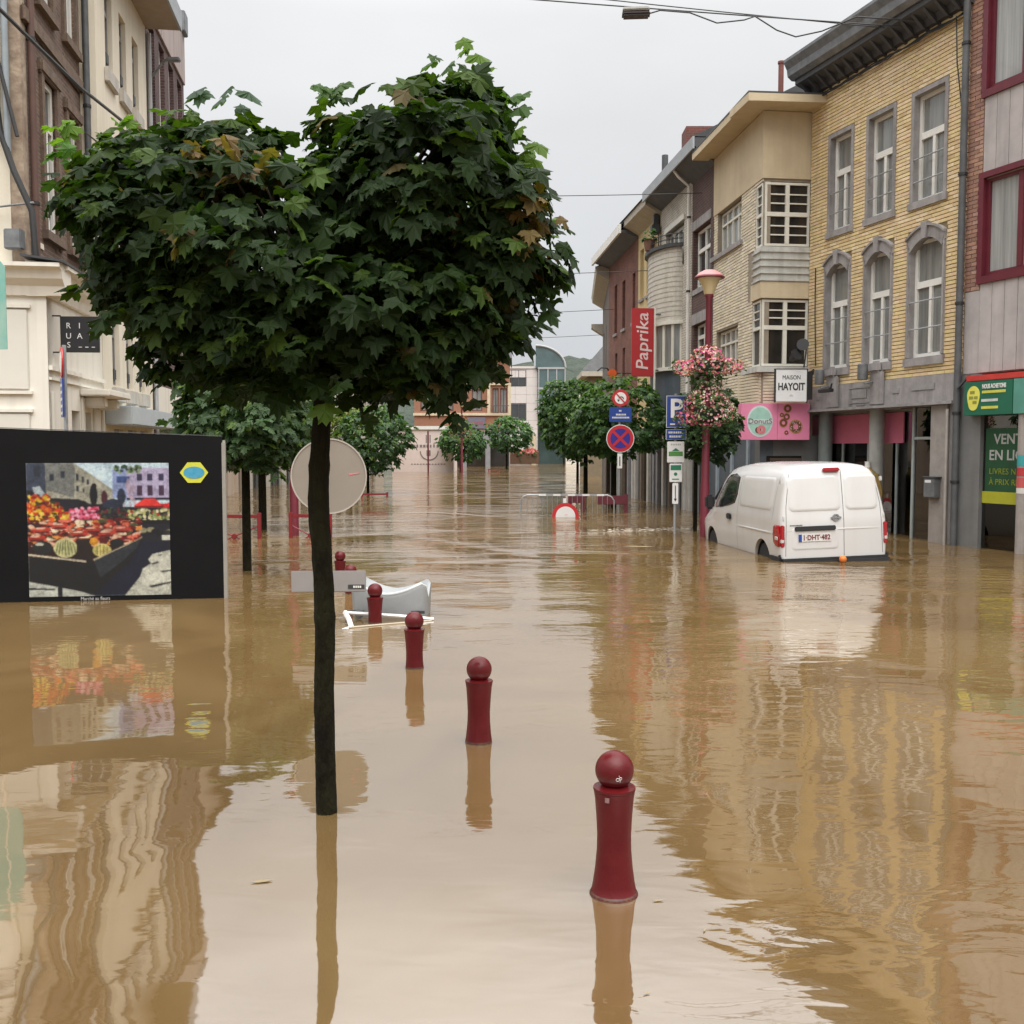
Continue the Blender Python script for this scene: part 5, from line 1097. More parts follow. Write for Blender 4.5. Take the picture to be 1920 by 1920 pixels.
# scribble and worn label on the nearest bollard
q = MB()
def on_ball(a, z): return (.0742 * math.cos(a) * math.sqrt(max(0, 1 - (z / .0735) ** 2)), .0742 * math.sin(a) * math.sqrt(max(0, 1 - (z / .0735) ** 2)), -.0735 + z)
for a0, z0, r0 in ((-1.50, -.016, .006), (-1.36, -.012, .005)):
    q.tube([on_ball(a0 + r0 / .07 * math.cos(t * .62), z0 + r0 * math.sin(t * .62)) for t in range(11)], .0013, 5)
q.tube([on_ball(-1.36, -.014), on_ball(-1.36, -.026)], .0013, 5); q.tube([on_ball(-1.44, .0), on_ball(-1.42, -.004)], .0012, 5)
q.build("scribble", mat("white_marker", (.7, .66, .66), rough=.7), bs[0])
q = MB()
for k in range(4):
    a = -2.12 + k * .055; r_ = .0802; q.quad((r_ * math.cos(a), r_ * math.sin(a), -.178), (r_ * math.cos(a + .055), r_ * math.sin(a + .055), -.178), (.0808 * math.cos(a + .055), .0808 * math.sin(a + .055), -.158), (.0808 * math.cos(a), .0808 * math.sin(a), -.158))
q.build("worn_label", mat("worn_label", (.26, .17, .17), (.18, .06, .06), rough=.8, scale=60), bs[0], fix=False)

# ---- lamp posts
M_lamp = mat("lamp_burgundy", (.165, .018, .032), (.13, .014, .026), rough=.45)
M_dif = mat("opal_diffuser", (.62, .52, .30), (.54, .45, .26), rough=.35); M_cap = mat("faded_pink_cap", (.55, .24, .23), (.48, .2, .2), rough=.5)
def lamp_post():
    t = thing("street_lamp", "burgundy street lamp with flower baskets behind the white van", "street lamp", (0, 0, 0), 0, "burgundy street lamps")
    MB().lathe([(.085, -.95), (.085, 1.0), (.075, 1.05), (.072, 2.6), (.062, 2.65), (.058, 4.60), (.085, 4.63), (.085, 4.68)], (0, 0, 0), 18).build("post", M_lamp, t, smooth=50)
    MB().lathe([(.09, 4.68), (.10, 4.70), (.13, 4.82), (.20, 4.95), (.225, 4.99)], (0, 0, 0), 24).build("diffuser", M_dif, t, smooth=50)
    MB().lathe([(.285, 4.985), (.295, 5.0), (.27, 5.03)], (0, 0, 0), 24).build("rim", M_lamp, t, smooth=50)
    MB().lathe([(.268, 5.03), (.19, 5.10), (.11, 5.14), (.02, 5.15)], (0, 0, 0), 24).build("cap", M_cap, t, smooth=50)
    return t
lp = lamp_post(); lp.location = (3.76, 20.0, 0); lp.rotation_euler = (0, R(.6), 0)
l2 = copy_tree(lp); l2.location = (-4.28, 20.1, 0); l2.rotation_euler = (0, 0, 0); l2["label"] = "burgundy street lamp whose post shows behind the round sign's back"
l3 = copy_tree(lp); l3.location = (-3.56, 72.7, 0); l3.rotation_euler = (0, 0, 0); l3["label"] = "distant burgundy street lamp with a faded flower basket, far down the street"
tp_ = thing("thin_post", "thin dark post standing in front of the pale pink kiosk", "post", (-6.05, 74, 0)); MB().tube([(0, 0, -.9), (0, 0, 3.0)], .06, 8).build("shaft", M_burg, tp_)

M_petal = leaf_mat("petal", trans=.2, rough=.6, spec=.2)
def flowers(par, blobs, n, cols_, size, seed, nleaf, leafc=(.04, .085, .025)):
    rr = random.Random(seed); V = []; Fc = []; T = []
    for P, nn in surface_points(blobs, n, rr, .1):
        c = cols_(P, rr); k = rr.uniform(.85, 1.15); c = tuple(x * k for x in c)
        d = (nn + Vector((rr.gauss(0, .4), rr.gauss(0, .4), rr.gauss(0, .4)))).normalized(); u = d.orthogonal().normalized(); w_ = d.cross(u); s = size * rr.uniform(.7, 1.25); b = len(V)
        V.append(P - d * s * .25); m_ = 10
        for j in range(m_):
            a = 2 * math.pi * j / m_; r_ = s * (1 if j % 2 else .72); V.append(P + (u * math.cos(a) + w_ * math.sin(a)) * r_ + d * s * .12)
        for j in range(m_): Fc.append((b, b + 1 + j, b + 1 + (j + 1) % m_))
        T += [c] * (m_ + 1)
    me = bpy.data.meshes.new("blossoms"); me.from_pydata([v[:] for v in V], [], Fc); me.materials.append(M_petal); set_tint(me, T)
    o = bpy.data.objects.new("blossoms", me); col.objects.link(o); o.parent = par; stuff(o)
    lv = crown(blobs, nleaf, 4, size * 1.9, 'simple', lambda P, nn, r_: tuple(Vector(leafc) * r_.uniform(.6, 1.4)), rr, size * 2)
    stuff(leaves_obj("foliage", lv, 'simple', M_leaf2, par))
def basket(loc, label, blobs, cols_, n, seed, nleaf, trail=()):
    t = thing("hanging_flower_basket", label, "flower basket", loc, 0, "flower baskets on the street lamps")
    MB().lathe([(.12, -.16), (.28, -.05), (.34, .08), (.30, .08)], (0, 0, 0), 18).build("bowl", mat("dark_green_bowl", (.02, .035, .02), rough=.6), t, smooth=True)
    flowers(t, blobs, n, cols_, .026, seed, nleaf)
    if trail: stuff(leaves_obj('trailing_foliage', crown(list(trail), 90, 4, .06, 'simple', lambda P, nn, r_: tuple(Vector((.035, .075, .022)) * r_.uniform(.6, 1.5)), random.Random(seed + 5), .06), 'simple', M_leaf2, t))
    return t
def pinks(P, rr):
    q = rr.random()
    if q < .16: return (.50, .045, .24)
    if q < .58: return (.58, .17, .27)
    return (.72, .44, .50)
def mixed(P, rr):
    q = rr.random()
    if P.x < -.28 or P.z < -.16:
        return (.50, .10, .20) if q < .6 else (.66, .34, .42)
    return (.70, .64, .58) if q < .5 else (.62, .26, .34)
lpx = 3.78
basket((lpx, 19.95, 3.28), "upper pink flower basket on the burgundy lamp behind the van", [(0, 0, .18, .34, .34, .24), (-.42, 0, .0, .26, .3, .16), (.44, 0, .02, .26, .3, .15), (.1, -.3, 0, .4, .25, .17), (.05, 0, .0, .55, .5, .12)], pinks, 800, 31, 150, [(0, 0, -.22, .30, .3, .16)])
basket((lpx - .02, 19.95, 2.42), "lower white and pink flower basket on the burgundy lamp behind the van", [(0, 0, .16, .46, .42, .30), (-.38, -.05, -.12, .26, .28, .16), (.36, 0, -.02, .26, .3, .22), (.05, -.25, -.1, .4, .25, .2), (.05, 0, .42, .3, .3, .24)], mixed, 700, 32, 260, [(0, 0, -.42, .34, .3, .24), (.3, 0, -.34, .2, .2, .2), (-.3, 0, -.38, .18, .2, .16)])
basket((-3.56, 72.65, 2.75), "faded flower basket on the distant street lamp", [(0, 0, 0, .95, .8, .5), (0, 0, 1.0, .55, .5, .4)], lambda P, rr: (.40, .17, .16) if rr.random() < .6 else (.5, .33, .3), 300, 33, 90)
flowers(fp, [(-.8, 0, 1.3, .8, .5, .4), (.6, 0, 1.35, .9, .5, .45)], 380, lambda P, rr: (.55, .14, .16) if rr.random() < .7 else (.6, .3, .3), .11, 34, 60)
lvp = crown([(0, 0, .45, .14, .14, .2)], 30, 4, .09, 'simple', lambda P, nn, r_: (.05, .11, .03), random.Random(3), .07); stuff(leaves_obj("foliage", lvp, 'simple', M_leaf2, pp))

# ---- traffic sign posts
M_red = mat("traffic_red", (.52, .022, .030), (.46, .02, .026), rough=.4); M_blue = mat("traffic_blue", (.015, .055, .28), (.012, .048, .25), rough=.4); M_backg = mat("sign_back_grey", (.27, .235, .195), (.235, .205, .17), rough=.55, scale=2.5)
def post(par, h, r=.03, m=None): return MB().tube([(0, .035, -.95), (0, .035, h)], r, 10).build("pole", m or M_steel, par, smooth=True)
n1 = thing("no_stopping_sign_post", "sign post with a no-left-turn disc, a blue plate and a no-stopping disc", "road sign", (2.88, 27.5, 0), R(0))
post(n1, 3.35)
MB().disc_y(0.02, 3.06, .225, -.015, 0, 32).build("no_left_turn_disc", M_red, n1); MB().disc_y(.02, 3.06, .155, -.019, -.015, 32).build("disc_face", M_white_pl, n1)
q = MB(); q.ring_y(.035, 3.03, .05, .075, -.024, -.019, 12, 0, math.pi * .9); q.prism_y([(-.07, 3.02), (0.0, 3.02), (-.035, 2.96)], -.024, -.019); q.build("arrow", M_ink, n1)
q = MB(); q.prism_y([(-.12, 3.18), (-.09, 3.20), (.15, 2.94), (.12, 2.92)], -.026, -.022); q.build("red_bar", M_red, n1)
MB().bevbox(-.28, .32, -.018, 0, 2.42, 2.82, .008).build("blue_plate", M_blue, n1)
for z, a, b_ in ((2.72, -.02, .05), (2.62, -.1, .15), (2.54, -.2, .24)):
    x = a
    while x < b_: w_ = rnd.uniform(.015, .035); MB().box(x, x + w_, -.022, -.018, z - .022, z + .022).build("small_print", M_wsign, n1); x += w_ + .01
MB().disc_y(0.02, 1.98, .375, -.015, 0, 40).build("no_stopping_disc", M_palem, n1); MB().disc_y(.02, 1.98, .355, -.019, -.015, 40).build("disc_ring", M_red, n1); MB().disc_y(.02, 1.98, .265, -.023, -.019, 40).build("disc_face", mat("sign_violet_blue", (.035, .025, .28), rough=.4), n1)
for s_ in (1, -1):
    c_ = math.cos(R(45)); q = MB(); L_ = .27; wd = .035
    q.prism_y([(.02 - s_ * L_ * c_ - wd * c_, 1.98 - L_ * c_ + s_ * wd * c_), (.02 - s_ * L_ * c_ + wd * c_, 1.98 - L_ * c_ - s_ * wd * c_), (.02 + s_ * L_ * c_ + wd * c_, 1.98 + L_ * c_ - s_ * wd * c_), (.02 + s_ * L_ * c_ - wd * c_, 1.98 + L_ * c_ + s_ * wd * c_)], -.027 - .003 * (s_ > 0), -.023); q.build("cross_bar", M_red, n1)
MB().bevbox(-.055, .075, -.02, 0, 1.18, 1.58, .005).build("white_plate", M_white_pl, n1); MB().prism_y([(-.005, 1.25), (.025, 1.25), (.025, 1.5), (-.005, 1.5)], -.023, -.02).build("arrow", M_ink, n1)

n2 = thing("parking_sign_post", "parking sign post with a blue P panel and white plates beside the flower lamp", "road sign", (3.27, 20.5, 0), 0)
post(n2, 2.8); MB().bevbox(-.205, .225, -.02, 0, 2.12, 2.77, .01).build("panel", M_white_pl, n2); MB().bevbox(-.185, .205, -.024, -.02, 2.14, 2.75, .002).build("blue_panel", M_blue, n2)
text(n2, "P", 0.0, 2.49, .52, M_white_pl, y=-.030, align='CENTER', bold=.012)
MB().box(-.12, -.02, -.027, -.024, 2.18, 2.21).build("small_print", M_wsign, n2)
MB().bevbox(-.21, .215, -.02, 0, 1.88, 2.10, .01).build("plate", M_white_pl, n2); MB().bevbox(-.19, .195, -.024, -.02, 1.895, 2.085, .002).build("blue_plate", M_blue, n2)
for z, a, b_ in ((2.03, -.15, .15), (1.95, -.13, .14)):
    x = a
    while x < b_: w_ = rnd.uniform(.015, .035); MB().box(x, x + w_, -.027, -.024, z - .02, z + .02).build("small_print", M_wsign, n2); x += w_ + .01
MB().bevbox(-.17, .17, -.02, 0, 1.43, 1.85, .008).build("white_plate", M_white_pl, n2); M_gpr = mat("green_print", (.09, .28, .06), rough=.5); M_gpr2 = mat("dark_green_print", (.02, .20, .10), rough=.5)
MB().box(-.14, .14, -.024, -.02, 1.56, 1.65).build("green_bar", M_gpr, n2); MB().prism_y([(-.08, 1.66), (.08, 1.66), (.0, 1.72)], -.024, -.02).build("roof_symbol", M_gpr2, n2)
for k in range(6): MB().box(-.1 + k * .035, -.08 + k * .035, -.024, -.02, 1.775, 1.805).build("small_print", M_greyt, n2)
MB().bevbox(-.12, .13, -.02, 0, 1.04, 1.41, .008).build("white_plate", M_white_pl, n2); MB().box(-.10, .11, -.024, -.02, 1.28, 1.38).build("green_bar", M_gpr2, n2); MB().disc_y(0, 1.2, .035, -.024, -.02, 14).build("symbol", M_gpr2, n2)
MB().box(-.07, .07, -.024, -.02, 1.09, 1.11).build("small_print", M_gpr2, n2)
MB().bevbox(-.06, .06, -.02, 0, .60, 1.02, .008).build("white_plate", M_white_pl, n2); q = MB(); q.box(-.008, .008, -.024, -.02, .70, .97); q.prism_y([(-.03, .71), (0, .65), (.03, .71)], -.024, -.02); q.build("arrow", M_ink, n2)

n3 = thing("turned_sign_post", "back of a round beige road sign with a plate below, behind the maple trunk", "road sign", (-1.80, 9.62, 0), R(3))
MB().tube([(0, 0.0, -.95), (0, 0.0, 1.85)], .028, 10).build("pole", M_steel, n3, smooth=True)
MB().disc_y(.075, 1.445, .352, .03, .045, 48).build("round_back", M_backg, n3); MB().ring_y(.075, 1.445, .345, .357, .022, .03, 48).build("rolled_edge", mat("sign_edge", (.46, .42, .37), rough=.5), n3)
q = MB(); q.prism_y([(.27, 1.455), (.36, 1.47), (.365, 1.478), (.26, 1.468)], .026, .03); q.build("red_tape", M_rose, n3)
MB().bevbox(-.29, .415, .03, .045, .345, .548, .006).build("plate_back", mat("plate_back_grey", (.27, .255, .25), (.24, .225, .22), rough=.5, scale=3), n3)
MB().box(.245, .40, .025, .03, .375, .415).build("maker_label", M_ink, n3)
for k in range(4): MB().box(.295 + k * .02, .309 + k * .02, .022, .025, .385, .405).build("label_print", M_wsign, n3)

n4 = thing("no_entry_sign", "half-sunken white disc with a thick red ring in front of the steel barrier", "road sign", (1.34, 25.6, 0), 0)
MB().disc_y(0, .02, .335, 0, .015, 44).build("disc", M_red, n4); MB().disc_y(0, .02, .245, -.005, 0, 44).build("disc_face", M_white_pl, n4)
MB().tube([(0, .03, -.95), (0, .03, .3)], .03, 8).build("pole", M_steel, n4); MB().box(-.06, 0.02, .0, .02, .35, .47).build("bracket", M_white_pl, n4)
MB().box(-.02, .05, -.01, 0, .05, .062).build("sticker", M_rose, n4)

# ---- steel crowd barrier and red railings
cbr = thing("crowd_barrier", "grey steel crowd barrier with a red and white top rail standing in the current", "barrier", (1.45, 26.8, 0), R(-3))
q = MB(); q.tube([(-1.22, 0, -.6), (-1.22, 0, .36), (-1.15, 0, .46), (-1.05, 0, .5), (1.05, 0, .5), (1.15, 0, .46), (1.22, 0, .36), (1.22, 0, -.6)], .02, 8); q.build("frame", M_steel, cbr, smooth=True)
for k in range(17): MB().tube([(-1.05 + k * .131, 0, -.6), (-1.05 + k * .131, 0, .48)], .008, 6).build("bar", M_steel, cbr)
for k in range(9): MB().box(-.75 + k * .19, -.75 + k * .19 + .19, -.025, -.02, .475, .525).build("striped_band", M_white_pl if k % 2 == 0 else M_steel, cbr)
rb2 = thing("red_board_barrier", "dark red barrier boards just behind the steel crowd barrier", "barrier", (2.05, 27.4, 0), R(-4))
for x in (-.55, -.2, .95): MB().bevbox(x, x + .1, 0, .06, -.8, .5, .01).build("leg", M_burg, rb2)
MB().bevbox(.22, 1.0, -.03, 0, .22, .46, .01).build("board", M_burg, rb2); MB().bevbox(-.5, -.08, -.03, 0, .26, .48, .01).build("board", M_burg, rb2)
M_rail = mat("railing_red", (.21, .013, .018), (.17, .011, .015), rough=.45)
def railing(loc, rz, label, w_=.95):
    t = thing("red_railing", label, "railing", loc, rz, "dark red cross-braced railings")
    for x in (-w_ / 2, w_ / 2): MB().bevbox(x - .035, x + .035, -.03, .03, -.9, .50, .008).build("post", M_rail, t)
    MB().bevbox(-w_ / 2 + .035, w_ / 2 - .035, -.02, .02, .40, .46, .006).build("rail", M_rail, t)
    for s_ in (1, -1): MB().tube([(-w_ / 2, .0 + .012 * s_, .2 + s_ * .2 - .15), (w_ / 2, .012 * s_, .2 - s_ * .2 - .15)], .014, 6).build("brace", M_rail, t)
    MB().disc_y(0, .05, .05, -.03, .03, 16).build("hub", M_rail, t); return t
railing((-5.25, 19.3, 0), 0, "dark red cross-braced railing cut by the right edge of the black board")
railing((-3.85, 19.5, 0), 0, "dark red cross-braced railing behind the maple trunk", .75)
for (x, y, l_) in ((-4.9, 36.5, "small dark red railing end standing out of the water below the clipped tree"), (-1.4, 80, "tiny red railing in front of the far lamp and trees")):
    railing((x, y, -.34), R(15), l_, .9)

# ---- the black photo board
pbn = thing("photo_board", "large black display board with a market photograph standing in the water", "display board", (-3.27, 11.62, 0), math.atan2(11.27 - 11.62, -5.68 + 3.27) + math.pi)
pbn_l = 3.4
M_board = mat("black_board", (.0045, .0045, .005), (.0065, .0065, .007), rough=.6, scale=2, spec=.12)
zt0, zt1 = 1.84, 1.935        # the top edge rises a little to the left
q = MB(); q.prism_y([(-pbn_l, -.9), (-.02, -.9), (-.02, zt0), (-pbn_l, zt1 + .03)], 0, .06); q.build("panel", M_board, pbn)
MB().prism_y([(-pbn_l, zt1 + .034), (-.02, zt0 + .004), (-.02, zt0 + .012), (-pbn_l, zt1 + .042)], -.005, .065).build("top_edge", M_pipe, pbn)
q = MB(); q.box(-.018, .02, -.012, .07, -.9, zt0 - .07); q.lathe([(.022, 0), (.018, .03)], (0, .03, zt0 - .07), 10); q.build("end_post", mat("pale_post", (.30, .28, .25), rough=.6), pbn)
# print: painted face by face on a flat sheet
NX, NY, SS = 136, 130, 2
uu, vv = np.meshgrid((np.arange(NX * SS) + .5) / (NX * SS), (np.arange(NY * SS) + .5) / (NY * SS))
img = np.zeros((NY * SS, NX * SS, 3)); prng = np.random.RandomState(5)
def sc_(c): return np.array(srgb(*c))
def poly(P, c, mix=1.0):
    ins = np.zeros_like(uu, bool); j = len(P) - 1
    for i in range(len(P)):
        (xi, yi), (xj, yj) = P[i], P[j]
        if yi != yj: ins ^= ((yi > vv) != (yj > vv)) & (uu < (xj - xi) * (vv - yi) / (yj - yi) + xi)
        j = i
    img[ins] = img[ins] * (1 - mix) + sc_(c) * mix
def ell(cx, cy, rx, ry, c, mix=1.0, sl=0.0):
    d = ((uu - cx - sl * (vv - cy)) / rx) ** 2 + ((vv - cy) / ry) ** 2 < 1; img[d] = img[d] * (1 - mix) + sc_(c) * mix
def rect(a, b_, c, d, k): poly([(a, c), (b_, c), (b_, d), (a, d)], k)
rect(0, 1, 0, 1, (205, 222, 232)); rect(0, .82, .5, .76, (62, 30, 28))
poly([(0, 0), (.33, 0), (.46, .09), (.60, .20), (.62, .34), (0, .34)], (176, 174, 160)); poly([(0, 0), (.13, 0), (.14, .3), (0, .3)], (84, 92, 108)); poly([(.13, 0), (.33, 0), (.34, .05), (.33, .26), (.14, .2)], (140, 142, 138))
for a, b_, c, d in ((.16, .19, .08, .13), (.24, .27, .06, .11), (.345, .365, .08, .13), (.385, .4, .1, .145), (.42, .435, .125, .16), (.345, .365, .17, .21), (.39, .4, .19, .22), (.05, .10, .02, .1)): rect(a, b_, c, d, (66, 72, 84))
poly([(.60, .05), (.70, .04), (.72, .28), (.60, .26)], (160, 172, 205)); poly([(.70, .03), (1, .04), (1, .27), (.70, .27)], (190, 182, 205))
for x in (.79, .865, .945):
    rect(x - .018, x + .018, .08, .135, (74, 70, 98)); rect(x - .018, x + .018, .17, .245, (92, 66, 92))
rect(.63, .72, .10, .15, (84, 104, 150)); rect(.70, 1, .26, .28, (52, 50, 66))
for k in range(46): ell(.62 + .18 * prng.rand(), .02 + .05 * prng.rand(), .012, .01, [(86, 110, 70), (150, 170, 130), (60, 80, 60)][k % 3])
for k in range(14): ell(.715 + .02 * prng.randn(), .12 + .2 * prng.rand(), .012, .02, (196, 178, 190), .7)
poly([(0, .2), (.12, .22), (.16, .26), (.36, .27), (.45, .31), (.6, .30), (.66, .33), (1, .34), (1, .62), (0, .62)], (46, 44, 54))
poly([(.04, .18), (.09, .17), (.14, .25), (.06, .25)], (190, 200, 204))
ell(.465, .24, .027, .085, (24, 22, 30)); ell(.47, .17, .018, .02, (30, 24, 26)); ell(.54, .26, .022, .055, (96, 44, 60)); ell(.39, .31, .03, .03, (20, 20, 26)); ell(.66, .25, .03, .06, (60, 70, 90)); ell(.6, .32, .07, .05, (58, 66, 86))
poly([(.74, .325), (.82, .27), (.90, .27), (.955, .325)], (232, 84, 76)); poly([(.94, .31), (1, .30), (1, .34), (.95, .34)], (214, 60, 66)); rect(.75, .96, .325, .34, (150, 40, 44))
for k in range(260):
    x, y = prng.rand() * .3, .24 + prng.rand() * .2; c = [(222, 190, 60), (226, 120, 48), (206, 84, 44), (238, 206, 110), (90, 80, 40), (150, 60, 36)][prng.randint(6)]
    if y > .22 + .2 * (x / .3) ** 2 - .02: ell(x, y, .010 + .012 * prng.rand(), .008 + .01 * prng.rand(), c)
for k in range(150): ell(.30 + .20 * prng.rand(), .335 + .085 * prng.rand(), .012, .01, [(214, 84, 118), (232, 130, 158), (150, 40, 80), (240, 180, 196)][prng.randint(4)])
for k in range(120): ell(.50 + .2 * prng.rand(), .34 + .1 * prng.rand(), .012, .012, [(60, 70, 56), (92, 100, 80), (52, 46, 58), (120, 56, 60), (38, 40, 52)][prng.randint(5)])
for k in range(90): ell(.70 + .3 * prng.rand(), .35 + .09 * prng.rand(), .012, .012, [(196, 196, 140), (150, 164, 110), (90, 96, 66), (226, 218, 190), (180, 60, 56)][prng.randint(5)])
rect(.72, 1, .43, .46, (24, 24, 30))
for k in range(9): ell(.8 + .2 * prng.rand(), .47 + .07 * prng.rand(), .03, .02, [(60, 58, 52), (160, 156, 130), (30, 32, 34)][k % 3])
for k in range(420):
    x = prng.rand() * .78; y = .43 + prng.rand() * .19 - .05 * (x > .5) * (x - .5)
    if prng.rand() < .5: ell(x, y, .010 + .022 * prng.rand(), .007 + .012 * prng.rand(), [(176, 62, 48), (206, 110, 72), (140, 40, 38), (212, 150, 84), (70, 40, 30), (96, 104, 70)][prng.randint(6)], 1, .6 * prng.randn())
    else: ell(x, y, .018 + .02 * prng.rand(), .008 + .01 * prng.rand(), [(226, 190, 166), (120, 34, 30), (216, 130, 110), (90, 40, 30), (236, 216, 190)][prng.randint(5)], 1, .6 * prng.randn())
for x, y in ((.10, .50), (.06, .56), (.22, .47), (.45, .50), (.55, .53), (.66, .5), (.36, .53)):
    ell(x, y, .06, .026, (192, 78, 62), .85, -.6); ell(x - .01, y - .014, .036, .007, (232, 200, 182), .9, -.9); ell(x, y + .016, .05, .01, (96, 30, 30), .8, -.6)
ell(.10, .63, .07, .05, (52, 54, 50)); ell(.08, .605, .03, .012, (190, 190, 176)); ell(.62, .60, .05, .03, (40, 44, 42))
ell(.26, .635, .083, .072, (206, 202, 160))
for k in range(7): ell(.20 + k * .02, .635, .006, .068 - abs(k - 3) * .008, (120, 128, 84), .8, .25 * (k - 3) * .3)
poly([(.335, .565), (.44, .565), (.445, .74), (.40, .745), (.34, .72)], (58, 40, 32)); rect(.335, .44, .56, .568, (150, 100, 70))
ell(.46, .59, .03, .03, (226, 170, 70)); ell(.515, .655, .066, .05, (214, 202, 140))
for k in range(4): ell(.48 + k * .024, .655, .005, .045, (150, 146, 90), .8)
poly([(0, .68), (.40, .735), (.455, .725), (.795, .56), (.80, .60), (.76, .66), (.70, .76), (.55, .9), (.46, .985), (0, .885)], (38, 35, 34)); poly([(.455, .73), (.795, .57), (.76, .64), (.66, .74), (.50, .86)], (70, 74, 80), .9)
poly([(0, .675), (.40, .732), (.40, .745), (0, .69)], (206, 196, 176)); poly([(.45, .722), (.76, .58), (.80, .555), (.80, .565), (.455, .735)], (196, 184, 160))
poly([(.80, .59), (1, .60), (1, .66), (.87, .69), (.84, .73), (.86, .76), (.80, .80), (.78, .86), (.67, 1), (.36, 1), (.46, .985), (.55, .9), (.70, .76)], (38, 40, 62))
poly([(.87, .69), (1, .66), (1, 1), (.67, 1), (.78, .86), (.80, .80), (.86, .76), (.84, .73)], (206, 206, 194)); poly([(0, .885), (.46, .985), (.46, 1), (0, 1)], (198, 200, 190)); poly([(.2, .93), (.23, .93), (.23, 1), (.2, 1)], (44, 44, 52))
poly([(.46, 1), (.36, .965), (.30, .95), (.46, .985)], (60, 60, 66))
for P_ in ([(0, .93), (.18, .94), (.18, .95), (0, .945)], [(.84, .93), (1, .90), (1, .912), (.86, .945)], [(.92, .82), (1, .81), (1, .822), (.94, .83)], [(.86, .76), (.91, .745), (.92, .755), (.87, .77)], [(.93, .55), (1, .53), (1, .56), (.94, .57)], [(.9, .7), (.95, .69), (.93, .705)]): poly(P_, (60, 60, 64))
rect(.94, 1, .545, .585, (214, 214, 204))
for _ in range(1): img = (img + np.roll(img, 1, 0) + np.roll(img, -1, 0) + np.roll(img, 1, 1) + np.roll(img, -1, 1)) / 5
def lownoise(n):
    g_ = prng.rand(n + 2, n + 2); yi = np.linspace(0, n, NY * SS); xi = np.linspace(0, n, NX * SS); y0 = yi.astype(int); x0 = xi.astype(int); fy = (yi - y0)[:, None]; fx = (xi - x0)[None, :]
    return (g_[y0][:, x0] * (1 - fy) * (1 - fx) + g_[y0 + 1][:, x0] * fy * (1 - fx) + g_[y0][:, x0 + 1] * (1 - fy) * fx + g_[y0 + 1][:, x0 + 1] * fy * fx)
img *= (.40 + .35 * lownoise(9) + .35 * lownoise(24) + .40 * lownoise(60) + .42 * lownoise(120))[:, :, None] * (1 + .07 * prng.randn(NY * SS, NX * SS, 1)); img = np.clip(img, 0, 1) ** 1.35 * .60
small = img.reshape(NY, SS, NX, SS, 3).mean(axis=(1, 3))
PW, PH, PX0, PZ1 = 1.52, 1.49, -2.12, 1.545
xs_ = np.linspace(PX0, PX0 + PW, NX + 1); zs_ = np.linspace(PZ1, PZ1 - PH, NY + 1)
vsn = [(x, -.004, z) for z in zs_ for x in xs_]; fsn = [(j * (NX + 1) + i, (j + 1) * (NX + 1) + i, (j + 1) * (NX + 1) + i + 1, j * (NX + 1) + i + 1) for j in range(NY) for i in range(NX)]
me = bpy.data.meshes.new("photo_print"); me.from_pydata(vsn, [], fsn)
ca = me.color_attributes.new("tint", 'FLOAT_COLOR', 'CORNER'); ca.data.foreach_set("color", np.repeat(np.concatenate([small.reshape(-1, 3), np.ones((NX * NY, 1))], 1), 4, axis=0).astype(np.float32).ravel())
pm_ = bpy.data.materials.new("photo_print"); pm_.use_nodes = True; at = pm_.node_tree.nodes.new("ShaderNodeAttribute"); at.attribute_name = "tint"; pm_.node_tree.links.new(at.outputs["Color"], pm_.node_tree.nodes["Principled BSDF"].inputs["Base Color"]); pm_.node_tree.nodes["Principled BSDF"].inputs["Roughness"].default_value = .4
me.materials.append(pm_); o = bpy.data.objects.new("photo_print", me); col.objects.link(o); o.parent = pbn
text(pbn, "Marché au fleurs", -1.42, .025, .055, mat("caption_print", (.45, .45, .45), rough=.6), y=-.006, align='CENTER', sx=.85)
hx = [(-.50, .10), (-.42, .03)]
def octo(cx, cz, w_, h_, cut): return [(cx - w_ + cut, cz - h_), (cx + w_ - cut, cz - h_), (cx + w_, cz), (cx + w_ - cut, cz + h_), (cx - w_ + cut, cz + h_), (cx - w_, cz)]
MB().prism_y(octo(-.325, 1.435, .155, .115, .085), -.006, 0).build("yellow_badge", mat("badge_yellow", (.62, .62, .05), rough=.5), pbn)
MB().disc_y(-.325, 1.435, .115, -.010, -.006, 28, .068).build("blue_badge", mat("badge_blue", (.03, .25, .42), (.08, .32, .45), rough=.5, scale=14), pbn)

# ---- floating things
ft = thing("floating_grey_tub", "grey curved plastic tub floating on its side behind the third and fourth bollards", "tub", (-1.24, 10.5, 0), R(-4))
b = MB(); n = 22; M_tub = mat("grey_plastic", (.30, .315, .32), (.25, .26, .265), rough=.4, scale=3)
def tub_z(u): return .25 + (.16 if u < 0 else .13) * abs(u) ** 1.8 - .06 * (max(0, abs(u) - .86) / .14) ** 2
for i in range(n + 1):
    u = -1 + 2 * i / n; x = u * .375; zt = tub_z(u); wd = .26 * math.sqrt(max(.3, 1 - .7 * u ** 6))
    for y, z in ((-wd, zt - .012), (-wd - .03, zt - .02), (-wd - .04, zt - .05), (-wd + .02, -.08), (-wd + .06, -.3), (wd - .06, -.3), (wd, -.08), (wd + .04, zt - .05), (wd + .03, zt - .02), (wd, zt - .012), (wd - .04, zt - .05), (0, zt - .14), (-wd + .04, zt - .05)): b.v.append((x * (1 + .02 * (z > 0)), y, z))
m_ = 13
for i in range(n):
    for k in range(m_): b.f.append((i * m_ + k, i * m_ + (k + 1) % m_, (i + 1) * m_ + (k + 1) % m_, (i + 1) * m_ + k))
b.f.append(tuple(range(m_))); b.f.append(tuple(reversed(range(n * m_, (n + 1) * m_)))); b.build("shell", M_tub, ft, smooth=45)
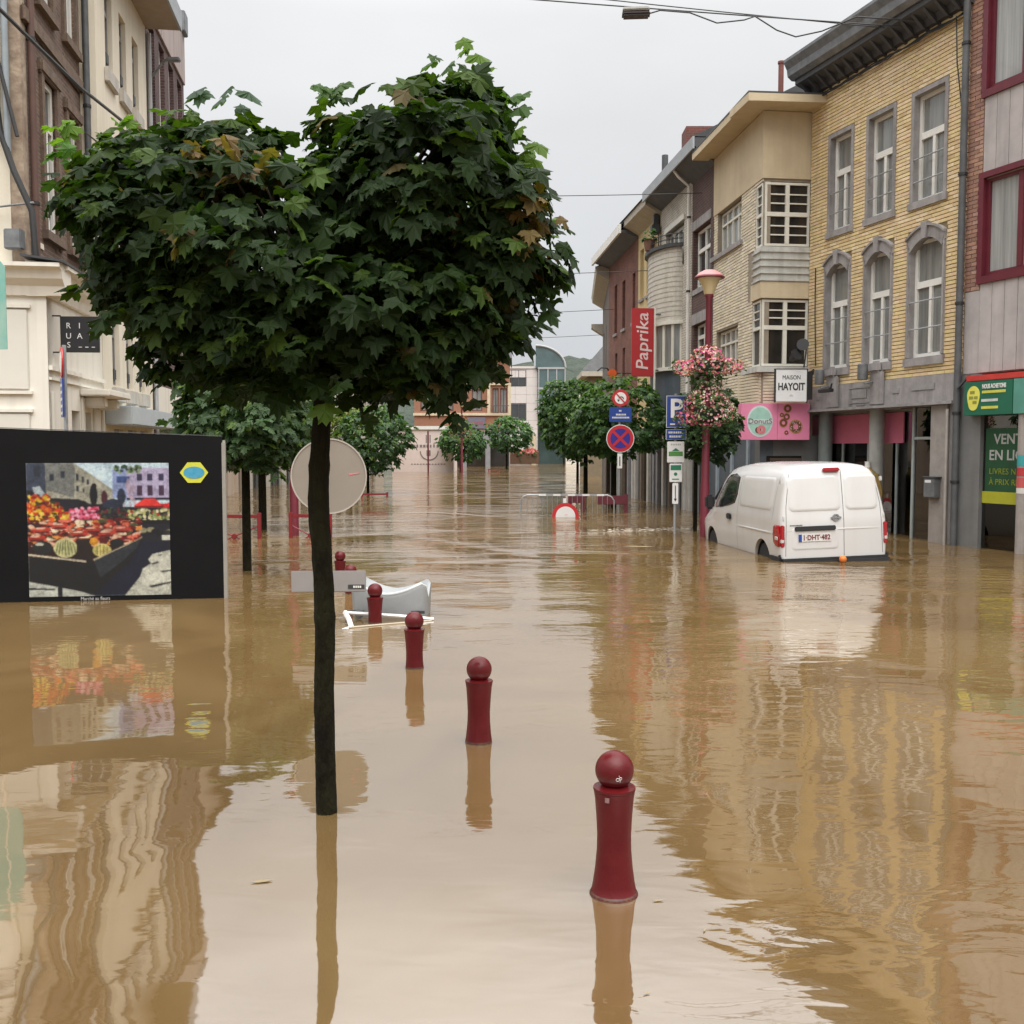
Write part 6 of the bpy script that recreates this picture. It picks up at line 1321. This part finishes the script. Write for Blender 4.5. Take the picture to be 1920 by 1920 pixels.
rim = MB(); rim.tube([(u * .375, -.27 * math.sqrt(max(.3, 1 - .7 * u ** 6)) - .01, tub_z(u) - .01) for u in [-1 + 2 * k / 20 for k in range(21)]], .016, 8); rim.build("rim", mat("pale_grey_plastic", (.55, .57, .58), (.48, .5, .5), rough=.35), ft, smooth=True)
MB().prism_x([(-.262, .075), (-.25, .045), (-.235, .045), (-.24, .075)], -.40, .38).build("moulding_line", M_pipe, ft)
q = MB(); q.lathe([(.045, 0), (.045, .03), (.02, .035)], (0, 0, 0), 16); q.build("knob", M_pipe, ft, smooth=True, loc=(-.27, -.33, .05), rot=(R(75), 0, 0))
wf = thing("floating_white_frame", "thin white bent frame floating in front of the grey tub", "frame", (-1.22, 9.95, 0), R(0))
q = MB(); q.tube([(-.43, .10, .085), (-.37, -.06, .05), (-.31, -.26, .0)], .026, 6); q.tube([(-.31, -.26, .0), (-.40, -.34, -.02)], .02, 6); q.build("short_leg", M_white_pl, wf)
q = MB(); q.tube([(-.43, .10, .085), (.10, .14, .045), (.44, .16, .01)], .018, 6); q.build("long_bar", M_white_pl, wf)
q = MB(); q.tube([(-.33, -.30, .006), (.0, -.10, .004), (.42, .12, .002)], .010, 6); q.build("sunk_bar", mat("muddy_white", (.5, .44, .34), rough=.6), wf)
# drifting leaves and twigs
M_deb = mat("wet_leaf", (.30, .235, .14), (.20, .15, .08), rough=.7, scale=30)
def debris(x, y, s, rz, label, curled=True):
    pts_ = [(-1.0, 0), (-.4, .25), (.3, .35), (1, .1), (.5, -.2), (-.3, -.25)]
    b = MB(); vs = [(px * s, py * s, .003 + .003 * curled * abs(px)) for px, py in pts_]; b.add([(0, 0, .004)] + vs, [(0, i + 1, (i + 1) % 6 + 1) for i in range(6)]); b.add([(0, 0, -.004)] + [(a_, b_, c_ - .006) for a_, b_, c_ in vs], [(0, (i + 1) % 6 + 1, i + 1) for i in range(6)])
    tag(b.build("floating_leaf", M_deb, None, loc=(x, y, 0), rot=(0, 0, rz)), label, "leaf", "leaves drifting on the flood")
debris(-.985, 3.93, .045, .2, "curled brown leaf floating to the left of the maple trunk's base"); debris(.55, 3.76, .024, .1, "small dark leaf floating just right of the nearest bollard")
debris(.68, 3.52, .012, 1, "tiny speck of leaf near the nearest bollard"); debris(.42, 3.1, .015, .4, "tiny leaf speck at the bottom edge below the nearest bollard"); debris(2.2, 17.8, .30, -.2, "pale long scrap floating below the steel barrier")

# ---- overhead wires and hanging lamp
def wire(name, pts, r, label, cat="cable"): return tag(MB().tube(pts, r, 5).build(name, M_wire), label, cat)
def sag(a, b_, s, n=14):
    a, b_ = Vector(a), Vector(b_); return [(a.lerp(b_, k / n) - Vector((0, 0, s * 4 * (k / n) * (1 - k / n)))) for k in range(n + 1)]
wire("overhead_wire", sag((-8.6, 21, 11.4), (7.4, 19.3, 9.42), .05), .013, "lower thin wire strung across the street carrying the hanging lamp")
wire("overhead_wire", sag((-8.6, 21.4, 12.1), (7.35, 19.6, 9.5), .10), .011, "upper thin wire strung across the street above the hanging lamp")
hl = thing("hanging_street_lamp", "flat grey hanging lamp strung on a wire against the sky", "street lamp", (2.32, 19.7, 9.86), R(-4), None)
MB().bevbox(-.26, .26, -.13, .13, -.09, -.01, .03).build("housing", mat("brown_lamp_glass", (.05, .04, .04), rough=.3), hl); MB().bevbox(-.25, .25, -.14, .14, -.01, .055, .02).build("cover", mat("pale_lamp_cover", (.45, .44, .42), rough=.5), hl)
MB().tube([(.26, 0, -.03), (.45, 0, .02), (1.0, 0, -.04), (1.5, 0, -.24), (2.0, 0, -.20), (2.2, 0, -.14), (2.6, 0, -.4), (2.95, 0, -.53), (3.4, -.1, -.48), (4.0, -.2, -.28), (5.0, -.3, -.42)], .014, 5).build("supply_cable", M_wire, hl)
for k, (y, za, zb, x1, l_) in enumerate(((27.5, 8.75, 8.45, 5.1, "thin wire crossing the street in front of the brown brick house"), (33, 7.4, 7.38, 4.5, "thin wire crossing the street at the round balcony"), (40, 6.95, 7.1, 4.0, "thin wire crossing the street at the red brick house"), (47, 6.7, 6.9, 4.3, "farthest thin wire crossing the street above the trees"))):
    wire("crossing_wire", sag((-9.5, y + 1, za), (x1, y, zb), .12), .011, l_)
wire("slanting_cable", [(-8.2, 13.0, 8.6), (-7.0, 14.0, 7.72), (-6.9, 15.2, 7.55), (-7.0, 17.0, 7.55), (-7.2, 19.6, 7.75), (-8.0, 24, 8.4)], .03, "thick black cable slanting down past the old brick house into the tree", "cable")

# ------------------------------------------------------------------ THE WHITE VAN
van = thing("white_van", "white panel van seen from behind, wheels under the brown water", "van", (4.91, 15.48, -.355), R(6), None, 0, R(-1.9))
M_van = mat("van_white_paint", (.63, .63, .625), (.60, .595, .585), rough=.22, scale=1.5, coat=.5, streak=.10, streak_col=(.45, .40, .33))
M_trim = mat("black_trim", (.015, .015, .016), rough=.55); M_tl = mat("tail_light_red", (.40, .008, .012), (.30, .006, .01), rough=.12, coat=.6, scale=20); M_cl = mat("clear_lens", (.62, .58, .56), rough=.15, coat=.5); M_seam = mat("panel_gap", (.12, .12, .12), rough=.8)
M_cg = mat("van_glass", (.012, .015, .016), (.02, .024, .024), rough=.04, spec=.7)
WZ = [(.24, .80), (.32, .826), (.45, .838), (.60, .846), (.80, .848), (.90, .838), (.96, .842), (1.05, .832), (1.25, .800), (1.45, .762), (1.60, .728), (1.70, .694), (1.77, .640), (1.815, .56), (1.84, .42), (1.853, .22), (1.857, 0)]
YT = [(0, 1.80), (.12, 1.83), (.4, 1.85), (1.2, 1.857), (2.2, 1.845), (2.75, 1.79), (3.05, 1.68), (3.4, 1.40), (3.7, 1.14), (3.85, 1.06), (4.1, .98), (4.3, .86), (4.38, .70)]
YW = [(0, 1.0), (3.0, 1.0), (3.6, .985), (4.0, .95), (4.25, .88), (4.38, .78)]
def itp(T, x):
    if x <= T[0][0]: return T[0][1]
    for (a, fa), (b_, fb) in zip(T[:-1], T[1:]):
        if x <= b_: return fa + (fb - fa) * (x - a) / (b_ - a)
    return T[-1][1]
def lean(z): return .0 if z < .92 else .13 * ((z - .92) / .9) ** 1.3
def zmap(z, y):
    T = itp(YT, y); return z if z < .7 else .7 + (z - .7) * (T - .7) / 1.157
stations = [(0.0, .055, .05), (.012, .030, .028), (.035, .012, .012), (.075, .002, .003), (.13, 0, 0), (.3, 0, 0)] + [(y, 0, 0) for y in (.5, .75, 1.0, 1.3, 1.6, 1.9, 2.2, 2.5, 2.75, 2.95, 3.15, 3.4, 3.6, 3.75, 3.9, 4.1, 4.25, 4.34, 4.38)]
b = MB(); prof_n = 2 * len(WZ) - 1
for y, iw, iz in stations:
    f = itp(YW, y); ring = []
    for z, w_ in WZ:
        zz = zmap(z, y) - (iz * max(0, (z - 1.6) / .257)); ring.append((-max(0, (w_ * f - iw * (1 if w_ > .3 else w_ / .3))), zz))
    full_ = ring + [(-x, z) for x, z in reversed(ring[:-1])]
    for x, z in full_: b.v.append((x, y + lean(z) * max(0, 1 - y / .7), z))
for j in range(len(stations) - 1):
    for k in range(prof_n - 1): b.f.append((j * prof_n + k, j * prof_n + k + 1, (j + 1) * prof_n + k + 1, (j + 1) * prof_n + k))
    b.f.append((j * prof_n, (j + 1) * prof_n, (j + 1) * prof_n + prof_n - 1, j * prof_n + prof_n - 1))
for base in (0, (len(stations) - 1) * prof_n):
    for k in range(len(WZ) - 1):
        a0, a1, c0, c1 = base + k, base + k + 1, base + prof_n - 1 - k, base + prof_n - 2 - k
        q = (a0, a1, c1, c0) if a1 != c1 else (a0, a1, c0)
        b.f.append(q)
body = b.build("body", M_van, van, smooth=35)
cut = MB()
for y in (.82, 3.53):
    for s_ in (-1, 1):
        n = 36; vs = [(s_ * .52, y + .365 * math.cos(2 * math.pi * k / n), .30 + .365 * math.sin(2 * math.pi * k / n)) for k in range(n)] + [(s_ * 1.1, y + .365 * math.cos(2 * math.pi * k / n), .30 + .365 * math.sin(2 * math.pi * k / n)) for k in range(n)]
        cut.add(vs, [tuple(range(n)), tuple(reversed(range(n, 2 * n)))] + [(k, k + n, (k + 1) % n + n, (k + 1) % n) for k in range(n)])
cu = cut.build("cutter", M_trim); cu.parent = van
mod = body.modifiers.new("arches", 'BOOLEAN'); mod.object = cu; mod.operation = 'DIFFERENCE'; mod.solver = 'EXACT'
bpy.context.view_layer.update(); dg = bpy.context.evaluated_depsgraph_get(); nm = bpy.data.meshes.new_from_object(body.evaluated_get(dg)); body.modifiers.clear(); body.data = nm; nm.name = "body"
bpy.data.objects.remove(cu)
for y in (.82, 3.53):
    for s_ in (-1, 1):
        ln = MB(); n = 30
        for k in range(n):
            a0, a1 = -.35 + (math.pi + .7) * k / n, -.35 + (math.pi + .7) * (k + 1) / n; r_ = .360
            ln.quad((s_ * .54, y + r_ * math.cos(a0), .30 + r_ * math.sin(a0)), (s_ * .79, y + r_ * math.cos(a0), .30 + r_ * math.sin(a0)), (s_ * .79, y + r_ * math.cos(a1), .30 + r_ * math.sin(a1)), (s_ * .54, y + r_ * math.cos(a1), .30 + r_ * math.sin(a1)))
        ln.box(min(s_ * .53, s_ * .54), max(s_ * .53, s_ * .54), y - .4, y + .4, .2, .7); ln.build("wheel_well", M_trim, van, fix=False)
        wh = bpy.data.objects.new("wheel", None); col.objects.link(wh); wh.parent = van; wh.location = (s_ * .70, y, .30); wh.rotation_euler = (0, R(90) * s_, 0)
        MB().lathe([(.19, -.09), (.29, -.09), (.308, -.06), (.31, 0), (.308, .06), (.29, .09), (.19, .09)], (0, 0, 0), 32).build("tyre", mat("tyre_rubber", (.02, .02, .02), rough=.85), wh, smooth=True)
        MB().lathe([(.19, .06), (.185, .085), (.12, .075), (.05, .095), (.01, .1)], (0, 0, 0), 24).build("rim", mat("wheel_silver", (.45, .45, .45), rough=.35, metal=.6), wh, smooth=True)
def vx(y, z, off=.003):                              # left side of the body at (y, z)
    f = itp(YW, y); T = itp(YT, y); zr = z if z < .7 else .7 + (z - .7) * 1.157 / (T - .7); return -(itp(WZ, zr) * f + off)
def vy(z, off=.003): return lean(z) - off
def rrect(a0, a1, c0, c1, r, n=5):
    P = []
    for cx, cz, st in ((a1 - r, c1 - r, 0), (a0 + r, c1 - r, 90), (a0 + r, c0 + r, 180), (a1 - r, c0 + r, 270)):
        for k in range(n + 1): t = R(st + 90 * k / n); P.append((cx + r * math.cos(t), cz + r * math.sin(t)))
    return P
def patch(name, P, where, m, off=.004, edge=.010, rise=0.0, parent=None, rows=8, smooth=True):
    """a panel lying on the body: outline P in (y,z) on the left side or (x,z) on the rear doors"""
    b = MB(); zc = sum(p_[1] for p_ in P) / len(P); ac = sum(p_[0] for p_ in P) / len(P)
    def on(a, z, o): return (vx(a, z, o), a, z) if where == 'side' else ((-vx(a, z, o), a, z) if where == 'right' else (a, vy(z, o), z))
    rings = []
    for s_, o in ((1.0, .0005), (1 - edge, off)) + tuple((1 - edge - (1 - edge) * k / rows, off) for k in range(1, rows)):
        rings.append([on(ac + (a - ac) * s_, zc + (z - zc) * s_, o) for a, z in P])
    n = len(P)
    for r_ in rings: b.v += r_
    b.v.append(on(ac, zc, off))
    for j in range(len(rings) - 1):
        for k in range(n): b.f.append((j * n + k, j * n + (k + 1) % n, (j + 1) * n + (k + 1) % n, (j + 1) * n + k))
    j = len(rings) - 1
    for k in range(n): b.f.append((j * n + k, j * n + (k + 1) % n, len(b.v) - 1))
    return b.build(name, m, parent or van, smooth='all' if smooth else False)
def strip(name, pts, where, w_, m, off=.002):
    b = MB(); L_ = []
    for i, (a, z) in enumerate(pts):
        p0 = pts[max(i - 1, 0)]; p1 = pts[min(i + 1, len(pts) - 1)]; d = Vector((p1[0] - p0[0], p1[1] - p0[1])).normalized(); nx_, nz_ = -d.y * w_ / 2, d.x * w_ / 2
        for s_ in (-1, 1):
            aa, zz = a + s_ * nx_, z + s_ * nz_; b.v.append((vx(aa, zz, off), aa, zz) if where == 'side' else (aa, vy(zz, off), zz))
    for i in range(len(pts) - 1): b.f.append((2 * i, 2 * i + 1, 2 * i + 3, 2 * i + 2))
    return b.build(name, m, van)
def seg(a, b_, n=8): return [(a[0] + (b_[0] - a[0]) * k / n, a[1] + (b_[1] - a[1]) * k / n) for k in range(n + 1)]
# blanked window panels: pressed frames on doors and side
def frame_panel(P, where):
    patch("pressed_panel", P, where, M_van, off=.010, edge=.045)
frame_panel(rrect(.42, 1.96, 1.13, 1.64, .09), 'side'); frame_panel(rrect(.42, 1.96, 1.13, 1.64, .09), 'right')
frame_panel(rrect(-.70, .12, 1.13, 1.66, .08), 'rear'); frame_panel(rrect(.19, .70, 1.13, 1.66, .08), 'rear')
# belt and lower crease lines as raised swages
patch("swage", rrect(-.76, .76, .835, .86, .012), 'rear', M_van, off=.006, edge=.3, rows=2)
patch("swage", rrect(.25, 2.0, .78, .81, .014), 'side', M_van, off=.012, edge=.3, rows=2)
patch("plate_recess", rrect(-.67, .07, .55, .88, .05), 'rear', M_van, off=.007, edge=.05)
# seams
strip("door_seam", seg((.155, .44), (.155, 1.74), 14), 'rear', .009, M_seam); strip("door_seam", seg((-.765, .46), (-.74, 1.2), 8) + seg((-.74, 1.2), (-.66, 1.70), 8)[1:], 'rear', .008, M_seam); strip("door_seam", seg((.765, .46), (.74, 1.2), 8) + seg((.74, 1.2), (.66, 1.70), 8)[1:], 'rear', .008, M_seam)
strip("door_seam", seg((2.02, .40), (2.02, 1.72), 12), 'side', .008, M_seam); strip("door_seam", seg((.36, 1.0), (.30, 1.70), 8), 'side', .006, M_seam)
strip("sill_seam", seg((1.25, .38), (3.1, .38), 10), 'side', .010, M_seam)
# front door glass, pillars, handle, mirror
G = [(2.12, 1.60), (2.12, 1.30), (2.2, 1.16), (2.5, 1.10), (2.95, 1.04), (3.35, 1.02), (3.42, 1.06), (3.12, 1.36), (2.86, 1.56), (2.7, 1.63), (2.4, 1.66)]
for wsd in ('side', 'right'):
    patch("door_window", G, wsd, M_cg, off=.006, edge=.02); 
b = MB(); x0 = vx(2.42, .93, .03); b.bevbox(x0 - .01, x0 + .03, 2.32, 2.52, .87, .97, .015); b.build("door_handle", M_trim, van)
b = MB(); b.bevbox(-1.03, -.86, 3.18, 3.30, 1.0, 1.26, .04); b.build("mirror", M_trim, van, smooth=True); b = MB(); b.bevbox(.86, 1.03, 3.18, 3.30, 1.0, 1.26, .04); b.build("mirror", M_trim, van, smooth=True)
WS = MB(); P0 = []
for k in range(9):
    y = 3.02 + .66 * k / 8
    T = itp(YT, y); hw = .60 + .14 * k / 8
    P0 += [(-hw, y, T - .035 + .012), (0, y, T + .012), (hw, y, T - .035 + .012)]
WS.add(P0, [(3 * k + i, 3 * k + i + 1, 3 * k + i + 4, 3 * k + i + 3) for k in range(8) for i in range(2)]); WS.build("windscreen", M_cg, van, smooth='all')
# rear lights, brake light, bumper, plate, emblem
for wsd, s_ in (('side', -1), ('right', 1)):
    lt = patch("tail_light", [(.04, .60), (.16, .60), (.25, .66), (.27, .80), (.25, .93), (.04, .93)], wsd, M_tl, off=.022, edge=.10)
    patch("reverse_lens", rrect(.05, .17, .70, .76, .02), wsd, M_cl, off=.028, edge=.1, parent=lt, rows=3)
    b = MB(); b.bevbox(min(s_ * .775, s_ * .838), max(s_ * .775, s_ * .838), -.012, .06, .60, .93, .012); b.build("tail_light_return", M_tl, lt, smooth=True)
    b = MB(); b.bevbox(min(s_ * .785, s_ * .84), max(s_ * .785, s_ * .84), -.016, .05, .66, .72, .008); b.build("lens_strip", M_cl, lt)
b = MB(); b.bevbox(-.13, .13, .06, .16, 1.715, 1.775, .015); b.build("brake_light", M_tl, van, smooth=True)
b = MB(); b.bevbox(-.86, .86, -.075, .25, .20, .425, .04); b.build("rear_bumper", M_trim, van, smooth=True)
for s_ in (-1, 1):
    b = MB(); b.bevbox(min(s_ * .80, s_ * .868), max(s_ * .80, s_ * .868), .0, .43, .20, .48, .03); b.build("bumper_corner", M_trim, van, smooth=True)
    b = MB(); b.bevbox(s_ * .5 - .08, s_ * .5 + .08, -.082, -.06, .30, .34, .006); b.build("reflector", M_tl, van)
b = MB(); b.bevbox(-.62, .02, -.035, .01, .835, .905, .012); b.build("plate_lamp_bar", M_trim, van, smooth=True)
pl = MB(); pl.bevbox(-.57, -.05, -.018, -.006, .67, .79, .004); pl = pl.build("number_plate", mat("plate_white", (.72, .70, .68), rough=.4), van)
text(pl, "1·DHT·482", -.285, .73, .105, mat("plate_red_print", (.16, .015, .02), rough=.5), y=-.021, align='CENTER', sx=.90, bold=.002)
MB().box(-.566, -.515, -.021, -.018, .674, .786).build("blue_band", M_blue, pl)
M_chr = mat("chrome", (.55, .55, .56), rough=.15, metal=1.0)
b = MB(); b.ring_y(.03, 1.02, .040, .056, -.02 + lean(1.02), -.002 + lean(1.02), 26); b.box(-.05, .11, -.024 + lean(1.02), -.004 + lean(1.02), 1.008, 1.034); b.build("emblem", M_chr, van, smooth=True)
b = MB()
for k in range(9): b.box(-.69 + k * .022, -.675 + k * .022, vy(.92, .004), vy(.92, .0), .915, .931)
b.build("model_lettering", M_pipe, van)
b = MB()
for z in (1.0, 1.55):
    for s_ in (-1, 1): b.bevbox(min(s_ * .775, s_ * .80), max(s_ * .775, s_ * .80), lean(z) - .012, lean(z) + .05, z, z + .07, .008)
b.build("door_hinge", M_van, van)
fb = tag(MB().lathe([(.055 * math.sin(math.pi * k / 12) + 1e-4, .055 - .055 * math.cos(math.pi * k / 12)) for k in range(13)], (0, 0, 0), 18, cap=False).build("orange_float_ball", mat("orange_ball", (.75, .20, .03), rough=.4), smooth='all', loc=(4.97, 15.31, -.005)), "small orange ball floating against the van's rear bumper", "ball")

# ---- red banner, orange sign, foam
pk = thing("red_shop_banner", "tall red vertical banner with one white handwritten word", "banner", (3.78, 29.9, .08), R(2))
MB().bevbox(-.32, .32, -.04, .04, 3.72, 5.68, .008).build("panel", mat("banner_red", (.42, .018, .022), (.36, .015, .019), rough=.45), pk)
text(pk, "Paprika", .0, 4.72, .50, mat("banner_white", (.78, .62, .60), rough=.5), y=-.046, align='CENTER', rot=R(90), shear=.12, bold=.004, sx=1.12)
q = MB(); q.box(.325, .375, -.03, .03, 3.3, 5.7); q.build("edge_post", M_frame_w, pk)
q = MB()
for z in (3.9, 5.5): q.box(.375, .75, -.02, .02, z - .02, z + .02)
q.build("bracket", M_pipe, pk)
og = thing("orange_round_sign", "small orange round sign peeking above the street tree", "sign", (3.50, 36.0, 4.34))
MB().disc_y(0, 0, .15, -.05, .05, 24).build("disc", mat("orange_disc", (.70, .11, .02), rough=.45), og); q = MB(); q.tube([(.1, 0, .0), (.9, .1, .0)], .02, 6); q.tube([(-.5, .3, .1), (-.35, .3, .22), (-.15, .3, .2), (-.05, .3, .05)], .03, 6); q.build("bracket", M_black, og)
fm = MB(); rf_ = random.Random(77)
for k in range(150):
    if rf_.random() < 2: x = rf_.uniform(1.6, 4.4); y = 21.6 + .25 * math.sin(x * 2) + rf_.gauss(0, .25)
    else: x = rf_.uniform(-4.4, 1.2); y = 22.6 + .6 * math.sin(x * .9) + rf_.gauss(0, .5)
    s_ = rf_.uniform(.008, .032); n_ = 6; a_ = rf_.uniform(0, 6)
    vs = [(x + s_ * rf_.uniform(1.0, 2.6) * math.cos(2 * math.pi * i / n_), y + s_ * rf_.uniform(.6, 1.2) * math.sin(2 * math.pi * i / n_), .004) for i in range(n_)]
    fm.add(vs + [(x, y, .012)], [(i, (i + 1) % n_, n_) for i in range(n_)])
fo = stuff(fm.build("foam", mat("foam", (.46, .40, .31), rough=.7))); fo["label"] = "pale flecks of foam drifting in the current by the barrier"; fo["category"] = "foam"
